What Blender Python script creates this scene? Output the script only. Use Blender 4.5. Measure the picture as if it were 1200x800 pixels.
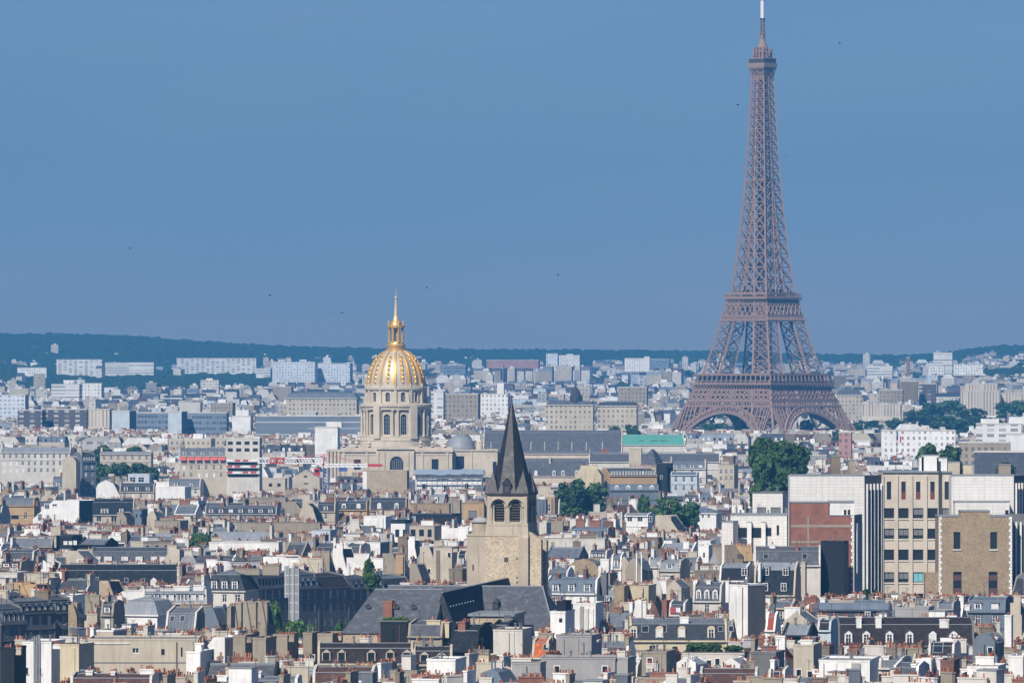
import bpy, math, random
import numpy as np
from mathutils import Vector, Matrix, noise
rad = math.radians
for _o in list(bpy.data.objects): bpy.data.objects.remove(_o)
SC = bpy.context.scene
COL = SC.collection
# ------------------------------------------------------------------ camera (a telephoto from a church tower, 70 m above the street)
F, HY, CZ = 7010.0, 427.0, 70.0          # focal length in photo pixels, horizon row, camera height
cam = bpy.data.cameras.new("camera"); camo = bpy.data.objects.new("camera", cam); COL.objects.link(camo)
camo.location = (0, 0, CZ); camo.rotation_euler = (rad(90), 0, 0)
cam.sensor_width = 36.0; cam.lens = 36.0*F/1200.0; cam.shift_y = (HY-400.0)/1200.0
cam.clip_start = 1.0; cam.clip_end = 40000.0
SC.camera = camo
LOW_AIR, MID_AIR = (2.6, 1.6, 1.25), (1.14, .99, .99)
# ------------------------------------------------------------------ sky, sun, exposure
SUN_AZ, SUN_EL = 25.0, 41.0              # degrees to the left of straight behind the camera; elevation
w = bpy.data.worlds.new("World"); SC.world = w; w.use_nodes = True
nt = w.node_tree; nt.nodes.clear()
sky = nt.nodes.new("ShaderNodeTexSky"); sky.sky_type = 'NISHITA'; sky.sun_disc = False
sky.sun_elevation = rad(SUN_EL); sky.sun_rotation = rad(180+SUN_AZ)
sky.altitude = 0; sky.air_density = 1.0; sky.dust_density = 0.6; sky.ozone_density = 4.0
bg = nt.nodes.new("ShaderNodeBackground"); bg.inputs[1].default_value = 0.05
wo = nt.nodes.new("ShaderNodeOutputWorld")
SKY_TINT = nt.nodes.new("ShaderNodeMix"); SKY_TINT.data_type = 'RGBA'; SKY_TINT.blend_type = 'MULTIPLY'
SKY_TINT.inputs[0].default_value = 1.0; SKY_TINT.inputs[7].default_value = (0.52, 0.78, 1.18, 1)
_tc = nt.nodes.new("ShaderNodeTexCoord"); _mp = nt.nodes.new("ShaderNodeMapping"); _mp.inputs["Scale"].default_value = (9, 9, 34); _ns = nt.nodes.new("ShaderNodeTexNoise"); _ns.inputs["Scale"].default_value = 1.6; _ns.inputs["Detail"].default_value = 5
nt.links.new(_tc.outputs["Generated"], _mp.inputs[0]); nt.links.new(_mp.outputs[0], _ns.inputs["Vector"])
_mr = nt.nodes.new("ShaderNodeMapRange"); nt.links.new(_ns.outputs[0], _mr.inputs[0]); _mr.inputs[1].default_value = .3; _mr.inputs[2].default_value = .7; _mr.inputs[3].default_value = 0; _mr.inputs[4].default_value = 1
_cl = nt.nodes.new("ShaderNodeMix"); _cl.data_type = 'RGBA'; nt.links.new(_mr.outputs[0], _cl.inputs[0]); _cl.inputs[6].default_value = (.95, .97, .985, 1); _cl.inputs[7].default_value = (1.10, 1.05, 1.02, 1)      # thin high veil
_vm = nt.nodes.new("ShaderNodeMix"); _vm.data_type = 'RGBA'; _vm.blend_type = 'MULTIPLY'; _vm.inputs[0].default_value = 1.0; nt.links.new(sky.outputs[0], _vm.inputs[6]); nt.links.new(_cl.outputs[2], _vm.inputs[7])
_sz = nt.nodes.new("ShaderNodeSeparateXYZ"); nt.links.new(_tc.outputs["Generated"], _sz.inputs[0])
_lo = nt.nodes.new("ShaderNodeMapRange"); nt.links.new(_sz.outputs[2], _lo.inputs[0]); _lo.inputs[1].default_value = 0.0; _lo.inputs[2].default_value = 0.034
_hi = nt.nodes.new("ShaderNodeMapRange"); nt.links.new(_sz.outputs[2], _hi.inputs[0]); _hi.inputs[1].default_value = 0.06; _hi.inputs[2].default_value = 0.22
_b1 = nt.nodes.new("ShaderNodeMix"); _b1.data_type = 'RGBA'; nt.links.new(_lo.outputs[0], _b1.inputs[0]); _b1.inputs[6].default_value = (*LOW_AIR, 1); _b1.inputs[7].default_value = (*MID_AIR, 1)      # hazy band low over the horizon
_b2 = nt.nodes.new("ShaderNodeMix"); _b2.data_type = 'RGBA'; nt.links.new(_hi.outputs[0], _b2.inputs[0]); nt.links.new(_b1.outputs[2], _b2.inputs[6]); _b2.inputs[7].default_value = (1, 1, 1, 1)
_vb = nt.nodes.new("ShaderNodeMix"); _vb.data_type = 'RGBA'; _vb.blend_type = 'MULTIPLY'; _vb.inputs[0].default_value = 1.0; nt.links.new(_vm.outputs[2], _vb.inputs[6]); nt.links.new(_b2.outputs[2], _vb.inputs[7])
nt.links.new(_vb.outputs[2], SKY_TINT.inputs[6])
nt.links.new(SKY_TINT.outputs[2], bg.inputs[0]); nt.links.new(bg.outputs[0], wo.inputs[0])
S = Vector((-math.sin(rad(SUN_AZ))*math.cos(rad(SUN_EL)), -math.cos(rad(SUN_AZ))*math.cos(rad(SUN_EL)), math.sin(rad(SUN_EL))))
sl = bpy.data.lights.new("sun", 'SUN'); sl.energy = 5.0; sl.angle = rad(0.53); sl.color = (1.0, 0.93, 0.83)
so = bpy.data.objects.new("sun", sl); COL.objects.link(so); so.rotation_euler = S.to_track_quat('Z', 'Y').to_euler(); so.location = (-400, -400, 600)
HAZE_COL, HAZE_DEN = (.11, .46, .95), 9.5e-5
SC.view_settings.view_transform = 'Standard'; SC.view_settings.look = 'None'
SC.view_settings.exposure = 0.27; SC.view_settings.gamma = 1.0
SC.cycles.use_denoising = True; SC.cycles.denoising_input_passes = 'RGB_ALBEDO_NORMAL'
SC.cycles.max_bounces = 5; SC.cycles.diffuse_bounces = 2; SC.cycles.glossy_bounces = 2; SC.cycles.volume_bounces = 0
SC.cycles.sample_clamp_indirect = 3.0
# ------------------------------------------------------------------ materials
M = {}
def _mat(key, rough=0.85, metal=0.0, spec=None):
    m = bpy.data.materials.new(key); m.use_nodes = True; n = m.node_tree.nodes; b = n["Principled BSDF"]
    b.inputs["Roughness"].default_value = rough; b.inputs["Metallic"].default_value = metal
    if spec is not None: b.inputs["Specular IOR Level"].default_value = spec
    M[key] = m
    return m, m.node_tree, b
def _n(t, kind, **kw):
    x = t.nodes.new(kind)
    for k, v in kw.items(): setattr(x, k, v)
    return x
def _mix(t, fac, a, b, blend='MIX'):
    x = _n(t, "ShaderNodeMix", data_type='RGBA', blend_type=blend)
    for i, v in ((0, fac), (6, a), (7, b)):
        if isinstance(v, (int, float)): x.inputs[i].default_value = v
        elif isinstance(v, tuple): x.inputs[i].default_value = (*v[:3], 1)
        else: t.links.new(v, x.inputs[i])
    return x.outputs[2]
def _math(t, op, a, b=None, c=None):
    x = _n(t, "ShaderNodeMath", operation=op)
    for i, v in enumerate((a, b, c)):
        if v is None: continue
        if isinstance(v, (int, float)): x.inputs[i].default_value = v
        else: t.links.new(v, x.inputs[i])
    return x.outputs[0]
def _noise(t, vec, scale, detail=4, rough=0.6):
    x = _n(t, "ShaderNodeTexNoise"); x.inputs["Scale"].default_value = scale; x.inputs["Detail"].default_value = detail
    x.inputs["Roughness"].default_value = rough; t.links.new(vec, x.inputs["Vector"]); return x.outputs[0]
def _ramp(t, v, lo, hi):
    x = _n(t, "ShaderNodeMapRange"); t.links.new(v, x.inputs[0]); x.inputs[1].default_value = lo; x.inputs[2].default_value = hi
    return x.outputs[0]
def _pos(t): return _n(t, "ShaderNodeNewGeometry").outputs["Position"]
def _uv(t):
    u = _n(t, "ShaderNodeUVMap"); s = _n(t, "ShaderNodeSeparateXYZ"); t.links.new(u.outputs[0], s.inputs[0]); return u.outputs[0], s.outputs[0], s.outputs[1]
def sc(c, f): return tuple(min(1, x*f) for x in c)
def wall_mat(key, c, dirt=0.3, rough=0.9):
    m, t, b = _mat(key, rough, 0, 0.2)
    p = _pos(t)
    big = _ramp(t, _noise(t, p, 0.16, 5), 0.35, 0.68)
    mp = _n(t, "ShaderNodeMapping"); mp.inputs["Scale"].default_value = (1.5, 1.5, 0.12); t.links.new(p, mp.inputs[0])
    streak = _ramp(t, _noise(t, mp.outputs[0], 1.0, 5, 0.7), 0.5, 0.75)
    col = _mix(t, big, sc(c, 1.06), sc(c, 0.86))
    dc = (c[0]*0.55, c[1]*0.53, c[2]*0.5)
    col = _mix(t, _math(t, 'MULTIPLY', streak, dirt), col, dc)
    vo = _n(t, "ShaderNodeTexVoronoi"); vo.inputs["Scale"].default_value = .3; wp = _n(t, "ShaderNodeVectorMath", operation='ADD'); ns = _n(t, "ShaderNodeTexNoise"); ns.inputs["Scale"].default_value = .5; t.links.new(p, ns.inputs["Vector"])
    t.links.new(p, wp.inputs[0]); t.links.new(ns.outputs[1], wp.inputs[1]); t.links.new(wp.outputs[0], vo.inputs["Vector"]); sp = _n(t, "ShaderNodeSeparateColor"); t.links.new(vo.outputs["Color"], sp.inputs[0])
    col = _mix(t, _math(t, 'MULTIPLY', _ramp(t, sp.outputs[0], .55, .75), .45), col, _mix(t, sp.outputs[1], (c[0]*.72, c[1]*.70, c[2]*.67), sc(c, 1.05)))      # patched render
    fine = _ramp(t, _noise(t, p, 3.5, 3), 0.3, 0.7)
    col = _mix(t, fine, col, _mix(t, 1.0, col, (0.88, 0.88, 0.88), 'MULTIPLY'))
    t.links.new(col, b.inputs["Base Color"]); return m
WALLS = dict(white=(.80,.79,.76), offwhite=(.62,.59,.53), cream=(.52,.46,.365), yellow=(.60,.52,.36), beige=(.335,.29,.225), tan=(.22,.18,.135),
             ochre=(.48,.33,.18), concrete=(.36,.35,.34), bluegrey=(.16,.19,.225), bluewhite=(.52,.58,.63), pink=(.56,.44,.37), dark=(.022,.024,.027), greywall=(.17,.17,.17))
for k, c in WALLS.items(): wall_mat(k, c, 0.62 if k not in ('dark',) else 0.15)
wall_mat('facstone', (.57,.51,.43), .4); wall_mat('invstone', (.60,.52,.41), 0.5); wall_mat('belstone', (.47,.405,.315), 0.75); wall_mat('darktrim', (.06,.055,.05), .2)
def rubble_mat(key, c1, c2, mortar, scale):
    m, t, b = _mat(key, 0.95, 0, 0.1)
    uv, u, v = _uv(t)
    vo = _n(t, "ShaderNodeTexVoronoi"); vo.inputs["Scale"].default_value = scale; t.links.new(uv, vo.inputs["Vector"])
    vd = _n(t, "ShaderNodeTexVoronoi", feature='DISTANCE_TO_EDGE'); vd.inputs["Scale"].default_value = scale; t.links.new(uv, vd.inputs["Vector"])
    sp = _n(t, "ShaderNodeSeparateColor"); t.links.new(vo.outputs["Color"], sp.inputs[0])
    col = _mix(t, sp.outputs[0], c1, c2)
    col = _mix(t, _ramp(t, _noise(t, uv, .25, 4), .35, .7), col, _mix(t, 1.0, col, (.72, .68, .62), 'MULTIPLY'))
    col = _mix(t, _ramp(t, vd.outputs[0], 0.10, 0.02), col, mortar)
    t.links.new(col, b.inputs["Base Color"]); return m
rubble_mat('rubble', (.50,.41,.28), (.31,.235,.16), (.46,.39,.30), 2.6)
rubble_mat('towerrubble', (.62,.53,.40), (.36,.285,.20), (.55,.47,.36), 3.0)
rubble_mat('millstone', (.40,.31,.20), (.25,.185,.115), (.36,.29,.205), 3.2)
def brick_mat(key, c1, c2, mortar):
    m, t, b = _mat(key, 0.9, 0, 0.2)
    uv, u, v = _uv(t)
    br = _n(t, "ShaderNodeTexBrick"); br.inputs["Scale"].default_value = 1.0; br.inputs["Brick Width"].default_value = .45; br.inputs["Row Height"].default_value = .16
    br.inputs["Mortar Size"].default_value = .02
    for i, c in ((1, c1), (2, c2), (3, mortar)): br.inputs[i].default_value = (*c, 1)
    t.links.new(uv, br.inputs[0])
    col = _mix(t, _ramp(t, _noise(t, uv, .4, 4), .35, .7), br.outputs[0], _mix(t, 1.0, br.outputs[0], (.7,.68,.66), 'MULTIPLY'))
    t.links.new(col, b.inputs["Base Color"]); return m
m, t, b = _mat('factile', .8, 0, .2)
uv, u, v = _uv(t); br = _n(t, "ShaderNodeTexBrick"); br.offset = 0; br.inputs["Scale"].default_value = 1.0; br.inputs["Brick Width"].default_value = 1.5; br.inputs["Row Height"].default_value = .75; br.inputs["Mortar Size"].default_value = .045
for i, cc in ((1, (.70,.68,.645)), (2, (.64,.62,.585)), (3, (.50,.49,.47))): br.inputs[i].default_value = (*cc, 1)
t.links.new(uv, br.inputs[0]); _mp = _n(t, "ShaderNodeMapping"); _mp.inputs["Scale"].default_value = (1.2, 1.2, .1); t.links.new(_pos(t), _mp.inputs[0])
t.links.new(_mix(t, _math(t, 'MULTIPLY', _ramp(t, _noise(t, _mp.outputs[0], 1.0, 5, .7), .5, .78), .6), br.outputs[0], (.42,.40,.37)), b.inputs["Base Color"])
brick_mat('brick', (.31,.105,.062), (.22,.075,.048), (.32,.22,.17)); brick_mat('brickdark', (.20,.085,.055), (.13,.06,.042), (.2,.15,.12))
def zinc_mat(key, c, seam=0.65, rough=0.5):
    m, t, b = _mat(key, .7, 0.0, 0.16)
    uv, u, v = _uv(t)
    fr = _math(t, 'FRACT', _math(t, 'DIVIDE', u, seam))
    line = _math(t, 'LESS_THAN', fr, 0.13)
    cell = _n(t, "ShaderNodeTexWhiteNoise", noise_dimensions='1D'); t.links.new(_math(t, 'FLOOR', _math(t, 'DIVIDE', u, seam)), cell.inputs["W"])
    col = _mix(t, cell.outputs[0], sc(c, .9), sc(c, 1.1))
    col = _mix(t, _ramp(t, _noise(t, _pos(t), .5, 4), .35, .7), col, _mix(t, 1.0, col, (.74,.75,.76), 'MULTIPLY'))
    col = _mix(t, _math(t, 'MULTIPLY', line, .75), col, sc(c, .5))
    t.links.new(col, b.inputs["Base Color"]); return m
ROOFS = dict(zinc=(.15,.165,.19), zinclight=(.27,.29,.32), zincdark=(.075,.082,.098), zincblue=(.14,.175,.225))
for k, c in ROOFS.items(): zinc_mat(k, c)
def slate_mat(key, c, rough=0.75, rowh=0.3, bw=.35):
    m, t, b = _mat(key, .9, 0, 0.06)
    uv, u, v = _uv(t)
    br = _n(t, "ShaderNodeTexBrick"); br.inputs["Brick Width"].default_value = bw; br.inputs["Row Height"].default_value = rowh; br.inputs["Mortar Size"].default_value = .02; br.inputs["Scale"].default_value = 1.0
    for i, cc in ((1, sc(c, 1.35)), (2, sc(c, .75)), (3, sc(c, .5))): br.inputs[i].default_value = (*cc, 1)
    t.links.new(uv, br.inputs[0])
    col = _mix(t, _ramp(t, _noise(t, _pos(t), .35, 5), .3, .72), sc(c, 1.0), br.outputs[0])
    col = _mix(t, _ramp(t, _noise(t, _pos(t), .9, 4), .5, .75), col, sc(c, 1.75))
    t.links.new(col, b.inputs["Base Color"]); return m
SLATES = dict(slate=(.045,.05,.06), slategrey=(.085,.09,.104), slateblack=(.022,.025,.03), slatebrown=(.034,.028,.028), tilebrown=(.085,.05,.042), tileorange=(.38,.105,.04), tilered=(.27,.065,.04), spireslate=(.115,.112,.108))
for k, c in SLATES.items(): slate_mat(k, c, rowh=.4 if k.startswith('tile') else .3)
def plain(key, c, rough=.6, metal=0, var=.12, scale=1.0, spec=.4):
    m, t, b = _mat(key, rough, metal, spec)
    col = _mix(t, _noise(t, _pos(t), scale, 3), sc(c, 1-var), sc(c, 1+var)); t.links.new(col, b.inputs["Base Color"]); return m
plain('frame', (.74,.74,.72), .5); plain('glass', (.018,.022,.028), .12, 0, .2, .4, .6); plain('glassblue', (.05,.10,.15), .1); plain('blind', (.62,.61,.58), .8); plain('blindgrey', (.16,.165,.17), .7)
plain('curtain_cyan', (.16,.42,.50), .7); plain('redpanel', (.40,.05,.06), .6); plain('reddark', (.16,.035,.03), .6); plain('brownpanel', (.10,.05,.045), .6)
plain('pot', (.25,.08,.043), .85, 0, .55, 1.7); plain('potpale', (.42,.20,.115), .85, 0, .4, 1.3); plain('potdark', (.12,.06,.05), .85, 0, .4, 2); plain('metal', (.35,.36,.37), .4, .7); plain('metaldark', (.05,.055,.06), .5, .3)
plain('lead', (.24,.26,.28), .55, .1); plain('gold', (.70,.44,.125), .42, .55, .12, .8); plain('domelead', (.50,.47,.40), .5, .15); plain('goldpale', (.66,.53,.32), .45, .3)
plain('eiffel', (.275,.185,.15), .75, 0, .1, .15, .25); plain('eiffeldark', (.05,.04,.042), .8); plain('greensheet', (.09,.31,.25), .7); plain('tarp', (.30,.36,.43), .5)
plain('cranewhite', (.78,.78,.78), .5); plain('cranered', (.45,.04,.035), .5); plain('craneblue', (.06,.11,.30), .5); plain('crate', (.05,.05,.055), .6)
plain('flagblue', (.03,.05,.25), .8); plain('flagred', (.5,.03,.04), .8); plain('scaffold', (.40,.41,.42), .5, .3); plain('bark', (.07,.05,.035), .9); plain('bird', (.02,.02,.022), .8)
plain('copper', (.23,.12,.075), .7); plain('asphalt', (.055,.055,.058), .9, 0, .3, .2, .2); plain('awning', (.55,.10,.10), .8)
m, t, b = _mat('netting', .9, 0, .1)
uv, u, v = _uv(t)
g = _math(t, 'MAXIMUM', _math(t, 'LESS_THAN', _math(t, 'FRACT', _math(t, 'DIVIDE', v, 2.0)), .12), _math(t, 'LESS_THAN', _math(t, 'FRACT', _math(t, 'DIVIDE', u, 1.5)), .1))
t.links.new(_mix(t, g, _mix(t, _noise(t, uv, .6), (.20,.21,.22), (.32,.33,.34)), (.45,.46,.47)), b.inputs["Base Color"])
def leaf_mat(key, c1, c2):
    m, t, b = _mat(key, .6, 0, .25)
    col = _mix(t, _ramp(t, _noise(t, _pos(t), .45, 3), .3, .7), c1, c2); t.links.new(col, b.inputs["Base Color"])
    return m
leaf_mat('leaf', (.026,.07,.018), (.075,.14,.036)); leaf_mat('leafdark', (.014,.042,.014), (.035,.08,.024)); leaf_mat('leaflight', (.06,.13,.025), (.10,.17,.05))
leaf_mat('forest', (.014,.036,.013), (.035,.065,.022))
# far walls: small windows of houses kilometres away
def farwall(key, c, pu=2.9, pv=3.1, wu=.42, wv=.55, dark=(.05,.055,.065)):
    m, t, b = _mat(key, .85, 0, .2)
    uv, u, v = _uv(t)
    fu = _math(t, 'FRACT', _math(t, 'DIVIDE', u, pu)); fv = _math(t, 'FRACT', _math(t, 'DIVIDE', v, pv))
    wi = _math(t, 'MULTIPLY', _math(t, 'LESS_THAN', fu, wu), _math(t, 'LESS_THAN', fv, wv))
    cb = _n(t, "ShaderNodeCombineXYZ"); t.links.new(_math(t, 'FLOOR', _math(t, 'DIVIDE', u, pu)), cb.inputs[0]); t.links.new(_math(t, 'FLOOR', _math(t, 'DIVIDE', v, pv)), cb.inputs[1]); wn = _n(t, "ShaderNodeTexWhiteNoise", noise_dimensions='2D'); t.links.new(cb.outputs[0], wn.inputs["Vector"])
    wi = _math(t, 'MULTIPLY', wi, _ramp(t, wn.outputs[0], .0, .55))
    col = _mix(t, _ramp(t, _noise(t, _pos(t), .05, 4), .3, .7), sc(c, 1.05), sc(c, .8))
    col = _mix(t, _math(t, 'MULTIPLY', wi, .68), col, dark)
    t.links.new(col, b.inputs["Base Color"]); return m
for k in ('white','offwhite','cream','beige','pink','concrete','bluegrey','bluewhite'): farwall('far_'+k, WALLS[k])
farwall('far_balcony', (.70,.69,.67), 6.5, 3.0, .62, .6, (.06,.07,.085)); farwall('far_office', (.20,.25,.31), 2.2, 3.6, .8, .45, (.02,.03,.045)); farwall('far_tower', (.62,.66,.70), 3.2, 2.9, .55, .5, (.12,.15,.2))
farwall('far_dark', (.10,.095,.10), 7.0, 3.0, .42, .5, (.62,.58,.55)); farwall('far_band', (.74,.73,.70), 400, 3.1, 1.1, .45, (.06,.065,.08)); farwall('far_red', (.40,.23,.21), 2.9, 3.1); farwall('far_hall', (.17,.20,.24), 400, 3.6, 1.1, .18, (.6,.62,.64)); farwall('far_stripes', (.62,.55,.44), 2.4, 30, .38, .86, (.10,.10,.12))
# ------------------------------------------------------------------ mesh collecting
class MB:
    def __init__(s): s.v = []; s.f = []; s.m = []; s.uv = []; s.mats = []; s.smooth = []
    def mi(s, k):
        if k not in s.mats: s.mats.append(k)
        return s.mats.index(k)
    def face(s, pts, mat, smooth=False):
        p = [Vector(q) for q in pts]; i0 = len(s.v)
        s.v.extend(p); s.f.append(tuple(range(i0, i0+len(p)))); s.m.append(s.mi(mat)); s.smooth.append(smooth)
        n = (p[1]-p[0]).cross(p[2]-p[0])
        if n.length < 1e-9 and len(p) > 3: n = (p[2]-p[0]).cross(p[3]-p[0])
        if abs(n.z) > .98*max(n.length, 1e-9): s.uv.extend([(q.x, q.y) for q in p])
        else:
            tx, ty = -n.y, n.x; l = math.hypot(tx, ty) or 1; tx /= l; ty /= l
            n.normalize(); k = 1/max(.15, math.sqrt(max(0, 1-n.z*n.z)))
            s.uv.extend([(q.x*tx+q.y*ty, q.z*k) for q in p])
    def box(s, x0, x1, y0, y1, z0, z1, mat, skip=''):
        a = [(x0,y0),(x1,y0),(x1,y1),(x0,y1)]
        for i, nm in enumerate('frbl'):
            if nm in skip: continue
            (ax, ay), (bx, by) = a[i], a[(i+1) % 4]
            s.face([(ax,ay,z0),(bx,by,z0),(bx,by,z1),(ax,ay,z1)], mat)
        if 't' not in skip: s.face([(x0,y0,z1),(x1,y0,z1),(x1,y1,z1),(x0,y1,z1)], mat)
        if 'd' not in skip: s.face([(x0,y1,z0),(x1,y1,z0),(x1,y0,z0),(x0,y0,z0)], mat)
    def beam(s, a, b, t, mat, caps=False):
        a = Vector(a); b = Vector(b); d = b-a
        if d.length < 1e-6: return
        d.normalize(); u = d.cross(Vector((0,0,1)))
        if u.length < .05: u = Vector((1,0,0))
        u.normalize(); q = d.cross(u); h = t/2
        c = [u*h+q*h, u*-h+q*h, u*-h+q*-h, u*h+q*-h]
        for i in range(4):
            j = (i+1) % 4; s.face([a+c[i], a+c[j], b+c[j], b+c[i]], mat)
        if caps: s.face([b+x for x in c], mat); s.face([a+x for x in reversed(c)], mat)
    def lathe(s, prof, n, mat, cx=0, cy=0, a0=0, a1=2*math.pi, smooth=True, matf=None):
        for k in range(n):
            t0 = a0+(a1-a0)*k/n; t1 = a0+(a1-a0)*(k+1)/n
            for i in range(len(prof)-1):
                (r0, z0), (r1, z1) = prof[i], prof[i+1]
                P = lambda r, z, t: (cx+r*math.cos(t), cy+r*math.sin(t), z)
                pts = [P(r0,z0,t0), P(r0,z0,t1), P(r1,z1,t1), P(r1,z1,t0)]
                if r0 < 1e-6: pts = pts[1:]
                elif r1 < 1e-6: pts = pts[:3]
                s.face(pts, matf(k, i) if matf else mat, smooth)
    def wallgrid(s, x0, x1, z0, z1, holes, mat, y=0.0, depth=.22, reveal=None):
        """a wall in the xz plane with rectangular openings and their reveals"""
        holes = [(max(a, x0+.02), min(b, x1-.02), max(c, z0+.02), min(d, z1-.02)) for a, b, c, d in holes]
        holes = [h for h in holes if h[1]-h[0] > .05 and h[3]-h[2] > .05]
        xs = sorted({x0, x1, *[h[0] for h in holes], *[h[1] for h in holes]}); zs = sorted({z0, z1, *[h[2] for h in holes], *[h[3] for h in holes]})
        for j in range(len(zs)-1):
            zc = (zs[j]+zs[j+1])/2; run = None
            hs = [h for h in holes if h[2] < zc < h[3]]
            for i in range(len(xs)-1):
                xc = (xs[i]+xs[i+1])/2
                if any(h[0] < xc < h[1] for h in hs):
                    if run is not None: s.face([(run,y,zs[j]),(xs[i],y,zs[j]),(xs[i],y,zs[j+1]),(run,y,zs[j+1])], mat); run = None
                elif run is None: run = xs[i]
            if run is not None: s.face([(run,y,zs[j]),(xs[-1],y,zs[j]),(xs[-1],y,zs[j+1]),(run,y,zs[j+1])], mat)
        r = reveal or mat; e = y+depth
        for a, b, c, d in holes:
            s.face([(a,y,c),(a,e,c),(a,e,d),(a,y,d)], r); s.face([(b,e,c),(b,y,c),(b,y,d),(b,e,d)], r)
            s.face([(a,y,c),(b,y,c),(b,e,c),(a,e,c)], r); s.face([(a,e,d),(b,e,d),(b,y,d),(a,y,d)], r)
        return holes
    def poly_slab(s, prof, y0, y1, mat):
        """polygon given in (x, z), thick from y0 to y1"""
        n = len(prof)
        s.face([(x,y0,z) for x, z in prof], mat); s.face([(x,y1,z) for x, z in reversed(prof)], mat)
        for i in range(n):
            (xa, za), (xb, zb) = prof[i], prof[(i+1) % n]
            s.face([(xa,y0,za),(xa,y1,za),(xb,y1,zb),(xb,y0,zb)], mat)
    def add(s, o, mat):
        i0 = len(s.v); s.v.extend([mat @ q for q in o.v]); mp = [s.mi(k) for k in o.mats]
        s.f.extend([tuple(i+i0 for i in f) for f in o.f]); s.m.extend([mp[i] for i in o.m]); s.uv.extend(o.uv); s.smooth.extend(o.smooth)
    def mesh(s, name):
        me = bpy.data.meshes.new(name); me.from_pydata([tuple(q) for q in s.v], [], s.f)
        for k in s.mats: me.materials.append(M[k])
        me.polygons.foreach_set('material_index', s.m); me.polygons.foreach_set('use_smooth', s.smooth)
        ul = me.uv_layers.new(name='UVMap'); ul.data.foreach_set('uv', [c for q in s.uv for c in q]); me.update()
        return me
# a tree of parts: P(name, mb, loc, rotz, kids); P with the same mb share one mesh
class P:
    def __init__(s, name, mb=None, loc=(0,0,0), rz=0.0, kids=None, label=None): s.name = name; s.mb = mb; s.loc = loc; s.rz = rz; s.kids = kids or []; s.label = label
    def mat(s): return Matrix.Translation(s.loc) @ Matrix.Rotation(s.rz, 4, 'Z')
_mesh = {}
def realize(p, parent=None):
    me = None
    if p.mb is not None:
        me = _mesh.get(id(p.mb))
        if me is None: me = p.mb.mesh(p.name); _mesh[id(p.mb)] = me; _keep.append(p.mb)
    o = bpy.data.objects.new(p.name, me); COL.objects.link(o); o.location = p.loc; o.rotation_euler = (0, 0, p.rz)
    if parent: o.parent = parent
    if p.label: o['label'] = p.label
    for k in p.kids: realize(k, o)
    return o
_keep = []
def merge(p, out, mat=None):
    m = (mat if mat is not None else Matrix.Identity(4)) @ p.mat()
    if p.mb is not None: out.add(p.mb, m)
    for k in p.kids: merge(k, out, m)
LABELS = {}
def tag(o, label, cat, group=None, kind=None):
    o['label'] = label; o['category'] = cat
    if group: o['group'] = group
    if kind: o['kind'] = kind
    LABELS[label] = LABELS.get(label, 0)+1
    return o
def single(name, mb, label, cat, group=None, kind=None, loc=(0,0,0), rz=0):
    return tag(realize(P(name, mb, loc, rz)), label, cat, group, kind)
def X(px, d): return (px-600.0)*d/F
def Z(py, d): return CZ-(py-HY)*d/F
def PX(x, d): return 600.0+x*F/d
def PY(z, d): return HY+(CZ-z)*F/d
# ------------------------------------------------------------------ house parts
_wc = {}
def window_mb(w, h, st='white'):
    key = (round(w, 1), round(h, 1), st)
    if key in _wc: return _wc[key]
    w, h = key[0], key[1]; b = MB()
    fr = 'metaldark' if st in ('dark', 'darkblind', 'cyan') else 'frame'; t = min(.11, w*.12)
    b.face([(-w/2,0,0),(w/2,0,0),(w/2,0,h),(-w/2,0,h)], 'glass')
    if st == 'blind': b.face([(-w/2+t,-.025,h*.06),(w/2-t,-.025,h*.06),(w/2-t,-.025,h),(-w/2+t,-.025,h)], 'blind')
    if st == 'darkblind': b.face([(-w/2+t,-.025,h*.35),(w/2-t,-.025,h*.35),(w/2-t,-.025,h),(-w/2+t,-.025,h)], 'blindgrey')
    if st == 'cyan': b.face([(-w/2+t,-.025,h*.08),(w/2-t,-.025,h*.08),(w/2-t,-.025,h),(-w/2+t,-.025,h)], 'curtain_cyan')
    for x0, x1 in ((-w/2,-w/2+t),(w/2-t,w/2)) + (((-t*.45,t*.45),) if w < 2.6 and st != 'dark' else ()):
        b.box(x0, x1, -.06, -.003, 0, h, fr, 'd')
    b.box(-w/2+t, w/2-t, -.055, -.002, h-t, h, fr); b.box(-w/2+t, w/2-t, -.055, -.002, 0, t, fr)
    if st == 'white' and h > 1.4: b.box(-w/2+t, w/2-t, -.05, -.002, h*.62, h*.62+.07, fr)
    _wc[key] = b; return b
def win_node(x, z, w, h, st, y=.16): return P('window', window_mb(w, h, st), (x, y, z))
_pots = []
for _k in range(4):
    _b = MB(); _h = (.4, .52, .65, .85)[_k]; _r = (.16, .15, .145, .13)[_k]
    _b.lathe([(_r*1.05, 0), (_r*.86, _h*.8), (_r*1.12, _h*.82), (_r*1.05, _h), (_r*.7, _h), (_r*.6, _h*.9), (0, _h*.88)], 8, ('pot','pot','potpale','potdark')[_k])
    _pots.append(_b)
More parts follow.
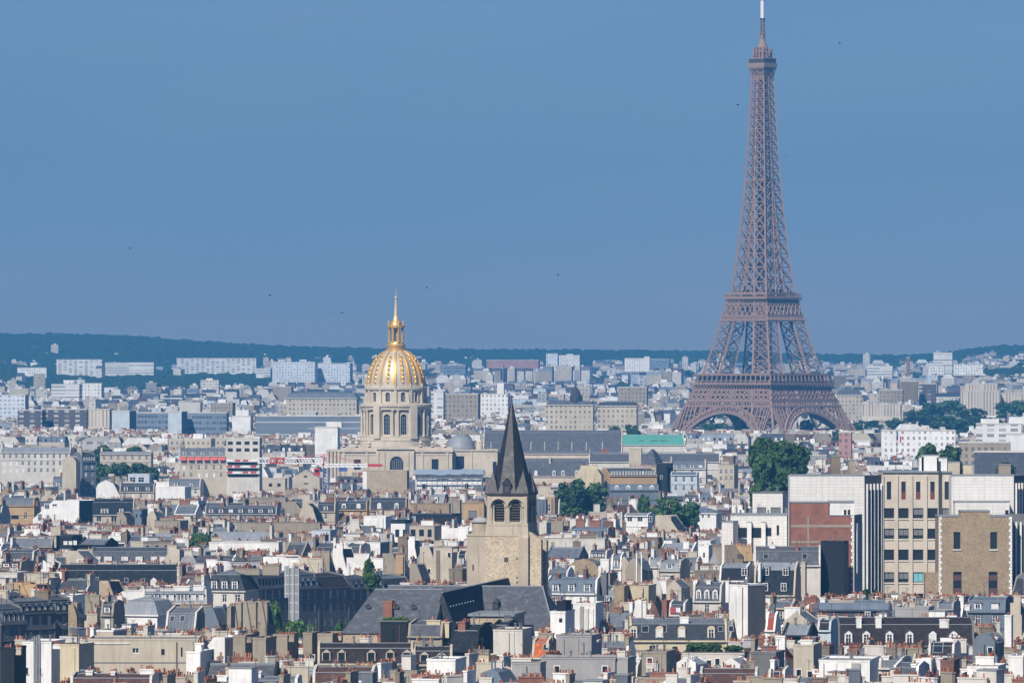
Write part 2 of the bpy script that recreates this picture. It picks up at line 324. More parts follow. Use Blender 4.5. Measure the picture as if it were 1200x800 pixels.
def chimney(R, x0, x1, y0, y1, z0, z1, mat, npots, each, cap=None, name='chimney'):
    b = MB(); b.box(x0, x1, y0, y1, z0, z1-.22, mat, 'td')
    b.box(x0-.08, x1+.08, y0-.08, y1+.08, z1-.22, z1, cap or mat)
    kids = []
    along_x = (x1-x0) >= (y1-y0); L = (x1-x0) if along_x else (y1-y0)
    for i in range(npots):
        if R.random() < .4: continue
        u = (i+.5)/npots*L + R.uniform(-.06, .06); pk = R.choice(_pots if R.random() < .25 else _pots[:3])
        loc = (x0+u, (y0+y1)/2+R.uniform(-.08, .08), z1) if along_x else ((x0+x1)/2, y0+u, z1)
        if each: kids.append(P('chimney_pot', pk, loc))
        else: b.add(pk, Matrix.Translation(loc))
    return P(name, b, kids=kids)
def dormer(w, h, k, roof, wallm, style, st):
    """dormer window on a slope of gradient k; origin at its foot in front, y into the roof"""
    b = MB(); d = (h+.5)/max(k, .6)+.3
    b.wallgrid(-w/2, w/2, 0, h, [(-w/2+.16, w/2-.16, .25, h-.12)], wallm, 0, .12)
    for sx in (-1, 1):
        q = [(sx*w/2,0,0),(sx*w/2,d,0),(sx*w/2,d,h),(sx*w/2,0,h)]
        b.face(q if sx > 0 else q[::-1], roof)
    e = .14
    if style == 'gable':
        g = w*.38; b.face([(-w/2,0,h),(w/2,0,h),(0,0,h+g)], wallm)
        b.face([(-w/2-e,-e,h-.08),(0,-e,h+g+.04),(0,d+.5,h+g+.04),(-w/2-e,d+.5,h-.08)][::-1], roof)
        b.face([(w/2+e,-e,h-.08),(0,-e,h+g+.04),(0,d+.5,h+g+.04),(w/2+e,d+.5,h-.08)], roof)
    elif style == 'round':
        n = 6; pts = [(-math.cos(math.pi*i/n)*w/2, h+math.sin(math.pi*i/n)*w*.36) for i in range(n+1)]
        b.face([(x,0,z) for x, z in pts], wallm)
        for (xa, za), (xb, zb) in zip(pts, pts[1:]):
            b.face([(xa*1.1,-e,za+.06),(xb*1.1,-e,zb+.06),(xb*1.1,d+.3,zb+.06),(xa*1.1,d+.3,za+.06)], roof)
    else:
        b.box(-w/2-e, w/2+e, -e, d+.2, h+.003, h+.14, roof)
    wn = P('window', window_mb(w-.32, h-.37, st), (0, .1, .25))
    return b, wn
def auto_windows(x0, x1, ztop, zlow, R, st, pitch=2.7, w=1.1, h=1.9, fl=3.15):
    n = max(1, int((x1-x0-.6)/pitch)); out = []; px = (x1-x0)/n; z = ztop-.75-h
    while z > zlow and len(out) < 60:
        for i in range(n): out.append((x0+px*(i+.5), z, w, h, st if R.random() < .75 else ('blind' if st == 'white' else st)))
        z -= fl
    return out
def holes_of(win): return [(x-w/2, x+w/2, z, z+h) for x, z, w, h, st in win]
# F: ridge parallel to the street front, front at y = 0
def house_F(s):
    R = random.Random(s['seed']); W, D, He, Hk, Hr, kn = s['W'], s['D'], s['He'], s['Hk'], s['Hr'], s['knee']; x0, x1 = -W/2, W/2
    kids = []; t = .4
    win = s.get('win'); win = auto_windows(x0+t, x1-t, He, s['zlow'], R, s.get('st', 'white')) if win is None else win
    b = MB(); b.wallgrid(x0, x1, 0, He, holes_of(win), s['wall'])
    b.face([(x1,D,0),(x0,D,0),(x0,D,He),(x1,D,He)], s['wall'])
    b.box(x0-.05, x1+.05, -.45, -.003, He-.28, He+.05, s.get('cornice', s['wall']))
    if He-3.4 > s['zlow']: b.box(x0, x1, -.2, -.004, He-3.5, He-3.32, s['wall'])
    kids.append(P('walls', b))
    prof = [(-.1, 0), (D+.1, 0), (D+.1, He+.3), (D-kn+.1, Hk+.35), (D/2, Hr+.4), (kn-.1, Hk+.35), (-.1, He+.3)]
    for sx in (-1, 1):
        b = MB(); xa, xb = (x0-.004, x0+t) if sx < 0 else (x1-t, x1+.004); n = len(prof)
        b.face([(xb,y,z) for y, z in prof], s['party']); b.face([(xa,y,z) for y, z in prof[::-1]], s['party'])
        for i in range(n):
            (ya, za), (yb, zb) = prof[i], prof[(i+1) % n]; b.face([(xa,ya,za),(xa,yb,zb),(xb,yb,zb),(xb,ya,za)], s['party'])
        kids.append(P('party_wall', b))
    b = MB(); rp = [(-.35, He+.06), (kn, Hk), (D/2, Hr), (D-kn, Hk), (D+.3, He+.06)]; ms = [s['lo'], s['up'], s['up'], s['lo']]
    a, c = x0+t+.002, x1-t-.002
    for (ya, za), (yb, zb), m_ in zip(rp, rp[1:], ms): b.face([(a,ya,za),(c,ya,za),(c,yb,zb),(a,yb,zb)], m_)
    b.box(a, c, kn-.12, kn+.1, Hk-.05, Hk+.09, 'lead'); b.box(a, c, D/2-.1, D/2+.1, Hr-.04, Hr+.1, 'lead')
    roof = P('roof', b); kids.append(roof)
    k = (Hk-He)/(kn+.35); nd = s.get('dorm', 0)
    if nd:
        xs = [x0+t+(W-2*t)*(i+.5)/nd for i in range(nd)] if isinstance(nd, int) else nd
        h = min(2.1, max(1.1, (Hk-He)*.68)); dw = min(1.45, (W-2*t)/max(1, len(xs))*.62)
        db = {}
        for x in xs:
            stv = 'blind' if R.random() < s.get('pblind', .15) else s.get('dst', 'white')
            if stv not in db: db[stv] = dormer(dw, h, k, s['lo'] if R.random() < .4 else 'zinc', s.get('dwall', 'frame'), s.get('dstyle', 'flat'), stv)
            mb, wn = db[stv]; z = He+.25
            kids.append(P('dormer', mb, (x, -.35+.22/k+.12, z), 0, [P('window', wn.mb, wn.loc)]))
    for x, f, w_, h_ in s.get('sky', []):
        # skylight lying on the upper or lower slope
        (ya, za), (yb, zb) = ((rp[0], rp[1]) if f < 1 else (rp[1], rp[2])); f = f % 1
        l = math.hypot(yb-ya, zb-za); dy, dz = (yb-ya)/l, (zb-za)/l; y, z = ya+(yb-ya)*f-dz*.07, za+(zb-za)*f+dy*.07
        b2 = MB(); q = lambda u, v, o: (u, dy*v-dz*o, dz*v+dy*o)
        b2.face([q(-w_/2,0,.02),q(w_/2,0,.02),q(w_/2,h_,.02),q(-w_/2,h_,.02)], 'glass')
        for ua, ub, va, vb in ((-w_/2-.1,-w_/2,-.1,h_+.1),(w_/2,w_/2+.1,-.1,h_+.1),(-w_/2,w_/2,-.1,0),(-w_/2,w_/2,h_,h_+.1)):
            b2.face([q(ua,va,.05),q(ub,va,.05),q(ub,vb,.05),q(ua,vb,.05)], 'lead')
        kids.append(P('skylight', b2, (x, y, z)))
    for c_ in s.get('chim', []): kids.append(chimney(R, *c_, s['each']))
    kids += [win_node(*w_) for w_ in win]
    return kids
# H: pavilion whose steep roof is hipped at both ends
def house_H(s):
    R = random.Random(s['seed']); W, D, He, Hk, Hr, kn = s['W'], s['D'], s['He'], s['Hk'], s['Hr'], s['knee']; x0, x1 = -W/2, W/2
    win = auto_windows(x0, x1, He, s['zlow'], R, s.get('st', 'white')) if s.get('win') is None else s['win']
    b = MB(); b.wallgrid(x0, x1, 0, He, holes_of(win), s['wall']); b.box(x0, x1, .001, D, 0, He, s['wall'], 'fdt')
    b.box(x0-.4, x1+.4, -.4, D+.4, He-.25, He+.05, s.get('cornice', s['wall']))
    kids = [P('walls', b)]
    b = MB(); e = .3
    A = [(x0-e,-e,He+.06),(x1+e,-e,He+.06),(x1+e,D+e,He+.06),(x0-e,D+e,He+.06)]
    B = [(x0+kn,kn,Hk),(x1-kn,kn,Hk),(x1-kn,D-kn,Hk),(x0+kn,D-kn,Hk)]
    for i in range(4): j = (i+1) % 4; b.face([A[i],A[j],B[j],B[i]], s['lo'])
    hx = max(0.0, W/2-D/2) if W > D else 0; hy = max(0.0, D/2-W/2) if D > W else 0
    r0, r1 = ((-hx, D/2, Hr), (hx, D/2, Hr)) if W >= D else ((0, D/2-hy, Hr), (0, D/2+hy, Hr))
    if W >= D:
        for q in ([B[0],B[1],r1,r0],[B[1],B[2],r1],[B[2],B[3],r0,r1],[B[3],B[0],r0]): b.face(q, s['up'])
    else:
        for q in ([B[0],B[1],r0],[B[1],B[2],r1,r0],[B[2],B[3],r1],[B[3],B[0],r0,r1]): b.face(q, s['up'])
    b.box(x0+kn-.1, x1-kn+.1, kn-.12, kn+.06, Hk-.03, Hk+.1, 'lead')
    kids.append(P('roof', b)); k = (Hk-He)/(kn+e); nd = s.get('dorm', 0)
    if nd:
        h = min(2.1, (Hk-He)*.7); db = dormer(min(1.4, W/nd*.6), h, k, s['lo'], s.get('dwall', 'frame'), s.get('dstyle', 'flat'), s.get('dst', 'white'))
        for i in range(nd): kids.append(P('dormer', db[0], (x0+kn*.7+(W-1.4*kn)*(i+.5)/nd, -e+.22/k+.12, He+.25), 0, [P('window', db[1].mb, db[1].loc)]))
    for c_ in s.get('chim', []): kids.append(chimney(R, *c_, s['each']))
    return kids+[win_node(*w_) for w_ in win]
# G: a gable or party wall facing the viewer, roof running back
def gprof(kind, W, He, Hk, Hr, kn):
    a, c = -W/2, W/2
    if kind == 'pent': top = [(c,He),(0,Hr),(a,He)]
    elif kind == 'L': top = [(c,Hr),(a+W*.45,Hr),(a,He)]
    elif kind == 'R': top = [(c,He),(c-W*.45,Hr),(a,Hr)]
    elif kind == 'half': top = [(c,He),(a,Hr)]
    else: top = [(c,He),(c-kn,Hk),(0,Hr),(a+kn,Hk),(a,He)]
    return top
def house_G(s):
    R = random.Random(s['seed']); W, L, He, Hk, Hr, kn = s['W'], s['D'], s['He'], s['Hk'], s['Hr'], s['knee']; x0, x1 = -W/2, W/2; kids = []; t = .45
    top = gprof(s.get('prof', 'mans'), W, He, Hk, Hr, kn)
    for y0, nm in ((0, 'gable_wall'), (L-t, 'party_wall')):
        b = MB(); b.poly_slab([(x0,0),(x1,0)]+[(x, z) for x, z in top], y0, y0+t, s['party']); kids.append(P(nm, b))
    b = MB(); He_r = top[0][1]; win = []
    if s.get('sidewin', True):
        n = max(1, int((L-1)/2.8)); z = He_r-2.7
        while z > s['zlow'] and len(win) < 24:
            win += [(t+(L-2*t)*(i+.5)/n, z, 1.1, 1.9, 'white') for i in range(n)]; z -= 3.15
    q = MB(); q.wallgrid(t, L-t, 0, He_r-.25, holes_of(win), s['wall'])
    rot = Matrix.Translation((x1-.06, 0, 0)) @ Matrix.Rotation(rad(90), 4, 'Z'); b.add(q, rot)
    kids.append(P('side_wall', b)); b = MB()
    b.face([(x0+.05,L-t,0),(x0+.05,t,0),(x0+.05,t,top[-1][1]-.25),(x0+.05,L-t,top[-1][1]-.25)], s['wall'])
    kids.append(P('side_wall', b))
    b = MB(); n = len(top)
    for i in range(n-1):
        (xa, za), (xb, zb) = top[i], top[i+1]; steep = abs(za-zb) > 1.2*abs(xa-xb)
        if i == 0: xa += .3 if za < zb else -.06
        if i == n-2: xb -= .3 if zb < za else -.06
        b.face([(xa,t,za-.3),(xa,L-t,za-.3),(xb,L-t,zb-.3),(xb,t,zb-.3)], s['lo'] if steep else s['up'])
    kids.append(P('roof', b))
    for x, z, w_, h_, st in win: kids.append(P('window', window_mb(w_, h_, st), (x1-.06-.16, x, z), rad(90)))
    nd = s.get('dorm', 0)
    if nd and len(top) == 5:
        k = (Hk-He)/(kn+.3); h = min(2.0, max(1.0, (Hk-He)*.66)); mb, wn = dormer(1.3, h, k, 'zinc', 'frame', 'flat', 'white')
        for i in range(nd): kids.append(P('dormer', mb, (x1+.3-.22/k-.12, t+(L-2*t)*(i+.5)/nd, He), rad(90), [P('window', wn.mb, wn.loc)]))
    for x, z, w_, h_, st in s.get('win') or []:
        b = MB(); b.box(x-w_/2-.12, x-w_/2, -.1, -.002, z-.1, z+h_+.12, s['party']); b.box(x+w_/2, x+w_/2+.12, -.1, -.002, z-.1, z+h_+.12, s['party'])
        b.box(x-w_/2, x+w_/2, -.13, -.002, z-.12, z, s['party']); b.box(x-w_/2, x+w_/2, -.1, -.002, z+h_, z+h_+.12, s['party'])
        kids.append(P('window_frame', b, kids=[P('window', window_mb(w_, h_, st), (x, -.012, z))]))
    for c_ in s.get('chim', []): kids.append(chimney(R, *c_, s['each']))
    return kids
# B: flat-roofed block
def house_B(s):
    R = random.Random(s['seed']); W, D, H = s['W'], s['D'], s['Hr']; x0, x1 = -W/2, W/2; kids = []
    win = s.get('win') or []
    b = MB(); b.wallgrid(x0, x1, 0, H, holes_of(win), s['wall'], 0, s.get('reveal', .25))
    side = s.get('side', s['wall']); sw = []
    if s.get('sidewin'):
        n = max(1, int((D-1)/2.8)); z = H-3.0
        while z > s['zlow'] and len(sw) < 24: sw += [((i+.5)*D/n, z, 1.1, 1.8, 'white') for i in range(n)]; z -= 3.2
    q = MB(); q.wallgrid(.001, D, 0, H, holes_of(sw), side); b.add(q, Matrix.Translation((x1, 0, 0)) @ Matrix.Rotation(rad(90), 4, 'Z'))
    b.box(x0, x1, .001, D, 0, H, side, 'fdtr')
    p = .25
    for xa, xb, ya, yb in ((x0-.06,x1+.06,-.06,p),(x0-.06,x1+.06,D-p,D+.06),(x0-.06,x0+p,p,D-p),(x1-p,x1+.06,p,D-p)): b.box(xa, xb, ya, yb, H, H+s.get('par', .35), s.get('coping', s['wall']))
    kids.append(P('walls', b))
    b = MB(); b.face([(x0+p,p,H+.05),(x1-p,p,H+.05),(x1-p,D-p,H+.05),(x0+p,D-p,H+.05)], s['up']); kids.append(P('flat_roof', b))
    for x, z, w_, h_, st in win: kids.append(win_node(x, z, w_, h_, st, s.get('reveal', .25)-.05))
    for x, z, w_, h_, st in sw: kids.append(P('window', window_mb(w_, h_, st), (x1-.16, x, z), rad(90)))
    for (xa, xb, h_, m_) in s.get('tops', []):
        b = MB(); b.box(xa, xb, D*.3, D*.3+min(3.5, D*.5), H+.05, H+h_, m_, 'd'); b.box(xa-.12, xb+.12, D*.3-.12, D*.3+min(3.5, D*.5)+.12, H+h_, H+h_+.15, 'lead'); kids.append(P('rooftop_hut', b))
    for c_ in s.get('chim', []): kids.append(chimney(R, *c_, s['each']))
    return kids
BUILD = dict(F=house_F, G=house_G, B=house_B, H=house_H)
# ------------------------------------------------------------------ houses read off the photograph: pixel extents give size and place at a real distance
HAND = []
_seed = [100]
def hand(typ, px0, px1, yt, yb, wall, roof, label, ye=None, th=None, z=None, d=None, D=None, name='house', cat='house', ch=None, ac=None, win=None, **kw):
    _seed[0] += 1; R = random.Random(_seed[0])
    zr = 22.0 if z is None else z
    if d is None: d = (CZ-zr)*F/max(20, yt-HY)
    if name == 'house' and d < 500: raise ValueError(label)
    if px1 > 846 and px0 < 1212 and 630 < yt < 705: d = min(d, 1392-(yt-636)*.9)
    if px1 > 405 and px0 < 656 and yt > 690 and not kw.get('keep'): d = min(d, 1044-max(0, yb-745)*.9)
    s = d/F; w = (px1-px0)*s
    if D is None: D = {'F': 11.0, 'G': 11.0, 'B': 9.0, 'H': 11.0}[typ]
    if th is None: th = -16 if w > 6 else -10
    elif -14 <= th <= -3 and d < 2000 and (px1-px0) < 70: th -= 8
    a = rad(th); Wv = (w-D*abs(math.sin(a)))/math.cos(a)
    if Wv < w*.6: D = max(2.5, w*.4/max(.05, abs(math.sin(a)))); Wv = (w-D*abs(math.sin(a)))/math.cos(a)
    wpx = Wv*math.cos(a)/s
    if a <= 0: pc = px0+wpx/2
    else: pc = px1-wpx/2
    dc = d; x = X(pc, dc)
    dr = dc+(D/2*math.cos(a) if typ in 'FH' else 0)
    Hr = Z(yt, dr)
    if typ == 'F' or typ == 'H':
        hpx = (ye-yt) if ye else 5.2/s
        He = Z(yt+hpx, dc); tot = max(.8, Hr-He); 
        if kw.pop('low', False): kn = D*.45; Hk = He+tot*.9
        else: kn = min(D*.3, max(.5, tot*.30)); Hk = He+tot*.78
    else:
        hpx = (ye-yt) if ye else (5.0/s if typ == 'G' else 0)
        He = Hr-hpx*s; tot = Hr-He; kn = min(Wv*.22, tot*.5); Hk = He+tot*.75
        kw.pop('low', None)
    zlow = Z(yb+8, dc)-1
    loc = lambda p: ((p-pc)*s)/math.cos(a)
    spec = dict(typ=typ, W=Wv, D=D, He=He, Hk=Hk, Hr=Hr, knee=kn, wall=wall, party=kw.pop('party', wall), lo=roof if isinstance(roof, str) else roof[0], up=roof if isinstance(roof, str) else roof[1],
                zlow=max(1, zlow), seed=_seed[0], each=d < 1130, x=x, y=dc, rz=a, label=label, name=name, cat=cat, px0=px0, px1=px1, yt=yt, yb=yb, d=d, hand=True, s=s, group=kw.pop('group', None))
    if win == 'none': spec['win'] = []
    elif win and isinstance(win, list):
        spec['win'] = [(loc((q[0]+q[1])/2), Z(q[3], dc), (q[1]-q[0])*s, (q[3]-q[2])*s, q[4] if len(q) > 4 else 'white') for q in win]
    elif isinstance(win, tuple):   # (columns, rows, first row y, row pitch, w, h, style) in photo pixels
        nc, nr, y1, py, ww, hh, st = win; spec['win'] = [(loc(px0+(wpx if a <= 0 else px1-px0)*(i+.5)/nc), Z(y1+hh+j*py, dc), ww*s, hh*s, st) for j in range(nr) for i in range(nc)]
    elif win is None and typ == 'B': spec['win'] = []
    cl = []
    for c in (ch or []):           # (px centre, px width, y top, material, pots)
        cw = c[1]*s; xc = loc(c[0]); n = c[4] if len(c) > 4 else max(2, int(cw/.42))
        yy = (D/2-.4 if typ in 'FH' else .5) if cw > 1.5 else D*.35
        dep = .75 if cw > 1.5 else 2.4
        zt = Z(c[2], dc+yy)-.3
        base = (Hr-1.2 if cw > 1.5 and typ in 'FH' else max(1, min(He, Hr-3)-.5)) if typ in 'FH' else min(He, Hr)-1.0
        if typ in 'FH' and zt < Hr+.3: yy = 1.2; zt = Z(c[2], dc+yy); base = He-.3
        cl.append((xc-cw/2, xc+cw/2, yy, yy+dep, base, zt, c[3], n))
    spec['chim'] = cl+auto_chim(R, spec, ac if ac is not None else (0 if ch else R.choice((1, 2, 2))))
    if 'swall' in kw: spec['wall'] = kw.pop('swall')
    spec.update(kw); HAND.append(spec); return spec
CHM = ('white', 'offwhite', 'cream', 'beige', 'beige', 'tan', 'brick', 'offwhite')
def auto_chim(R, s, n):
    out = []; W, D, Hr, He = s['W'], s['D'], s['Hr'], s['He']; used = []
    for i in range(n):
        m_ = R.choice(CHM); rise = R.uniform(1.0, 2.2)
        if s['typ'] == 'F' or s['typ'] == 'H':
            if R.random() < .55:      # on a party wall, seen end on
                side = (-1, 1)[i % 2]; L = min(D*.5, R.uniform(2.2, 4.5)); y0 = D*.5-L*R.uniform(.3, .9)
                x = side*(W/2-.35)
                if any(abs(x-u) < 1.2 for u in used): continue
                used.append(x); out.append((x-.33, x+.33, y0, y0+L, He, Hr+rise, m_, int(L/.42)))
            else:
                L = min(W*.45, R.uniform(1.6, 4.2)); x = R.uniform(-W/2+L/2, W/2-L/2)
                if any(abs(x-u) < L/2+1.2 for u in used): continue
                used.append(x); y0 = D*.5+R.uniform(-.5, 2); out.append((x-L/2, x+L/2, y0, y0+.7, Hr-2.5, Hr+rise*.8, m_, int(L/.4)))
        else:
            L = min(W*.6, R.uniform(1.6, 5)); x = R.uniform(-W/2+L/2, W/2-L/2) if s['typ'] == 'B' else R.uniform(-W*.22, W*.22)
            if any(abs(x-u) < L/2+1.2 for u in used): continue
            used.append(x); m2 = s['party'] if s['party'] in ('white','offwhite','cream','beige','tan','yellow') and R.random() < .7 else m_
            y0 = .006 if i == 0 and s['typ'] == 'G' else R.uniform(.3, max(.5, D*.6)); y0 = max(y0, .05)
            out.append((x-L/2, x+L/2, y0, y0+.7, min(He, Hr)-.8, Hr+rise*.8, m2, int(L/.4)))
    return out

# a row of fronts along a street seen at a slant
def street(px, d0, th, D, items):
    a = rad(th); x, y = X(px, d0), d0
    for W, He, Hr, wall, lo, up, dorm, label in items:
        _seed[0] += 1; cx, cy = x+W/2*math.cos(a), y+W/2*math.sin(a); x2, y2 = x+W*math.cos(a), y+W*math.sin(a)
        s = dict(typ='F', W=W-.03, D=D, He=He, Hk=He+(Hr-He)*.8, Hr=Hr, knee=min(D*.25, 1.5), wall=wall, party=wall, lo=lo, up=up, zlow=2.0, seed=_seed[0], each=False, x=cx, y=cy, rz=a, label=label, name='house', cat='house',
                 px0=PX(x, y), px1=PX(x2, y2), yt=PY(Hr, cy), yb=PY(3, cy), d=cy, hand=True, s=cy/F, group=None, dorm=dorm, chim=[], dwall=wall)
        R_ = random.Random(_seed[0]); s['chim'] = auto_chim(R_, s, 2); HAND.append(s); x, y = x2, y2
# ------------------------------------------------------------------ ground, hills
def lerp(a, b, t): return a+(b-a)*t
def interp(tab, x):
    if x <= tab[0][0]: return tab[0][1]
    for (a, va), (b, vb) in zip(tab, tab[1:]):
        if x <= b: return lerp(va, vb, (x-a)/(b-a))
    return tab[-1][1]
def smooth(a, b, x): t = max(0, min(1, (x-a)/(b-a))); return t*t*(3-2*t)
CREST = [(-300,397),(0,398.5),(90,399),(150,401),(250,409),(330,413.5),(480,417),(700,418),(830,419.5),(960,423),(1060,424),(1500,424)]
BASEP = [(0,0),(3700,0),(4500,8),(5200,19),(6000,30),(7000,42),(8000,52),(8600,58)]
def tz(x, y):
    if y < 3600: return 0.0
    u = PX(x, y); b = interp(BASEP, y)
    cr = CZ+(HY-interp(CREST, u))*9500/F
    if y > 8200: b = lerp(58, cr, smooth(8200, 9500, y))
    b += 15*smooth(1060, 1190, u)*smooth(5200, 6700, y)
    b += 12*smooth(120, -60, u)*smooth(5600, 7200, y)*(1-smooth(8000, 9000, y))
    return b
g = MB(); ys = [-300, 400, 900, 2000, 3600]+[3600+125*i for i in range(1, 48)]+[9700, 10200, 11500]
us = [-5000,-3000,-1500]+list(range(-600, 1801, 100))+[2700,4200,6200]
def gx(u, y): return (u-600)*max(y, 1500)/F
gp = [[(gx(u, y), y, tz(gx(u, y), y) if y > 0 else 0) for u in us] for y in ys]
for j in range(len(ys)-1):
    for i in range(len(us)-1): g.face([gp[j][i], gp[j][i+1], gp[j+1][i+1], gp[j+1][i]], 'asphalt', True)
_o = realize(P('ground', g)); _o['kind'] = 'structure'
# wooded hills: one uneven canopy of far-off forest, too many trees to count
def forest(name, y0, y1, dy, du, u0, u1, mask, lump):
    v = []; f = []; ny = int((y1-y0)/dy)+1; nu = int((u1-u0)/du)+1; ok = np.zeros((ny, nu), bool)
    for j in range(ny):
        y = y0+j*dy
        for i in range(nu):
            x = X(u0+i*du, y); k = mask(u0+i*du, y); 
            n1 = noise.noise(Vector((x/11, y/13, 0))); n2 = noise.noise(Vector((x/27, y/40, 3))); n3 = noise.noise(Vector((x/5, y/9, 7)))
            h = 9+lump*(1.0*n1+.7*n2+.35*n3)
            z = tz(x, y)+(h*min(1, k*4) if k > 0 else -4); ok[j, i] = k > 0
            v.append((x, y, z))
    for j in range(ny-1):
        for i in range(nu-1):
            if ok[j:j+2, i:i+2].any():
                a = j*nu+i; f.append((a, a+1, a+nu+1, a+nu))
    me = bpy.data.meshes.new(name); me.from_pydata(v, [], f); me.materials.append(M['forest']); me.update()
    o = bpy.data.objects.new(name, me); COL.objects.link(o); o['kind'] = 'stuff'; return o
def mask_hi(u, y):
    lim = interp([(-200,8250),(250,8300),(330,8800),(1000,8950),(1500,8800)], u)
    return smooth(lim-250, lim+200, y)-.35+.5*noise.noise(Vector((u/45, y/350, 1)))*(1-smooth(lim+200, lim+500, y))
o = forest('hill_forest', 8100, 9560, 16, 2.4, -140, 1340, mask_hi, 5.0); tag(o, 'dark wooded ridge stretching along the whole horizon', 'forest', kind='stuff')
GREEN = [(94,7170,34,80,2.2),(152,7220,36,80,2.2),(254,7470,54,80,2.2),(310,7080,14,70,2.2),(366,6390,54,70,2.0),(38,6780,24,70,1.8),(70,6300,80,260,.9),(150,6400,70,200,.9),(230,6500,60,230,.8),(30,7600,120,300,.6),(210,7700,160,260,.8),(100,8000,200,180,.7),(330,6900,80,200,.5),(420,6300,60,200,.7),(520,6800,40,200,.5),(640,6500,60,150,.7),(720,6300,50,260,.7),(770,6600,60,160,.6),(700,7300,120,150,.5),(60,7300,150,500,1.15),(230,7250,150,480,1.15),(150,6500,130,260,1.0),(1150,6850,60,280,.95),(1080,6500,50,230,.7),(1200,6600,60,260,.8),(1010,6300,40,160,.6),(1130,6200,80,130,.5),(985,6900,50,200,.5)]
def mask_mid(u, y):
    k = -.55+.55*noise.noise(Vector((u/30, y/160, 5)))
    for (cu, cy, ru, ry, s) in GREEN:
        q = ((u-cu)/ru)**2+((y-cy)/ry)**2
        if q < 3: k += s*math.exp(-q)*1.1
    return k
o = forest('wooded_slope', 5300, 8150, 15, 3.0, -60, 1260, mask_mid, 5.0); tag(o, 'patches of woodland between the pale suburbs on the far slopes', 'woodland', kind='stuff')
# ------------------------------------------------------------------ iron lattice tower
ED, EPX = 4100.0, 893.5
EX = X(EPX, ED)
HWT = [(0,62.5),(12,53.5),(25,45.2),(40,38.2),(57,31.6),(64,28.9),(85,23.4),(105,19.0),(116,16.6),(123,14.9),(150,12.0),(190,8.9),(216,7.5),(265,5.3),(278,5.0)]
def hw(z): return interp(HWT, z)
def inn(z): return interp([(0,37.5),(25,26.3),(57,16.2),(64,14.4),(105,7.6),(116,6.3),(123,4.3),(190,0.4),(278,0.2)], z)
def rotf(k, x, o, z):     # a point on face k: x along it, o outwards
    return [(x,-o,z),(o,x,z),(-x,o,z),(-o,-x,z)][k]
def panel(mb, k, xa0, xb0, z0, xa1, xb1, z1, o0, o1, tb, mat='eiffel', double=False):
    p = lambda x, o, z: rotf(k, x, o, z)
    mb.beam(p(xa0,o0,z0), p(xb1,o1,z1), tb, mat); mb.beam(p(xb0,o0,z0), p(xa1,o1,z1), tb, mat); mb.beam(p(xa1,o1,z1), p(xb1,o1,z1), tb*1.15, mat)
    if double:
        ma = ((xa0+xa1)/2, (xb0+xb1)/2, (z0+z1)/2, (o0+o1)/2)
        mb.beam(p(ma[0],ma[3],ma[2]), p((xa1+xb1)/2,o1,z1), tb*.7, mat); mb.beam(p(ma[1],ma[3],ma[2]), p((xa1+xb1)/2,o1,z1), tb*.7, mat)
        mb.beam(p(ma[0],ma[3],ma[2]), p((xa0+xb0)/2,o0,z0), tb*.7, mat); mb.beam(p(ma[1],ma[3],ma[2]), p((xa0+xb0)/2,o0,z0), tb*.7, mat)
eroot = P('lattice_tower', None, (EX, ED, 0), rad(-41))
for sx, sy in ((-1,-1),(1,-1),(1,1),(-1,1)):
    mb = MB(); zs = [0,8,17,26,35,44,50,57.5]+[64,72.5,81,89.5,98,105,110.5,116]
    for z0, z1 in zip(zs, zs[1:]):
        a0, b0, a1, b1 = inn(z0), hw(z0), inn(z1), hw(z1)
        for (u, v) in ((0,0),(1,0),(1,1),(0,1)):
            q0 = (sx*(b0 if u else a0), sy*(b0 if v else a0), z0); q1 = (sx*(b1 if u else a1), sy*(b1 if v else a1), z1)
            mb.beam(q0, q1, 1.4 if z0 < 57 else 1.1, 'eiffel')
        def fp(axis, val0, val1, sgn):
            # a face of the leg: the plane axis = val
            def pt(t, z, lo): 
                c = lerp((a0 if lo else a1), (b0 if lo else b1), t); vv = val0 if lo else val1
                return (sx*c, sy*vv, z) if axis == 1 else (sx*vv, sy*c, z)
            tb = .55 if z0 < 57 else .45; mt = 'eiffel'
            mb.beam(pt(0,z0,1), pt(1,z1,0), tb, mt); mb.beam(pt(1,z0,1), pt(0,z1,0), tb, mt); mb.beam(pt(0,z1,0), pt(1,z1,0), tb*1.2, mt)
            pm = lambda t: tuple((p_+q_)/2 for p_, q_ in zip(pt(t,z0,1), pt(t,z1,0)))
            for t in (0, 1): mb.beam(pm(t), pt(.5,z1,0), tb*.25, mt); mb.beam(pm(t), pt(.5,z0,1), tb*.25, mt)
            mb.beam(pm(0), pm(1), tb*.6, mt)
        fp(1, b0, b1, 1); fp(0, b0, b1, 1); fp(1, a0, a1, 0); fp(0, a0, a1, 0)
        # lift rails inside the leg
        c0, c1 = (a0+b0)/2, (a1+b1)/2
        for e in (-1.6, 1.6): mb.beam((sx*(c0+e), sy*c0, z0), (sx*(c1+e*.8), sy*c1, z1), .9, 'eiffeldark')
    mb.box(*sorted((sx*(inn(0)-1), sx*(hw(0)+1))), *sorted((sy*(inn(0)-1), sy*(hw(0)+1))), -1, 4, 'offwhite')
    eroot.kids.append(P('leg', mb))
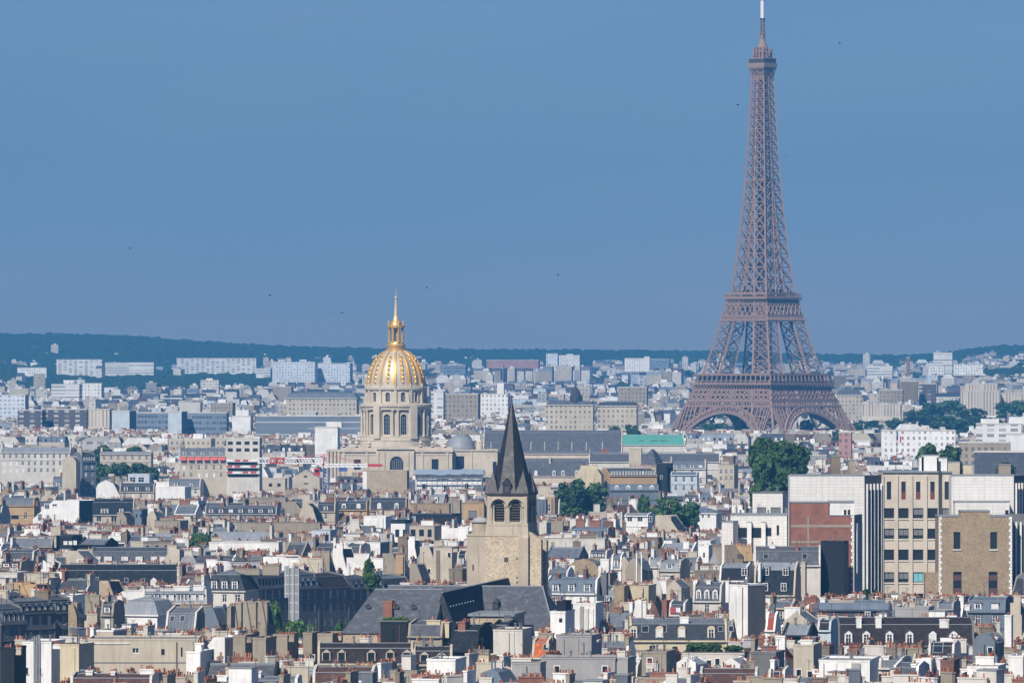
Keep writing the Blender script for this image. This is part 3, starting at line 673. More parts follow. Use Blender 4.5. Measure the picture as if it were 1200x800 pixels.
# arches between the legs
for k in range(4):
    mb = MB(); n = 26; R0 = 37.0; zc, rz_ = 3.0, 34.5
    for lay in (0, 1):
        pts_i = []; pts_o = []
        for i in range(n+1):
            t = math.pi*i/n; zi = zc+rz_*math.sin(t); zo = zc+(rz_+4.2)*math.sin(t)
            o_ = hw(max(zi, 0))+1.0-lay*3.0
            pts_i.append(rotf(k, R0*math.cos(t), o_, zi)); pts_o.append(rotf(k, (R0+3.6)*math.cos(t), hw(max(zo,0))+1.0-lay*3.0, zo))
        for i in range(n):
            mb.beam(pts_i[i], pts_i[i+1], 1.6, 'eiffel'); mb.beam(pts_o[i], pts_o[i+1], 1.3, 'eiffel')
            mb.beam(pts_i[i], pts_o[i], .75, 'eiffel'); 
            if lay == 0: mb.beam(pts_i[i], pts_o[i+1], .5, 'eiffel'); mb.beam(pts_i[i+1], pts_o[i], .5, 'eiffel')
    # spandrel posts from the arch up to the band
    for i in range(3, n-2):
        t = math.pi*i/n; x = (R0+3.6)*math.cos(t); zo = zc+(rz_+4.2)*math.sin(t)
        if zo < 41: mb.beam(rotf(k, x, hw(zo)+.3, zo), rotf(k, x, hw(42)+.3, 42.5), .8, 'eiffel')
    eroot.kids.append(P('arch', mb))
mb = MB()
def band(mb, z0, z1, n, tb, chord, cross=True, e=.5, inset=0):
    for k in range(4):
        o0, o1 = hw(z0)+e-inset, hw(z1)+e-inset
        mb.beam(rotf(k,-o0,o0,z0), rotf(k,o0,o0,z0), chord, 'eiffel'); mb.beam(rotf(k,-o1,o1,z1), rotf(k,o1,o1,z1), chord, 'eiffel')
        for i in range(n):
            a, b = -1+2*i/n, -1+2*(i+1)/n
            if cross: mb.beam(rotf(k,a*o0,o0,z0), rotf(k,b*o1,o1,z1), tb, 'eiffel'); mb.beam(rotf(k,b*o0,o0,z0), rotf(k,a*o1,o1,z1), tb, 'eiffel')
            else: mb.beam(rotf(k,a*o0,o0,z0), rotf(k,a*o1,o1,z1), tb, 'eiffel')
band(mb, 41.5, 45.2, 30, .5, 1.1); band(mb, 46, 49.4, 17, .75, .9); band(mb, 49.4, 52.8, 17, .75, 1.0)
def ring(mb, o, z0, z1, t, mat):
    for k in range(4):
        q = [rotf(k,-o,o,z0), rotf(k,o,o,z0), rotf(k,o,o,z1), rotf(k,-o,o,z1)]; mb.face(q, mat); 
        i = o-t; mb.face([rotf(k,-o,o,z1), rotf(k,o,o,z1), rotf(k,i,i,z1), rotf(k,-i,i,z1)], mat); mb.face([rotf(k,-i,i,z0), rotf(k,i,i,z0), rotf(k,o,o,z0), rotf(k,-o,o,z0)], mat)
        mb.face([rotf(k,i,i,z0), rotf(k,-i,i,z0), rotf(k,-i,i,z1), rotf(k,i,i,z1)], mat)
ring(mb, 32.6, 52.9, 56.2, 12, 'eiffeldark'); ring(mb, 35.4, 56.2, 57.6, 16, 'eiffel'); ring(mb, 30.5, 57.6, 62.6, 2, 'eiffeldark')  # first ring: dark backing, the shade between the consoles put into its colour
for k in range(4):
    for i in range(27):
        x = -33+66*i/26; mb.beam(rotf(k,x,33.5,53), rotf(k,x*1.05,35.2,56.2), .9, 'eiffel')
    for i in range(17):
        x = -34.4+68.8*i/16; mb.beam(rotf(k,x,34.6,57.6), rotf(k,x*.97,33.4,63.2), .7, 'eiffel')
    mb.beam(rotf(k,-33.4,33.4,63.2), rotf(k,33.4,33.4,63.2), 1.0, 'eiffel'); mb.beam(rotf(k,-34.9,34.9,58.8), rotf(k,34.9,34.9,58.8), .4, 'eiffel')
eroot.kids.append(P('first_platform', mb))
for k in range(4):
    mb = MB(); a = [rotf(k,-20,31,57.5), rotf(k,20,25,62.6)]
    xs = sorted((a[0][0], a[1][0])); yy = sorted((a[0][1], a[1][1])); mb.box(xs[0], xs[1], yy[0], yy[1], 57.5, 62.4, 'eiffeldark'); mb.box(xs[0]-.5, xs[1]+.5, yy[0]-.5, yy[1]+.5, 62.4, 63.0, 'eiffel')
    eroot.kids.append(P('pavilion', mb))
mb = MB(); band(mb, 100, 103.5, 26, .5, .8); band(mb, 103.5, 111.5, 9, .7, .9)
ring(mb, 17.2, 111.5, 114.8, 6, 'eiffeldark'); ring(mb, 19.2, 114.8, 116.3, 8, 'eiffel'); ring(mb, 16.6, 118.2, 119.4, 5, 'eiffel')  # lowest ring coloured dark in place of the shaded recess under the deck
for k in range(4):
    for i in range(21):
        x = -17+34*i/20; mb.beam(rotf(k,x,17.3,111.7), rotf(k,x*1.1,18.9,114.8), .5, 'eiffel')
    for i in range(29): x = -19+38*i/28; mb.beam(rotf(k,x,18.9,116.3), rotf(k,x,18.9,118), .3, 'eiffel')
    mb.beam(rotf(k,-18.9,18.9,118), rotf(k,18.9,18.9,118), .45, 'eiffel')
mb.box(-10,10,-10,10,116.3,121,'eiffeldark'); mb.box(-10.5,10.5,-10.5,10.5,121,121.6,'eiffel')
eroot.kids.append(P('second_platform', mb))
mb = MB(); z = 116.0; lev = [z]
while z < 268: z += lerp(10.4, 5.2, min(1, (z-116)/140)); lev.append(z)
lev[-1] = 272
for z0, z1 in zip(lev, lev[1:]):
    o0, o1, i0, i1 = hw(z0), hw(z1), inn(z0), inn(z1); tb = .62 if z0 < 190 else .5
    for k in range(4):
        mb.beam(rotf(k,-o0,o0,z0), rotf(k,-o1,o1,z1), 1.15 if z0 < 200 else .95, 'eiffel')
        if i0 > .9:
            for s_ in (-1, 1): mb.beam(rotf(k,s_*i0,o0,z0), rotf(k,s_*i1,o1,z1), .9, 'eiffel')
            panel(mb, k, -o0,-i0,z0, -o1,-i1,z1, o0,o1, tb); panel(mb, k, i0,o0,z0, i1,o1,z1, o0,o1, tb); panel(mb, k, -i0,i0,z0, -i1,i1,z1, o0,o1, tb)
            if i0 > 1.5: panel(mb, k, -i0,i0,z0, -i1,i1,z1, i0, i1, tb*.8)
        else:
            mb.beam(rotf(k,0,o0,z0), rotf(k,0,o1,z1), .9, 'eiffel'); panel(mb, k, -o0,0,z0, -o1,0,z1, o0,o1, tb); panel(mb, k, 0,o0,z0, 0,o1,z1, o0,o1, tb)
for sx in (-1, 1):
    for sy in (-1, 1):
        mb.beam((sx*1.9, sy*1.9, 116), (sx*1.6, sy*1.6, 272), .8, 'eiffeldark')
for z in lev: mb.box(-1.9, 1.9, -1.9, 1.9, z-.3, z+.3, 'eiffeldark')
mb.box(-6.2,6.2,-6.2,6.2,195,196.2,'eiffel'); mb.box(-3,3,-3,3,196.2,198.5,'eiffeldark')
eroot.kids.append(P('upper_shaft', mb))
mb = MB()
for k in range(4):
    for i in range(9): x = -1+2*i/8; mb.beam(rotf(k,x*5.1,5.1,266), rotf(k,x*6.6,6.6,272.6), .4, 'eiffel')
mb.box(-5.2,5.2,-5.2,5.2,265.5,267.2,'eiffel'); mb.box(-4,4,-4,4,267.2,272.4,'eiffeldark')
ring(mb, 6.9, 272.4, 273.4, 6.8, 'eiffel'); ring(mb, 7.2, 273.4, 276.2, 6.8, 'eiffel'); ring(mb, 6.6, 276.2, 279, 6, 'eiffeldark'); ring(mb, 6.9, 279, 279.7, 6.8, 'eiffel')
mb.lathe([(5,279.7),(5,283),(5.6,283.2),(5.6,283.9),(4.2,284.2),(3.8,287),(2.6,290),(1.6,293),(1.4,296)], 16, 'eiffel')
for i in range(16):
    t = 2*math.pi*i/16; mb.beam((6.4*math.cos(t),6.4*math.sin(t),279.5), (6.6*math.cos(t),6.6*math.sin(t),284.5+(i % 3)), .5, 'eiffel'); mb.beam((3.5*math.cos(t),3.5*math.sin(t),286), (6*math.cos(t),6*math.sin(t),286.8), .45, 'eiffel')
    if i % 2 == 0: mb.box(6.2*math.cos(t)-.5, 6.2*math.cos(t)+.5, 6.2*math.sin(t)-.5, 6.2*math.sin(t)+.5, 281, 285.5, 'eiffel')
eroot.kids.append(P('top_gallery', mb))
mb = MB()
for sx in (-1, 1):
    for sy in (-1, 1): mb.beam((sx*1.3, sy*1.3, 293), (sx*.9, sy*.9, 307), .6, 'eiffel')
for i in range(7): z = 294+2*i; mb.box(-1.2,1.2,-1.2,1.2,z,z+.8,'eiffeldark')
mb.lathe([(1.35,307),(1.35,319.6),(0,319.7)], 12, 'frame'); mb.lathe([(1.9,319.7),(1.9,320.3),(.35,320.4),(.3,326),(0,326.2)], 10, 'metaldark')
mb.lathe([(1.8,306.4),(1.8,307.0),(1.3,307.1)], 10, 'metaldark')
eroot.kids.append(P('antenna', mb))
tag(realize(eroot), 'tall brown iron lattice tower with two platforms rising far behind the roofs', 'tower')
# ------------------------------------------------------------------ golden dome church
GD = 2747.0; gs = GD/F
def gz(y): return CZ-(y-HY)*gs
groot = P('domed_church', None, (X(463.2, GD), GD+16, 0), 0)
def archwall(mb, x0, x1, z0, z1, arches, mat, y=0, depth=.4, n=8, frm=None):
    f = frm or (lambda x, yy, z: (x, yy, z)); ar = sorted(arches); xx = x0
    for cx, a, zb, zs in ar:
        mb.face([f(xx,y,z0), f(cx-a,y,z0), f(cx-a,y,z1), f(xx,y,z1)], mat)
        if zb > z0: mb.face([f(cx-a,y,z0), f(cx+a,y,z0), f(cx+a,y,zb), f(cx-a,y,zb)], mat); mb.face([f(cx-a,y,zb), f(cx+a,y,zb), f(cx+a,y+depth,zb), f(cx-a,y+depth,zb)], mat)
        pts = [(cx-a*math.cos(math.pi*i/n), zs+a*math.sin(math.pi*i/n)) for i in range(n+1)]
        for (xa, za), (xb, zb_) in zip(pts, pts[1:]):
            mb.face([f(xa,y,za), f(xb,y,zb_), f(xb,y,z1), f(xa,y,z1)], mat); mb.face([f(xa,y+depth,za), f(xb,y+depth,zb_), f(xb,y,zb_), f(xa,y,za)], mat)
        for sx in (-1, 1):
            q = [f(cx+sx*a,y,zb), f(cx+sx*a,y+depth,zb), f(cx+sx*a,y+depth,zs), f(cx+sx*a,y,zs)]; mb.face(q if sx < 0 else q[::-1], mat)
        xx = cx+a
    mb.face([f(xx,y,z0), f(x1,y,z0), f(x1,y,z1), f(xx,y,z1)], mat)
def curved(r):       # wraps a flat wall round a drum
    return lambda x, yy, z: ((r-yy)*math.sin(x/r), -(r-yy)*math.cos(x/r), z)
def arch_pane(w, h, n=8):
    b = MB(); a = w/2; zs = h-a; pts = [(-a,0),(a,0)]+[(a*math.cos(math.pi*i/n), zs+a*math.sin(math.pi*i/n)) for i in range(n+1)]
    b.face([(x,0,z) for x, z in pts], 'glass')
    for x in (-a*.33, a*.33): b.box(x-.07, x+.07, -.06, -.003, 0, zs+a*.8, 'lead')
    z = h*.2
    while z < zs: b.box(-a, a, -.05, -.002, z-.06, z+.06, 'lead'); z += h*.2
    return b
def drum(r_px, y0, y1, wyb, wyt, ww, name):
    r = r_px*gs; mb = MB(); L = math.pi*r; z0, z1 = gz(y0), gz(y1); a = ww*gs/2
    ar = [((15+30*i)*math.pi/180*r, a, gz(wyb), gz(wyt)-a) for i in range(-6, 6)]
    archwall(mb, -L, L, z0, z1, ar, 'invstone', 0, .9, 8, curved(r)); return mb, r, z0, z1
LT = lambda mb, prof, n=48, mat='invstone': mb.lathe([(r*gs, gz(y)) for r, y in prof], n, mat)
mb, r, z0, z1 = drum(38.5, 512, 478, 509, 485, 7.4, 'drum'); kids = []
LT(mb, [(42.5,560),(42.5,517),(43,516.5),(43,515),(41.8,514.6),(41.8,511),(38.5,510.8)])
LT(mb, [(38.5,480.5),(41.5,480),(41.5,477.5),(43,476.5),(43.2,474),(40,473),(36.5,472.6)])
wp = arch_pane(7.0*gs, 24*gs)
for i in range(12):
    t = rad(15+30*i); kids.append(P('window', wp, ((r-.8)*math.sin(t), -(r-.8)*math.cos(t), gz(509)), t))
colb = MB(); rr = 1.55*gs; colb.lathe([(rr*1.3,gz(511)),(rr*1.3,gz(509.8)),(rr,gz(509.5)),(rr*.85,gz(483)),(rr*1.25,gz(481.5)),(rr*1.35,gz(480.2))], 10, 'invstone')
for i in range(12):
    for e in (-4.6, 4.6):
        t = rad(30*i+e); kids.append(P('column', colb, (40.3*gs*math.sin(t), -40.3*gs*math.cos(t), 0)))
# four massive buttresses of the drum
for i in range(4):
    t = rad(45+90*i); b = MB(); b.box(-4.2*gs, 4.2*gs, -44.5*gs, -37*gs, gz(514), gz(476), 'invstone'); kids.append(P('buttress', b, (0,0,0), t+rad(15) if i % 2 else t-rad(15)))
groot.kids.append(P('drum', mb, kids=kids))
mb, r, z0, z1 = drum(35, 473, 456.5, 470.5, 459.5, 5.2, 'attic'); LT(mb, [(35,457),(36.8,456.5),(37,454),(35.5,453.4),(35.5,451.8),(33.6,451.6)]); kids = []
wp = arch_pane(4.9*gs, 11*gs)
for i in range(12):
    t = rad(15+30*i); kids.append(P('window', wp, ((r-.8)*math.sin(t), -(r-.8)*math.cos(t), gz(470.5)), t))
    t = rad(30*i); b = MB(); b.box(-1.6*gs, 1.6*gs, -36.6*gs, -34*gs, gz(473), gz(457), 'invstone'); kids.append(P('pilaster', b, (0,0,0), t))
    b = MB(); b.lathe([(1.1*gs,gz(456)),(.8*gs,gz(453)),(1.2*gs,gz(452)),(.5*gs,gz(450)),(0,gz(448.5))], 8, 'invstone', 36*gs*math.sin(t), -36*gs*math.cos(t)); kids.append(P('finial', b))
for i in range(4):      # scroll consoles
    t = rad(22+90*i); b = MB(); b.poly_slab([(35*gs,gz(473)),(41*gs,gz(473)),(38.5*gs,gz(468)),(35.2*gs,gz(460))], -.7, .7, 'invstone'); kids.append(P('scroll', b, (0,0,0), t))
groot.kids.append(P('attic', mb, kids=kids))
mb = MB(); prof = []
for i in range(25):
    h = 41.5*i/24; prof.append((33.6*math.sqrt(max(0, 1-(h/43.6)**2))*gs, gz(451.8-h)))
SEQ = ['gold','goldpale','domelead','domelead','goldpale','gold','gold','goldpale','domelead','domelead','goldpale','gold']
def dm(k, i):
    m_ = SEQ[k % 12]
    if m_ in ('gold','goldpale') and 4 <= k % 12 <= 7: return m_ if (i*7+(k//12)) % 5 != 0 and 1 < i < 22 else 'domelead'
    return m_
mb.lathe(prof, 144, 'gold', a0=rad(-2.5*1+90), a1=rad(-2.5*1+90+360), matf=dm, smooth=True)
kids = []
for i in range(12):
    t = rad(30*i+90); b = MB()
    for (r0, z0), (r1, z1) in zip(prof, prof[1:]): b.beam(((r0+.15)*math.cos(t),(r0+.15)*math.sin(t),z0), ((r1+.15)*math.cos(t),(r1+.15)*math.sin(t),z1), 1.0*(.4+.6*r0/prof[0][0]), 'gold')
    kids.append(P('gilded_rib', b))
    t = rad(30*i+105); b = MB()
    for j in range(3, 21, 3):
        r0, z0 = prof[j]; q = (.75-.15*(j % 2))*(.45+.55*r0/prof[0][0])
        b.lathe([(q*.6,z0-1.2),(q*1.1,z0-.3),(q*.7,z0+.5),(q*1.0,z0+1.1),(0,z0+1.7)], 6, 'gold', r0*math.cos(t), r0*math.sin(t))
    kids.append(P('gilded_trophy', b))
groot.kids.append(P('dome', mb, kids=kids))
mb = MB(); G = lambda prof, n=24, mat='gold': mb.lathe([(r*gs, gz(y)) for r, y in prof], n, mat)
G([(10,411.5),(11.5,411),(11.5,409.5),(10.6,409),(10.6,406.5),(11.4,406),(11.4,403.5),(9.5,403),(8.6,400.5),(0,400)])
G([(10,384),(10.6,383.5),(10.6,381),(7,380.2),(6.2,377.5),(5,376),(4.2,374.5),(3.9,374)])
for i in range(8):
    t = rad(45*i+22.5); c = (8.3*gs*math.cos(t), 8.3*gs*math.sin(t)); mb.lathe([(1.8*gs,gz(401)),(1.6*gs,gz(399)),(1.4*gs,gz(386)),(2.0*gs,gz(383.2))], 8, 'gold', *c)
    if i % 2 == 0:
        c = (9.3*gs*math.cos(t), 9.3*gs*math.sin(t)); mb.lathe([(1.2*gs,gz(381)),(.9*gs,gz(379)),(1.2*gs,gz(377.6)),(.6*gs,gz(376.4)),(.7*gs,gz(375.6)),(0,gz(374.6))], 8, 'gold', *c)
mb.lathe([(3.6*gs,gz(401)),(3.6*gs,gz(383.5))], 12, 'domelead')
groot.kids.append(P('lantern', mb))
mb = MB(); mb.lathe([(3.7*gs,gz(374.2)),(2.6*gs,gz(370)),(1.1*gs,gz(350)),(1.7*gs,gz(349.3)),(1.8*gs,gz(348)),(.9*gs,gz(346.8)),(.3*gs,gz(346)),(.25*gs,gz(338)),(0,gz(337.5))], 12, 'goldpale')
mb.box(-1.1*gs, 1.1*gs, -.12, .12, gz(342.6), gz(341.9), 'gold'); groot.kids.append(P('spire', mb))
# square body of the church
mb = MB(); xl, xr = (399.5-463.2)*gs, (530-463.2)*gs; zt = gz(527); fy = -20.0
rx = lambda p: (p-463.2)*gs
holes = [(rx(415),rx(423),gz(550),gz(538)),(rx(506),rx(514),gz(550),gz(537.5))]
aw, q = 7.8*gs, MB()
mb.wallgrid(xl, rx(441), 0, zt, holes[:1], 'invstone', fy, .6); mb.wallgrid(rx(486), xr, 0, zt, holes[1:], 'invstone', fy, .6)
archwall(mb, rx(441), rx(486), 0, zt, [(rx(465), aw, gz(550), gz(542))], 'invstone', fy-1.2, .9)
mb.box(rx(441), rx(486), fy-1.19, fy, 0, zt, 'invstone', 'fd'); mb.box(xl, xr, fy+.002, 24, 0, zt, 'invstone', 'fd')
mb.box(xl-.5, xr+.5, fy-.7, 24.5, zt-.9, zt+.3, 'invstone'); mb.box(xl, xr, fy-.25, fy+.3, zt+.3, zt+1.6, 'invstone')
mb.box(xl-.2, rx(441)-.01, fy-.25, fy-.003, gz(533), gz(532), 'invstone'); mb.box(rx(486)+.01, xr+.2, fy-.25, fy-.003, gz(533), gz(532), 'invstone')
mb.poly_slab([(rx(441.5),zt+.3),(rx(486),zt+.3),(rx(463.6),gz(521))], fy-1.9, fy-.5, 'invstone')
for p in (443, 450, 478, 484, 495, 524, 403, 430): mb.box(rx(p)-.55, rx(p)+.55, fy-.45-(1.2 if 440 < p < 487 else 0), fy-.004, 0, zt-.95, 'invstone')
kids = []
for p in (403, 418, 433, 493, 507, 522):
    b = MB(); b.lathe([(.9,zt+1.6),(.7,zt+2.6),(1.1,zt+3.0),(.5,zt+3.9),(0,zt+4.6)], 8, 'invstone', rx(p), fy); kids.append(P('finial', b))
b = MB(); b.face([(-aw,0,0),(aw,0,0),(aw,0,8*gs),(aw*.7,0,8*gs+aw*.71),(0,0,8*gs+aw),(-aw*.7,0,8*gs+aw*.71),(-aw,0,8*gs)], 'glass')
for i in range(5): x = -aw*.66+aw*1.32*i/4; b.box(x-.12, x+.12, -.1, -.003, 0, 8*gs+aw*.7, 'lead')
kids.append(P('window', b, (rx(465), fy-.35, gz(550))))
for x0_, x1_, zb_, zt_ in holes: kids.append(P('window', window_mb(x1_-x0_, zt_-zb_, 'dark'), ((x0_+x1_)/2, fy+.5, zb_)))
groot.kids.append(P('church_body', mb, kids=kids))
mb = MB(); mb.box(rx(383), rx(399), fy+1, 20, 0, gz(529), 'invstone', 'd'); mb.box(rx(381.5), rx(400), fy-.2, 21, gz(529), gz(527.4), 'invstone'); kids = []
for i in range(4):
    b = MB(); b.lathe([(.8,0),(.7,gz(529.2))], 10, 'invstone', rx(384.5+4.3*i), fy+.3); kids.append(P('column', b))
groot.kids.append(P('corner_pavilion', mb, kids=kids))
tag(realize(groot), 'classical stone church with gilded ribbed dome and gold lantern', 'church')
# lower stone ranges beside it
mb = MB(); ox = X(556, GD+6); L = lambda p: (p-556)*gs
mb.wallgrid(L(530.3), L(583), 0, gz(528.5), [(L(534),L(544),gz(549),gz(534.5)),(L(577.5),L(582),gz(556),gz(541))], 'invstone', 0, .7); mb.box(L(530.3), L(583), .002, 30, 0, gz(528.5), 'invstone', 'fd'); mb.box(L(530), L(583.5), -.5, 30.3, gz(528.5), gz(527), 'invstone')
mb.box(L(552), L(553.5), -.4, -.003, 0, gz(529), 'invstone')
sroot = P('church_annex', None, (ox, GD+6, 0), 0, [P('walls', mb, kids=[P('window', window_mb(10*gs, 14.5*gs, 'dark'), (L(539), .6, gz(549))), P('window', window_mb(4.5*gs, 15*gs, 'dark'), (L(579.7), .6, gz(556)))])])
mb = MB(); mb.lathe([(17.5*gs,gz(527)),(17.5*gs,gz(524.5)),(17*gs,gz(524)),(15.5*gs,gz(518)),(11.5*gs,gz(513)),(5.5*gs,gz(510.4)),(1.5*gs,gz(510)),(1.3*gs,gz(508)),(.4*gs,gz(506.5)),(.3*gs,gz(502)),(0,gz(501.8))], 28, 'lead', L(539.5), 12)
sroot.kids.append(P('lead_dome', mb)); mb = MB(); mb.lathe([(4*gs,gz(527)),(4*gs,gz(519)),(4.6*gs,gz(518.5)),(0,gz(514))], 8, 'invstone', L(561.5), 8); sroot.kids.append(P('turret', mb))
tag(realize(sroot), 'stone annex with low grey lead dome beside the gilded church', 'church annex')
# ------------------------------------------------------------------ spired bell tower in the middle
BD = 1131.0; bs = BD/F
def bz(y): return CZ-(y-HY)*bs
broot = P('bell_tower', None, (X(599.6, BD), BD+3.8, 0), rad(-13)); hb = 3.85
def four(fn, mb):
    q = MB(); fn(q)
    for k in range(4): mb.add(q, Matrix.Rotation(rad(90*k), 4, 'Z'))
mb = MB(); zb, ze = bz(614), bz(578)
AR = [(-1.65, 1.45), (1.65, 1.45)]
def bel(q):
    zs = bz(593.5)
    archwall(q, -hb, hb, zb, ze, [(c, a, zb+.5, zs) for c, a in AR], 'belstone', -hb, .45, 12)
    archwall(q, -hb+.02, hb-.02, zb, ze, [(c, 1.02, zb+.5, zs) for c, a in AR], 'belstone', -hb+.45, .45, 12)
    for c, a in AR:
        n = 12; pts = [(c-(a+.16)*math.cos(math.pi*i/n), zs+(a+.16)*math.sin(math.pi*i/n)) for i in range(n+1)]
        for (xa, za), (xb, zb_) in zip(pts, pts[1:]): q.beam((xa,-hb-.06,za), (xb,-hb-.06,zb_), .26, 'belstone')
    q.box(-hb-.15, hb+.15, -hb-.15, -hb+.3, ze-.35, ze, 'belstone'); q.box(-hb-.1, -hb+.55, -hb-.1, -hb-.004, zb, ze-.4, 'belstone'); q.box(hb-.55, hb+.1, -hb-.1, -hb-.004, zb, ze-.4, 'belstone')
four(bel, mb); mb.box(-hb-.25, hb+.25, -hb-.25, hb+.25, zb-.3, zb+.15, 'belstone')
kids = []
lv = MB(); z = zb+.6
while z < bz(588): lv.face([(-1.0,-.28,z),(1.0,-.28,z),(1.0,.1,z+.42),(-1.0,.1,z+.42)], 'darktrim'); z += .5
lv.face([(-1.1,.15,zb+.5),(1.1,.15,zb+.5),(1.1,.15,bz(586.5)),(-1.1,.15,bz(586.5))], 'crate')
co = MB(); co.lathe([(.3,zb+.15),(.3,zb+.5),(.2,zb+.6),(.18,bz(595.5)),(.3,bz(594)),(.34,bz(593.2))], 10, 'belstone')
for k in range(4):
    mtx = Matrix.Rotation(rad(90*k), 4, 'Z')
    for c, a in AR: kids.append(P('louvres', lv, tuple(mtx @ Vector((c, -hb+.85, 0))), rad(90*k)))
    for x in (-3.05, -.35, .35, 3.05, -2.65, 2.65): kids.append(P('colonnette', co, tuple(mtx @ Vector((x, -hb+.05 if abs(x) not in (2.65,) else -hb+.3, 0)))))
broot.kids.append(P('belfry', mb, kids=kids))
mb = MB(); h2 = 4.15; zs2, zs1 = bz(628), bz(616)
mb.box(-h2, h2, -h2, h2, 0, zs2, 'towerrubble', 'dt')
pa = [(-h2-.1,-h2-.1,zs2),(h2+.1,-h2-.1,zs2),(h2+.1,h2+.1,zs2),(-h2-.1,h2+.1,zs2)]; pb = [(-hb-.2,-hb-.2,zs1),(hb+.2,-hb-.2,zs1),(hb+.2,hb+.2,zs1),(-hb-.2,hb+.2,zs1)]
pm = [(x*.985, y*.985, zs2+.7) for x, y, z in pa]
for i in range(4): j = (i+1) % 4; mb.face([pa[i],pa[j],pm[j],pm[i]], 'offwhite' if 0 else 'belstone'); mb.face([pm[i],pm[j],pb[j],pb[i]], 'belstone')
b = MB(); b.box(-.55, .55, -.02, .0, -.1, 0, 'belstone')
kids = []
for (px, py, w_, h_) in ((600, 655.5, .75, .85),):
    b = MB(); b.face([(-w_/2,-.03,0),(w_/2,-.03,0),(w_/2,-.03,h_),(-w_/2,-.03,h_)], 'crate'); b.box(-w_/2-.2, -w_/2, -.08, -.004, -.15, h_+.2, 'belstone'); b.box(w_/2, w_/2+.2, -.08, -.004, -.15, h_+.2, 'belstone'); b.box(-w_/2, w_/2, -.08, -.004, h_, h_+.2, 'belstone')
    kids.append(P('window', b, ((px-600.5)*bs, -h2, bz(py)-h_/2)))
broot.kids.append(P('shaft', mb, kids=kids))
mb = MB(); mb.box(2.25, h2+.06, -h2-.3, -h2-.004, 0, bz(630), 'belstone'); mb.face([(2.25,-h2-.3,bz(630)+.001),(h2+.06,-h2-.3,bz(630)+.001),(h2+.06,-h2,bz(625)),(2.25,-h2,bz(625))], 'belstone')
z = 2.0; R_ = random.Random(4)
while z < bz(632): mb.box(2.15-.35*(R_.random() < .5), 2.6, -h2-.34, -h2-.01, z, z+.42, 'belstone'); z += .9
broot.kids.append(P('pilaster', mb))
for yy0, yy1, xo, zt in ((-3.6, -2.2, 2.4, bz(632)), (1.0, 2.6, 2.4, bz(634))):
    mb = MB(); mb.box(h2+.004, h2+xo, yy0, yy1, 0, zt, 'towerrubble', 't'); mb.face([(h2+.004,yy0,zt+1.6),(h2+.004,yy1,zt+1.6),(h2+xo+.1,yy1,zt),(h2+xo+.1,yy0,zt)][::-1], 'belstone')
    mb.face([(h2+.004,yy0,zt),(h2+xo,yy0,zt),(h2+.004,yy0,zt+1.6)], 'towerrubble'); broot.kids.append(P('buttress', mb))
mb = MB(); x0_, x1_ = -h2-3.65, -h2+.1; mb.box(x0_, x1_, -h2+.15, -h2+4.2, 0, bz(628), 'belstone', 'd')
mb.box(x0_-.12, x1_+.05, -h2+.03, -h2+4.3, bz(628), bz(626), 'belstone')
cx_ = (x0_+x1_)/2+.35; mb.lathe([(1.6,bz(626)),(1.6,bz(613)),(1.85,bz(612.4))], 20, 'belstone', cx_, -h2+2.1, smooth=False)
mb.lathe([(1.85,bz(612.4)),(1.9,bz(611)),(1.0,bz(607)),(0,bz(605))], 20, 'concrete', cx_, -h2+2.1, smooth=False)
b = MB(); b.box(-.15, .15, -.05, -.01, 0, 1.1, 'crate'); b.box(-.3,-.15,-.06,-.004,-.1,1.2,'belstone'); b.box(.15,.3,-.06,-.004,-.1,1.2,'belstone')
broot.kids.append(P('stair_turret', mb, kids=[P('slit_window', b, ((562-553)*bs+x0_-.2, -h2+.15, bz(668)))]))
mb = MB(); o = 4.2; zt, ze2 = bz(470.5), bz(577.5); tn = math.tan(rad(22.5)); a1 = o*.93
oc = lambda r, z: [(r*x, r*y, z) for x, y in ((-tn,-1),(tn,-1),(1,-tn),(1,tn),(tn,1),(-tn,1),(-1,tn),(-1,-tn))]
rings = [oc(o, ze2), oc(a1*.93, bz(571)), oc(a1*.5, bz(527)), oc(.12, zt)]
for q0, q1 in zip(rings, rings[1:]):
    for i in range(8): j = (i+1) % 8; mb.face([q0[i],q0[j],q1[j],q1[i]], 'spireslate' if i % 2 == 0 else 'slateblack')
mb.box(-o, o, -o, o, ze2-.35, ze2-.002, 'darktrim')
kids = []
for sx, sy in ((-1,-1),(1,-1),(1,1),(-1,1)):
    b = MB(); A = (sx*o, sy*o*tn, ze2); C = (sx*o*tn, sy*o, ze2); K = (sx*o, sy*o, ze2); Tp = (sx*o*.69, sy*o*.69, bz(551)); 
    In = (sx*o*.5, sy*o*.5, ze2+.5)
    for f3 in ((A,K,Tp),(K,C,Tp),(C,In,Tp),(In,A,Tp)): b.face(f3, 'spireslate')
    b.beam((Tp[0],Tp[1],Tp[2]-.3), (Tp[0],Tp[1],bz(549)), .14, 'metaldark'); kids.append(P('corner_pinnacle', b))
b = MB(); b.wallgrid(-.75, .75, 0, 1.7, [(-.5,.5,.15,1.5)], 'slate', 0, .3); b.face([(-.5,.16,.15),(.5,.16,.15),(.5,.16,1.5),(-.5,.16,1.5)], 'crate')
b.face([(-.75,0,1.7),(.75,0,1.7),(0,0,2.7)], 'slate')
for sx in (-1, 1):
    q = [(sx*.75,0,0),(sx*.75,2.2,0),(sx*.75,2.2,1.7),(sx*.75,0,1.7)]; b.face(q if sx > 0 else q[::-1], 'spireslate'); q = [(sx*.95,-.15,1.55),(0,-.15,2.78),(0,2.4,2.78),(sx*.95,2.4,1.55)]; b.face(q if sx > 0 else q[::-1], 'slate')
kids.append(P('dormer', b, (0, -o-.12, ze2+.05)))
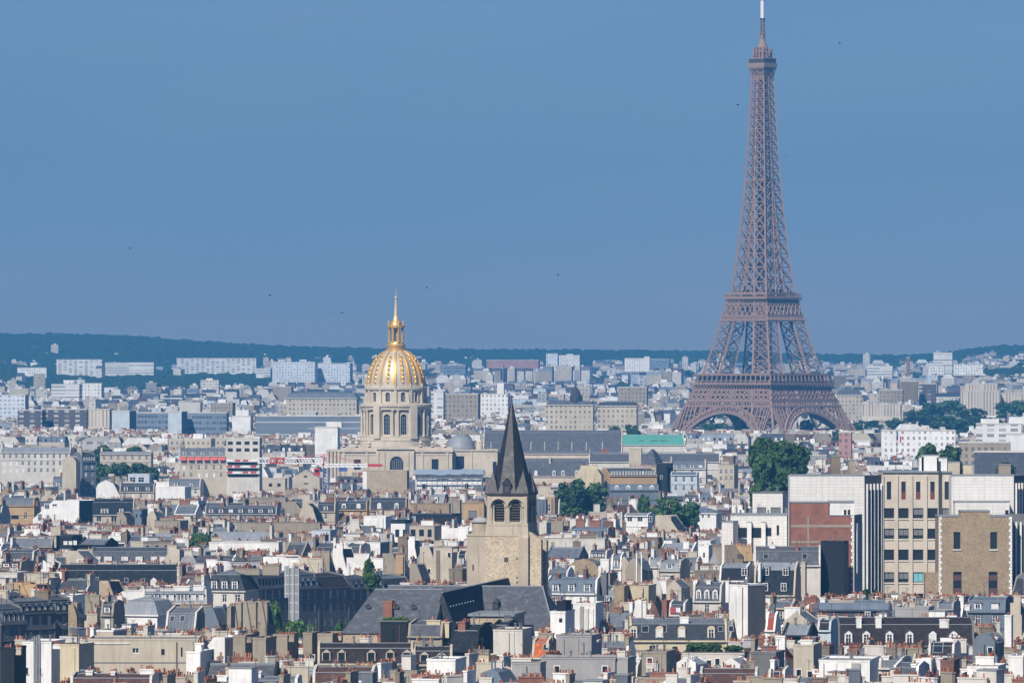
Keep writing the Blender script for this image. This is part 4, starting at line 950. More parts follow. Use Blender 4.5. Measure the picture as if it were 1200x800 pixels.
b = MB(); b.beam((0,0,zt-.4), (0,0,bz(462)), .16, 'metaldark', True); b.beam((-.5,0,bz(465.5)), (.5,0,bz(465.5)), .12, 'metaldark', True); b.lathe([(0,zt-.1),(.22,zt+.1),(0,zt+.35)], 8, 'metaldark'); kids.append(P('cross', b))
broot.kids.append(P('spire', mb, kids=kids))
tag(realize(broot), 'old stone bell tower with slate spire and twin louvred arches', 'bell tower')
# church body in front of the bell tower: choir, crossing and nave roofs
CD = 1088.0; cs = CD/F; cz = lambda y: CZ-(y-HY)*cs
croot = P('church', None, (X(532, CD), CD, 0), rad(-9))
Lx = lambda p: (p-532)*cs
mb = MB(); x0_, x1_ = Lx(410), Lx(650); zh, zr_ = cz(744), CZ-(686-HY)*1101/F; dp = 24.0
mb.box(x0_, x1_, 0, dp, 0, zh, 'rubble', 'd'); mb.box(x0_-.3, x1_+.3, -.3, dp+.3, zh-.3, zh, 'belstone'); croot.kids.append(P('walls', mb))
mb = MB(); A = [(x0_-.4,-.4,zh+.05),(x1_+.4,-.4,zh+.05),(x1_+.4,dp+.4,zh+.05),(x0_-.4,dp+.4,zh+.05)]; r0, r1 = (Lx(441),dp/2,zr_), (Lx(625),dp/2,zr_)
for q in ([A[0],A[1],r1,r0],[A[1],A[2],r1],[A[2],A[3],r0,r1],[A[3],A[0],r0]): mb.face(q, 'slategrey')
mb.box(r0[0]-.2, r1[0]+.2, dp/2-.16, dp/2+.16, zr_-.05, zr_+.16, 'lead'); mb.beam(A[1], r1, .25, 'lead')
for px, py in ((603,694),(596,702),(575,700),(610,705),(586,709)):
    f_ = (744-py)/(744-686); mb.box(Lx(px), Lx(px)+.25, -.4+f_*(dp/2+.4)-.35, -.4+f_*(dp/2+.4)-.1, zh+f_*(zr_-zh)-.05, zh+f_*(zr_-zh)+.12, 'lead')
kids = []
for px, py in ((575,712),):
    f_ = (744-py)/(744-686); b = MB(); b.box(-.5,.5,-.6,1.6,-.3,1.0,'slate'); b.lathe([(.42,0),(.42,.02),(0,.02)], 12, 'crate'); b.face([(-.65,-.75,1.0),(.65,-.75,1.0),(0,.4,1.9)], 'slate'); b.face([(.3,-.62,.15),(.3,-.62,.8),(-.3,-.62,.8),(-.3,-.62,.15)][::-1], 'crate')
    b.face([(.65,-.75,1.0),(.65,1.6,1.2),(0,.4,1.9)], 'slate'); b.face([(-.65,1.6,1.2),(-.65,-.75,1.0),(0,.4,1.9)], 'slate'); kids.append(P('dormer', b, (Lx(px), -.4+f_*(dp/2+.4), zh+f_*(zr_-zh))))
croot.kids.append(P('crossing_roof', mb, kids=kids))
# choir and nave: a long steep black roof with its ridge running towards the viewer
mb = MB(); xr = Lx(551); hwid = 2.7; ya, yb_ = -30.0, 44.0; zrid = zr_+.35; zlow_ = zrid-7.2
mb.face([(xr+hwid,ya,zlow_),(xr+hwid,yb_,zlow_),(xr,yb_,zrid),(xr,ya,zrid)], 'slate'); mb.face([(xr-hwid,yb_,zlow_),(xr-hwid,ya,zlow_),(xr,ya,zrid),(xr,yb_,zrid)], 'slate')
mb.face([(xr-hwid,ya,zlow_),(xr+hwid,ya,zlow_),(xr,ya,zrid)], 'slate'); mb.box(xr-.14, xr+.14, ya, yb_, zrid-.04, zrid+.13, 'lead')
for row in (.35, .75):
    for i in range(9): y = ya+2.5+i*3.1; mb.box(xr+hwid*row, xr+hwid*row+.22, y, y+.25, zrid-7.2*row-.05, zrid-7.2*row+.16, 'lead')
croot.kids.append(P('choir_roof', mb)); mb = MB(); mb.box(xr-hwid+.3, xr+hwid-.3, ya+.3, -.45, 0, zlow_+.3, 'rubble', 'd'); croot.kids.append(P('choir_walls', mb))
# broad slate roof in front, hipped at its left end
mb = MB(); xb = xr-.3; xa = xb-16.6; y0, y1 = -37.0, -17.0; zf = CZ-(690.5-HY)*(CD-27)/F; ze_ = zf-7.4; ym = (y0+y1)/2
mb.face([(xa,y0,ze_),(xb,y0,ze_),(xb,ym,zf),(xa+4.2,ym,zf)], 'slategrey'); mb.face([(xb,y1,ze_),(xa,y1,ze_),(xa+4.2,ym,zf),(xb,ym,zf)], 'slategrey'); mb.face([(xa,y1,ze_),(xa,y0,ze_),(xa+4.2,ym,zf)], 'slategrey'); mb.face([(xb,y0,ze_),(xb,y1,ze_),(xb,ym,zf)], 'slateblack')
mb.box(xa+4.2, xb, ym-.14, ym+.14, zf-.04, zf+.14, 'lead'); ks = []
for px in (433.5, 467.5, 488):
    q = MB(); q.lathe([(.5,0),(.5,.5),(.36,.5),(.34,.25),(0,.25)], 14, 'slate'); q2 = MB(); q2.add(q, Matrix.Rotation(rad(62), 4, 'X')); q2.mats = ['slate']; b = MB(); b.add(q2, Matrix.Identity(4)); b.lathe([(0,.0),(.01,.01)], 4, 'crate')
    b.face([(.33*math.cos(i*.5236),-.36+.2*math.sin(i*.5236)*0-.04,.1+.34*math.sin(i*.5236)) for i in range(12)], 'crate')
    ks.append(P('oculus', b, (xa+4.2+(px-436)*cs*.97, ym-4.2, zf-3.1)))
croot.kids.append(P('front_roof', mb, kids=ks)); mb = MB(); mb.box(xa+.3, xb-.02, y0+.3, y1-.3, 0, ze_+.2, 'rubble', 'd'); croot.kids.append(P('front_walls', mb))
mb = MB(); xa, xb = Lx(566), Lx(616); zt = cz(717.5)
archwall(mb, xa, xb, 0, zt, [((xa+xb)/2-.4, 1.0, zt-4, zt-2.0)], 'rubble', -14, .5); mb.box(xa, xb, -13.999, -.5, 0, zt, 'rubble', 'fd'); mb.face([((xa+xb)/2-1.5,-13.55,zt-4),((xa+xb)/2+.7,-13.55,zt-4),((xa+xb)/2+.7,-13.55,zt-.9),((xa+xb)/2-1.5,-13.55,zt-.9)], 'crate')
mb.box(xa-.35, xb+.35, -14.4, -.6, zt, zt+.45, 'lead'); mb.box(xb-1.8, xb, -15, -14.004, 0, zt-.8, 'belstone'); croot.kids.append(P('chapel', mb))
tag(realize(croot), 'old church with long grey slate roof and black choir roof before the bell tower', 'church')
# ------------------------------------------------------------------ zone table used to keep other houses from covering or crossing the landmarks: (distance, depth, px0, px1, visible bottom)
ZONES = [(1070,130,405,640,742),(1120,30,548,645,700),(2700,160,380,600,556),(4010,180,790,1005,507)]
h = hand
# ---- rows around y 545-580 (about two kilometres away)
h('F',0,29,549,572,'white','zinc',"white house with arched window and planted zinc roof, by the photo's left edge",ye=558,ac=1)
h('F',30,72,543,572,'cream','zinc',"pale zinc roofed house with row of small dormers beside the white arched-window house",ye=557,dorm=4,th=0,ac=1)
h('F',60,93,558,580,'offwhite','zinc',"house under tilted zinc roof with broad red brick chimney",ye=571,th=-8,ch=[(77,19,553,'brick',9)],dorm=2)
h('B',92,115,556,588,'cream','zinc',"narrow cream house with strip windows next to the broad brick chimney",th=-4,win=[(96,101,560,565),(103,110,560,565),(96,111,569,573,'dark'),(98,111,579,584,'dark')],ac=0)
h('G',108,143,562,590,'white','zinc',"white party wall with sloping shoulders and one tall tan chimney",ye=580,ch=[(130,4,557,'tan',2)],th=-5,sidewin=False)
h('F',140,183,566,592,'cream','slate',"cream house under slate roof with three white dormers below the round-crowned trees",ye=576,dorm=3,th=-4,ac=1)
h('B',150,177,556,567,'bluewhite','zinc',"small glazed penthouse with red chimney below the dense trees",th=-4,z=25,win=[(152,159,559,565),(162,169,559,565)],ch=[(172,3,553,'brick',1)])
h('B',182,223,571,592,'white','zinc',"white blank stepped wall with low parapet and small strip window",th=-13,ch=[(190,16,563,'white',0)],ac=0)
h('F',196,238,561,588,'offwhite','zinc',"zinc roofed house with brick chimneys behind the white stepped wall",ye=571,dorm=2,ch=[(203,8,556,'brick',4)],th=-6)
h('F',208,240,553,563,'brick','zinclight',"low brick house with flat zinc roof and white box, above the stepped white wall",ye=557,th=0,z=24,ac=1)
h('B',274,336,561,583,'cream','zincdark',"long blank cream wall with two small dark windows near its corner",th=-4,win=[(315,319,566,570,'dark'),(325,329,566,570,'dark'),(281,286,569,571,'dark'),(315,320,576,580,'dark'),(326,331,576,580,'dark')],ac=0)
h('G',240,266,560,590,'cream','slate',"cream gable with sloping zinc roof beside the long blank cream wall",ye=574,prof='R',th=-8)
h('G',342,377,550,580,'cream','zinclight',"cream pentagonal gable wall with three tiny slit windows beneath the crane",ye=560,prof='pent',th=-5,win=[(356,360,557,559,'dark'),(356,361,565.5,567,'dark'),(354,358,574,577,'dark')],ac=0,sidewin=False)
h('B',265,306,514,562,'offwhite','zinclight',"tall white modern block with red balcony panels and flat roof",th=-3,z=36,d=2420,D=12,win=(4,2,517,8,6,4,'dark'),ac=0,name='apartment_block',cat='apartment block',reds=1)
h('F',210,266,525,556,'cream','zinc',"cream apartment house with red awnings along its upper floor",ye=534,th=-2,z=30,d=2520,dorm=5,awn=1,ac=1)
h('B',425,479,552,584,'rubble','zinc',"wide rubble stone blank wall with whitewashed strip on its edge",th=-5,z=24,whitestrip=(425,430),side='greywall',ac=0)
h('B',487,566,556,580,'white','zinc',"building wrapped in scaffolding under sagging blue-grey tarpaulin roof",th=-3,z=25,win=[(495,500,567,573,'dark'),(520,524,568,577,'dark'),(545,549,566,576,'dark')],ac=0,scaff=1)
# ---- rows around y 580-625
h('F',0,44,583,622,'ochre','zinc',"ochre house with zinc roof and white-framed loggia window",ye=592,th=-6,dorm=0,win=[(13,22,603,608,'dark'),(28,32,600,608)],ch=[(41,5,587,'brick',3)],up='zinc')
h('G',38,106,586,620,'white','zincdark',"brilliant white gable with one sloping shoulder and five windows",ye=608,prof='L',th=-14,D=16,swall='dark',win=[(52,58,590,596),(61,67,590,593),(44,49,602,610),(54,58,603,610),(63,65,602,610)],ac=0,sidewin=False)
h('F',105,157,584,622,'cream','slateblack',"cream house with steep black roof and paired white dormers",ye=603,th=0,D=9,dorm=[-3.2,-2.0,3.4],win=[(113,119,602,611),(130,137,601,612),(112,118,615,623)],ch=[(109,3,582,'beige',2),(142,3,582,'beige',2)],dst='white')
h('G',137,156,600,624,'beige','slate',"small beige gable against the side of the black-roofed cream house",ye=607,prof='R',th=-6,ac=0)
h('B',155,173,598,624,'bluegrey','zinc',"blue-grey rendered side wall with two small windows beside the beige gable",th=-20,win=[(159,161,602,606,'dark'),(164,166,602,606,'dark')],ac=0)
h('G',172,191,598,622,'cream','zinc',"cream house end with rounded dormer arch at its top",ye=606,prof='mans',th=-6,ac=1)
h('F',204,236,592,612,'white','zinc',"white cottage under plain zinc pitched roof with two windows",ye=602,th=-10,low=True,win=[(206,210,603,608),(215,218,603,608)],ac=0)
h('B',181,219,611,625,'beige','tan',"low beige slab wall crowned by dark pots below the zinc pitched cottage",th=-5,ac=2)
h('F',240,327,592,614,'concrete','slategrey',"long slate roofed range with seven small white dormers",ye=602,th=-4,dorm=7,lo='slate',ch=[(259,4,588,'brick',2),(322,4,588,'brick',2)],dwall='frame',pblind=.1)
h('G',334,358,588,614,'beige','slate',"flat beige party wall, narrower of the twin walls behind pots",ye=600,prof='R',th=-3,ac=0)
h('G',348,377,589,615,'cream','slate',"pale cream party wall tapering like a mansard beside the beige one",ye=612,prof='mans',th=-8,ac=0)
h('B',284,336,584,596,'beige','zinc',"long beige wall with brick chimney ends behind the seven-dormer slate range",th=-3,ac=0,ch=[(298,3,581,'brick',1),(322,3,581,'brick',1)])
h('F',371,396,588,622,'cream','slate',"cream house with steep slate roof beside the tapering cream wall",ye=599,th=-5,dorm=1,ac=2)
h('F',393,432,587,612,'ochre','slate',"ochre house with dark slate mansard and one round-topped white dormer",ye=597,th=-3,dorm=2,dstyle='round',ac=1)
h('F',433,478,583,606,'ochre','slate',"ochre house with slate mansard and two round-topped white dormers",ye=598,th=-3,dorm=2,dstyle='round',ac=2)
h('B',426,459,606,626,'white','zinc',"white rendered wall with ragged stepped top",th=-4,ac=0,ch=[(434,12,603,'white',0)])
h('B',458,482,613,642,'white','slateblack',"white house with pale blue tall windows under black roof edge",th=-4,win=[(463,468,620,629,'dark'),(472,477,620,629,'dark'),(463,468,635,641,'dark')],coping='slateblack',par=1.0,ac=0)
h('B',480,528,591,607,'millstone','zinc',"low rubble stone wall with grey coping above the dark box roof",th=-3,ac=0)
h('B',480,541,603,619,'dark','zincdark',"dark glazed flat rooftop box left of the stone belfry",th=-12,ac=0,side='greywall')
h('B',526,541,587,615,'beige','tan',"beige chimney-like slab next to the stone belfry",th=-4,ac=1)
h('B',541,569,590,618,'ochre','zinc',"ochre house with one big black window touching the belfry",th=-4,win=[(549,559,598,611,'darkblind')],ac=1)
h('B',480,517,617,642,'cream','zinc',"cream house with four tall windows below the dark box roof",th=-5,win=[(481,487,620,628,'dark'),(491,497,620,628,'dark'),(501,506,620,629,'dark')],ac=2)
h('B',537,556,618,640,'white','zinc',"white blank wall beside the belfry's round stair turret",th=-6,ac=0,ch=[(551,6,615,'white',2)])
h('B',628,642,586,612,'bluegrey','zinc',"blue-grey house side right of the belfry openings",th=-4,ac=1)
h('B',638,656,583,610,'ochre','zinc',"ochre house with single white window right of the belfry",th=-12,win=[(640,645,591,599)],ac=1)
h('F',654,692,585,612,'offwhite','slate',"slate roofed house with pale chimney bars in front of the round trees",ye=602,th=-5,ch=[(666,2.5,585,'cream',1),(676,2.5,586,'cream',1)],dorm=0)
h('B',632,646,613,634,'offwhite','zinc',"off-white wall end beside the stone buttress",th=-8,ac=1)
h('B',645,668,612,634,'beige','tan',"beige slab wall with red pots right of the stone buttress",th=-6,ac=0,ch=[(656,20,609,'beige',8)])
h('F',668,722,617,632,'beige','zincblue',"zinc roofed house with row of brick chimney slabs",ye=628,th=-5,ch=[(676,10,607,'brick',5),(693,12,608,'brick',5),(708,12,609,'brickdark',5)],dorm=7)
h('F',732,769,601,628,'white','zinclight',"white house with planted balcony and pink awning rail",ye=604,low=True,th=-6,win=[(735,741,604,611),(747,753,604,611),(758,764,604,611),(751,757,617,624)],awn=0,ac=1)
h('G',768,806,604,630,'cream','slate',"cream stepped party wall with sloping dark roof of many dormers",ye=622,prof='R',th=-16,ac=0,ch=[(773,7,602,'cream',0),(783,6,603,'cream',0)])
h('B',788,822,590,603,'white','zinc',"two white blocks with pale parapet behind the hipped pavilion",th=-5,ac=0)
h('H',798,847,593,628,'white','zincblue',"white pavilion with hipped zinc roof and windowed side",ye=601,th=-12,win=[(822,825,602,607),(829,832,602,607)],ac=0,up='zincdark',low=True)
h('B',882,927,578,606,'factile','zincdark',"white modern annex with three wide dark windows, upper and set back",th=-3,d=1475,D=11,win=[(887,898,594,604,'darkblind'),(903,915,594,604,'darkblind'),(919,926,594,604,'darkblind')],ac=0,coping='greywall',name='office_annex',cat='annex')
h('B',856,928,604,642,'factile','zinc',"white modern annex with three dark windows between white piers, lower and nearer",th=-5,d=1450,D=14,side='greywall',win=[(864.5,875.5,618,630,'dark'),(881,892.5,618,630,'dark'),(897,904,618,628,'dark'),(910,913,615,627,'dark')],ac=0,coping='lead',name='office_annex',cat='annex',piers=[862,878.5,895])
h('B',846,866,612,642,'factile','zinc',"white blank block clinging to the lower modern annex",th=-6,d=1440,D=6,ac=0,coping='lead')
# ---- rows 620-665
h('F',12,72,628,650,'beige','zinc',"zinc roof crossed by four cream chimney slabs below the brilliant white gable",ye=640,th=-5,ch=[(22,19,629,'cream',9),(36,9,630,'cream',4),(47,8,629,'cream',4),(60,10,629,'cream',4)],dorm=0)
h('B',70,94,628,652,'dark','zincdark',"dark glazed rooftop room with three white blinds",th=-6,win=[(74,79,633,638,'blind'),(80,85,633,638,'blind'),(86,90,633,638,'blind')],coping='metaldark',ac=0)
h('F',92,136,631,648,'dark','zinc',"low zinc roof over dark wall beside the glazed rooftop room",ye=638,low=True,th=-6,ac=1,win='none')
h('G',77,112,645,664,'cream','zinc',"cream end wall curving down to the long blinded mansard",ye=657,prof='R',th=-4,ac=0,win=[(90,98,654,661,'blind')],sidewin=False)
h('F',108,200,641,664,'slategrey','slategrey',"long slate mansard lit by six windows with white blinds",ye=662,th=0,D=9,up='zincdark',dorm=0,win='none',face=[(111,118),(122,131),(142,150),(159,167),(177,184),(187,193)],ac=0)
h('G',192,223,643,668,'cream','zinc',"cream curved end wall right of the long blinded mansard",ye=654,prof='L',th=-10,ac=1)
h('F',67,209,661,692,'offwhite','slateblack',"huge plain black slate roof with one small white dormer",ye=690,th=0,D=15,dorm=[8.6],dstyle='gable',win='none',ac=0,sky=[(-9,.35,.8,1.0),(2.0,.35,.8,1.1),(6.0,.35,.8,.9),(-5,.5,.5,.6)],ch=[(209,4,664,'offwhite',2)])
h('F',0,36,657,672,'beige','tilebrown',"brown tiled roof with two dormers near the photo's left edge",ye=666,th=-4,dorm=2,ac=1)
h('F',0,50,644,660,'offwhite','zincdark',"dark zinc roof with tall white chimney slabs above the brown tiles",ye=655,th=-4,ch=[(37,6,648,'white',3),(45,5,646,'bluegrey',3),(54,5,646,'bluegrey',3),(8,8,641,'beige',4)],dorm=0)
h('G',50,74,656,672,'white','slatebrown',"white wall and brown roof slope beside the huge black roof",ye=664,prof='half',th=-4,ac=1)
h('B',0,30,672,690,'offwhite','zinc',"long off-white ledge wall with crowded red pots",th=-4,ac=0,ch=[(10,22,670,'offwhite',12)])
h('B',28,74,673,692,'cream','zinc',"cream wall with two chimney slabs below the huge black roof's end",th=-4,ac=0,ch=[(40,10,670,'cream',6),(52,9,671,'cream',5),(66,6,668,'white',4)])
h('B',245,330,636,650,'white','zinclight',"wide white rooftop box with pale zinc cover and many vents",th=-5,ac=3)
h('F',240,322,623,640,'offwhite','zinclight',"wide pale zinc low-pitched roof right of the bushy tree",ye=638,low=True,th=-6,win='none',ac=2)
h('B',277,376,613,630,'beige','tan',"very long beige chimney wall carrying an unbroken line of pots",th=-3,D=5,ac=0,ch=[(326,98,612.5,'beige',44)])
h('B',365,394,622,634,'bluewhite','zinc',"pale blue-grey rooftop box between beige walls",th=-3,ac=0,ch=[(397,6,621,'tan',3)])
h('F',332,366,636,652,'beige','zincdark',"ribbed dark zinc roof sloping toward the viewer behind white party walls",ye=651,low=True,th=-6,win='none',ac=1)
h('G',308,368,652,690,'white','zinc',"long white party wall scrawled with grey graffiti and topped by pots",ye=668,prof='R',th=-4,D=14,ac=0,ch=[(338,52,652,'white',20)])
h('G',350,380,654,680,'cream','slatebrown',"cream party wall standing taller than the graffiti wall beside it",ye=672,prof='R',th=-16,ac=0,ch=[(365,26,652,'cream',11)])
h('G',366,393,646,684,'beige','zinc',"beige tall party wall with stained face above the shaded street",ye=670,prof='R',th=-12,ac=0,ch=[(376,20,644,'beige',8)])
h('G',390,420,642,684,'white','slate',"white wall stepping down beside the beige stained party wall",ye=674,prof='R',th=-12,ac=1)
h('G',406,452,653,690,'white','zinc',"white wall with steep descending edge behind the slender street tree",ye=686,prof='R',th=-10,ac=1,ch=[(440,18,652,'white',7)])
h('F',405,434,637,660,'offwhite','zincdark',"dark zinc gable roof above the white stepped walls",ye=648,th=-12,ac=1)
h('B',430,456,636,660,'white','zinc',"white plain block with blue-grey corner above the slender street tree",th=-12,side='bluegrey',ac=1)
h('G',448,482,648,690,'beige','zinc',"beige wall with peeling ochre patch up its middle",ye=676,prof='R',th=-5,ac=0,patch=(464,473,650,672),ch=[(469,10,648,'beige',4)])
h('B',466,484,630,652,'tan','tan',"tan slab wall left of the steep gabled roofs",th=-4,ac=1)
h('G',478,497,632,664,'white','zincdark',"white narrow gable with steep dark roof behind the church",ye=658,prof='R',th=-8,D=14,ac=1)
h('G',492,524,640,690,'cream','slate',"cream gable with steep dark roof falling into shade behind the church",ye=662,prof='R',th=-22,D=14,ac=0)
h('G',480,504,660,690,'beige','zincdark',"beige gable with dark zinc dormer row just above the church roof",ye=678,prof='R',th=-14,D=12,ac=0,dorm=3)
h('B',508,538,642,672,'cream','zinc',"cream house with red pots left of the stair turret",th=-4,ac=0,ch=[(522,28,641,'cream',12)])
h('F',535,553,645,668,'cream','slateblack',"black mansard sliver squeezed against the stair turret",ye=664,th=-4,dorm=2,ac=0)
h('B',526,552,668,690,'tan','zinc',"tan low house with red tile edge at the turret's foot",th=-6,ac=1)
h('B',640,712,632,652,'offwhite','zinclight',"jumble of pale zinc rooftops and red pots right of the buttress",th=-5,ac=4)
h('F',640,690,641,662,'bluegrey','zinc',"grey zinc roof with pipes and vents right of the buttress",ye=652,low=True,th=-5,ac=2,win='none')
h('F',690,722,644,660,'offwhite','zincdark',"dark dormered zinc roof beside the beige wall with pots",ye=654,th=-5,dorm=4,ac=1)
h('G',662,716,654,684,'millstone','zinc',"stone gable wall framed by two whitewashed strips",ye=672,prof='mans',th=-4,ac=0,strips=[(664,674),(702,714)],ch=[(668,9,653,'white',0),(708,10,653,'white',0)])
h('F',640,709,676,716,'white','zincblue',"pale blue zinc mansard with three white dormers right of the church",ye=695,th=-3,D=10,dorm=3,ch=[(650,4,671,'brickdark',2),(682,4,665,'brickdark',2),(704,7,669,'greywall',3)],dst='white')
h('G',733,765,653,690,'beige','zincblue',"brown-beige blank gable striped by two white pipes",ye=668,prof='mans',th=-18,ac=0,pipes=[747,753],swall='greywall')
h('F',716,736,648,690,'white','zincblue',"narrow white house with pale mansard window beside the piped gable",ye=666,th=-3,dorm=1,ac=1)
h('B',818,838,640,668,'white','zinc',"narrow white wall with one dark slit window",th=-3,win=[(854-30,826,647,653,'dark')],ac=0)
h('G',849,884,638,662,'tan','zinc',"tan gable with painted scribble and red pots along its edge",ye=652,prof='R',th=-6,ac=0,ch=[(868,26,637,'ochre',9)])
h('B',818,840,634,656,'white','zinc',"bright white plain block among zinc roofs",th=-3,ac=1)
h('F',760,800,652,675,'offwhite','zinclight',"pale zinc roof with white vents below the dormered dark slope",ye=664,th=-5,dorm=1,ac=2)
h('F',774,822,636,652,'white','zinclight',"flat pale zinc roof with white chimney blocks",ye=645,low=True,th=-4,ac=0,ch=[(779,10,632,'white',3),(803,7,634,'white',2)])
h('F',884,964,640,664,'offwhite','slategrey',"long grey slate roof with white chimney block below the red brick wall",ye=662,th=-3,D=10,win='none',ac=0,ch=[(905,7,636,'white',3),(934,4,640,'brick',2)],sky=[(-5,.45,1,1.1),(4,.45,1,1.2)])
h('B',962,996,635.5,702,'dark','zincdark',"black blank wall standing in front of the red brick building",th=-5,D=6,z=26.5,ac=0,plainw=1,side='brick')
h('F',883,942,659,712,'cream','slateblack',"tall dark slate mansard with two storeys of white windows",ye=697,th=-3,D=11,dorm=0,up='zinclight',face2=[(902,665),(925,665),(902,683),(924,683)],win=[(898,906,703,712),(915,922,703,712)],ac=0,ch=[(940,5,658,'cream',3)])
h('F',843,886,660,692,'white','slateblack',"dark slate mansard with one white window left of the two-storey mansard",ye=680,th=-3,up='zinclight',dorm=0,face2=[(878,665)],win='none',ac=0,ch=[(888.5,3,659,'white',1)])
h('F',772,810,655,684,'cream','zinclight',"cream house with pale zinc roof behind the scattered pots",ye=668,th=-6,dorm=1,ac=2)
h('G',765,782,678,704,'offwhite','zinc',"off-white square-topped wall with red pots, left end of the pentagon gable",ye=690,prof='R',th=-4,ac=0,ch=[(773,15,678,'white',7)])
h('G',781,810,679,704,'cream','zinc',"cream pentagon gable with brick edge line",ye=688,prof='pent',th=-4,ac=0)
h('B',738,770,687,712,'yellow','zinc',"yellow-cream plain wall below the brown-beige piped gable",th=-4,ac=0)
h('B',720,739,688,712,'millstone','zinc',"rough brown stone wall at the foot of the narrow white house",th=-3,ac=0)
h('F',812,856,682,724,'offwhite','slategrey',"grey slate house with tall white chimney bars and paired dormers",ye=704,th=-3,dorm=3,dstyle='gable',ac=0,ch=[(811.5,5,678,'white',2),(827,5,678,'white',2),(851,4,680,'white',2)])
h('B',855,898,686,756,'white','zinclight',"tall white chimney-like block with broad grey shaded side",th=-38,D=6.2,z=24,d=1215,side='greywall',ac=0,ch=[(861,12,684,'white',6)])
# ---- rows 680-760
h('G',15,46,682,706,'ochre','slateblack',"ochre-brown gable with second lower gable beside it",ye=700,prof='R',th=-8,ac=0,ch=[(28,14,681,'ochre',5)])
h('G',33,60,684,704,'ochre','slateblack',"lower ochre-brown party wall sloping to the black roof",ye=702,prof='R',th=-8,ac=0)
h('B',40,66,679,698,'cream','zinc',"cream rooftop block with antenna pots behind the ochre gables",th=-4,ac=0,ch=[(50,18,678,'cream',8)])
h('F',66,116,678,696,'offwhite','zincdark',"dark zinc roof with glazed roof terrace below the huge black roof",ye=691,low=True,th=-5,win='none',ac=2)
h('G',116,147,680,708,'rubble','slateblack',"pale rubble stone gable dropping to a steep black roof edge",ye=704,prof='R',th=-10,D=7,ac=0,ch=[(135,15,696,'white',7)])
h('G',94,118,696,720,'beige','zinc',"beige wall with chimney line beside the rubble stone gable",ye=712,prof='R',th=-8,ac=0,ch=[(106,20,695,'beige',9)])
h('B',66,96,699,716,'white','zinc',"white box wall left of the beige chimney-line wall",th=-4,ac=0)
h('G',80,97,708,744,'millstone','zinc',"stone gable end with broad chimney above the shaded court",ye=722,prof='R',th=-6,ac=0,ch=[(84,7,704,'millstone',2)])
h('F',118,143,704,742,'beige','slategrey',"slate mansard with one white dormer left of the rounded zinc pavilion",ye=720,th=-3,dorm=1,ac=1)
h('H',141,204,698,742,'white','zinclight',"white pavilion with rounded pale zinc mansard and shuttered window",ye=720,th=-20,D=10,win=[(173,178,725,736),(146,149,724,734)],ac=0)
h('F',160,242,688,720,'offwhite','zinclight',"zinc roof carrying white chimney slabs behind the rounded pavilion",ye=706,th=8,D=11,dorm=8,ac=0,ch=[(157,15,691,'white',6),(174,20,690,'white',9),(196,15,689,'white',7),(213,19,686,'white',9),(233,12,685,'white',5)])
h('F',193,246,711,746,'offwhite','zinc',"barrel-shaped zinc mansard pierced by two skylights",ye=742,th=-6,D=12,dorm=0,win='none',sky=[(-1.9,.62,.8,1.0),(.2,.62,.8,1.1)],ac=0,ch=[(220,38,707,'beige',14)])
h('H',240,300,667,742,'offwhite','zinc',d=1378,label="corner mansard pavilion with slate skirt and tall dormers over the street",ye=692,th=-4,D=13,lo='slate',dorm=3,dst='white',ac=0,ch=[(282,30,664,'beige',11),(310,20,660,'beige',8)])
h('G',240,268,711,744,'bluegrey','zinc',"zinc slope with beige chimney posts left of the sawtooth party walls",ye=730,prof='R',th=-10,ac=0,sky=[],ch=[(264,5,708,'beige',2)])
h('G',270,284,706,744,'beige','zinc',"first sawtooth beige party wall with steep zinc roof behind",ye=735,prof='R',th=-24,D=10,ac=0,ch=[(277,10,704,'beige',5)])
h('G',282,302,704,744,'beige','zincdark',"second sawtooth beige party wall with blue-grey slope",ye=737,prof='R',th=-24,D=10,ac=0,ch=[(292,15,703,'beige',6)])
h('G',299,322,704,744,'beige','slate',"third sawtooth beige party wall with many skylights",ye=738,prof='R',th=-24,D=10,ac=0,ch=[(306,13,703,'beige',6)])
h('F',478,534,727,760,'beige','slategrey',"beige chimney blocks over slate slope below the church's black wing",ye=745,th=-4,ac=0,ch=[(506,16,726,'yellow',6),(520,9,728,'yellow',3),(488,15,737,'yellow',6)],dorm=0)
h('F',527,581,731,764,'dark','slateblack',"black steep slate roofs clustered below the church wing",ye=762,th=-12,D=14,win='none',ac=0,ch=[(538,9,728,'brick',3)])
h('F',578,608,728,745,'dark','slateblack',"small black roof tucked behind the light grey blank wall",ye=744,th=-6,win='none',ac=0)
h('B',578,624,739,776,'offwhite','zinc',"light grey-white blank wall with rusty pots beside the orange roof",th=-3,ac=0,ch=[(599,27,738,'offwhite',10)])
h('F',623,654,747,776,'cream','tileorange',"vivid orange tiled roof with small skylight",ye=770,th=-8,D=8,dorm=0,sky=[(1.0,.5,.9,1.0)],win='none',ac=0,ch=[(634,18,739,'beige',8)])
h('B',672,708,708,748,'white','zinc',"bright white blank wall right of the church roof",th=-3,ac=0,ch=[(690,16,705,'white',9)])
h('B',645,674,718,746,'white','zincdark',"white house with small square window beside the bright blank wall",th=-4,win=[(655,659,724,729,'dark')],ac=0,ch=[(652,3,696,'metal',0)])
h('B',652,670,706,722,'dark','zincdark',"black rooftop box above the white small-windowed house",th=-4,ac=0)
h('B',652,706,746,776,'concrete','zinc',"grey concrete wall with long row of orange pots",th=-4,ac=0,ch=[(664,20,744,'concrete',10),(693,7,747,'white',3)])
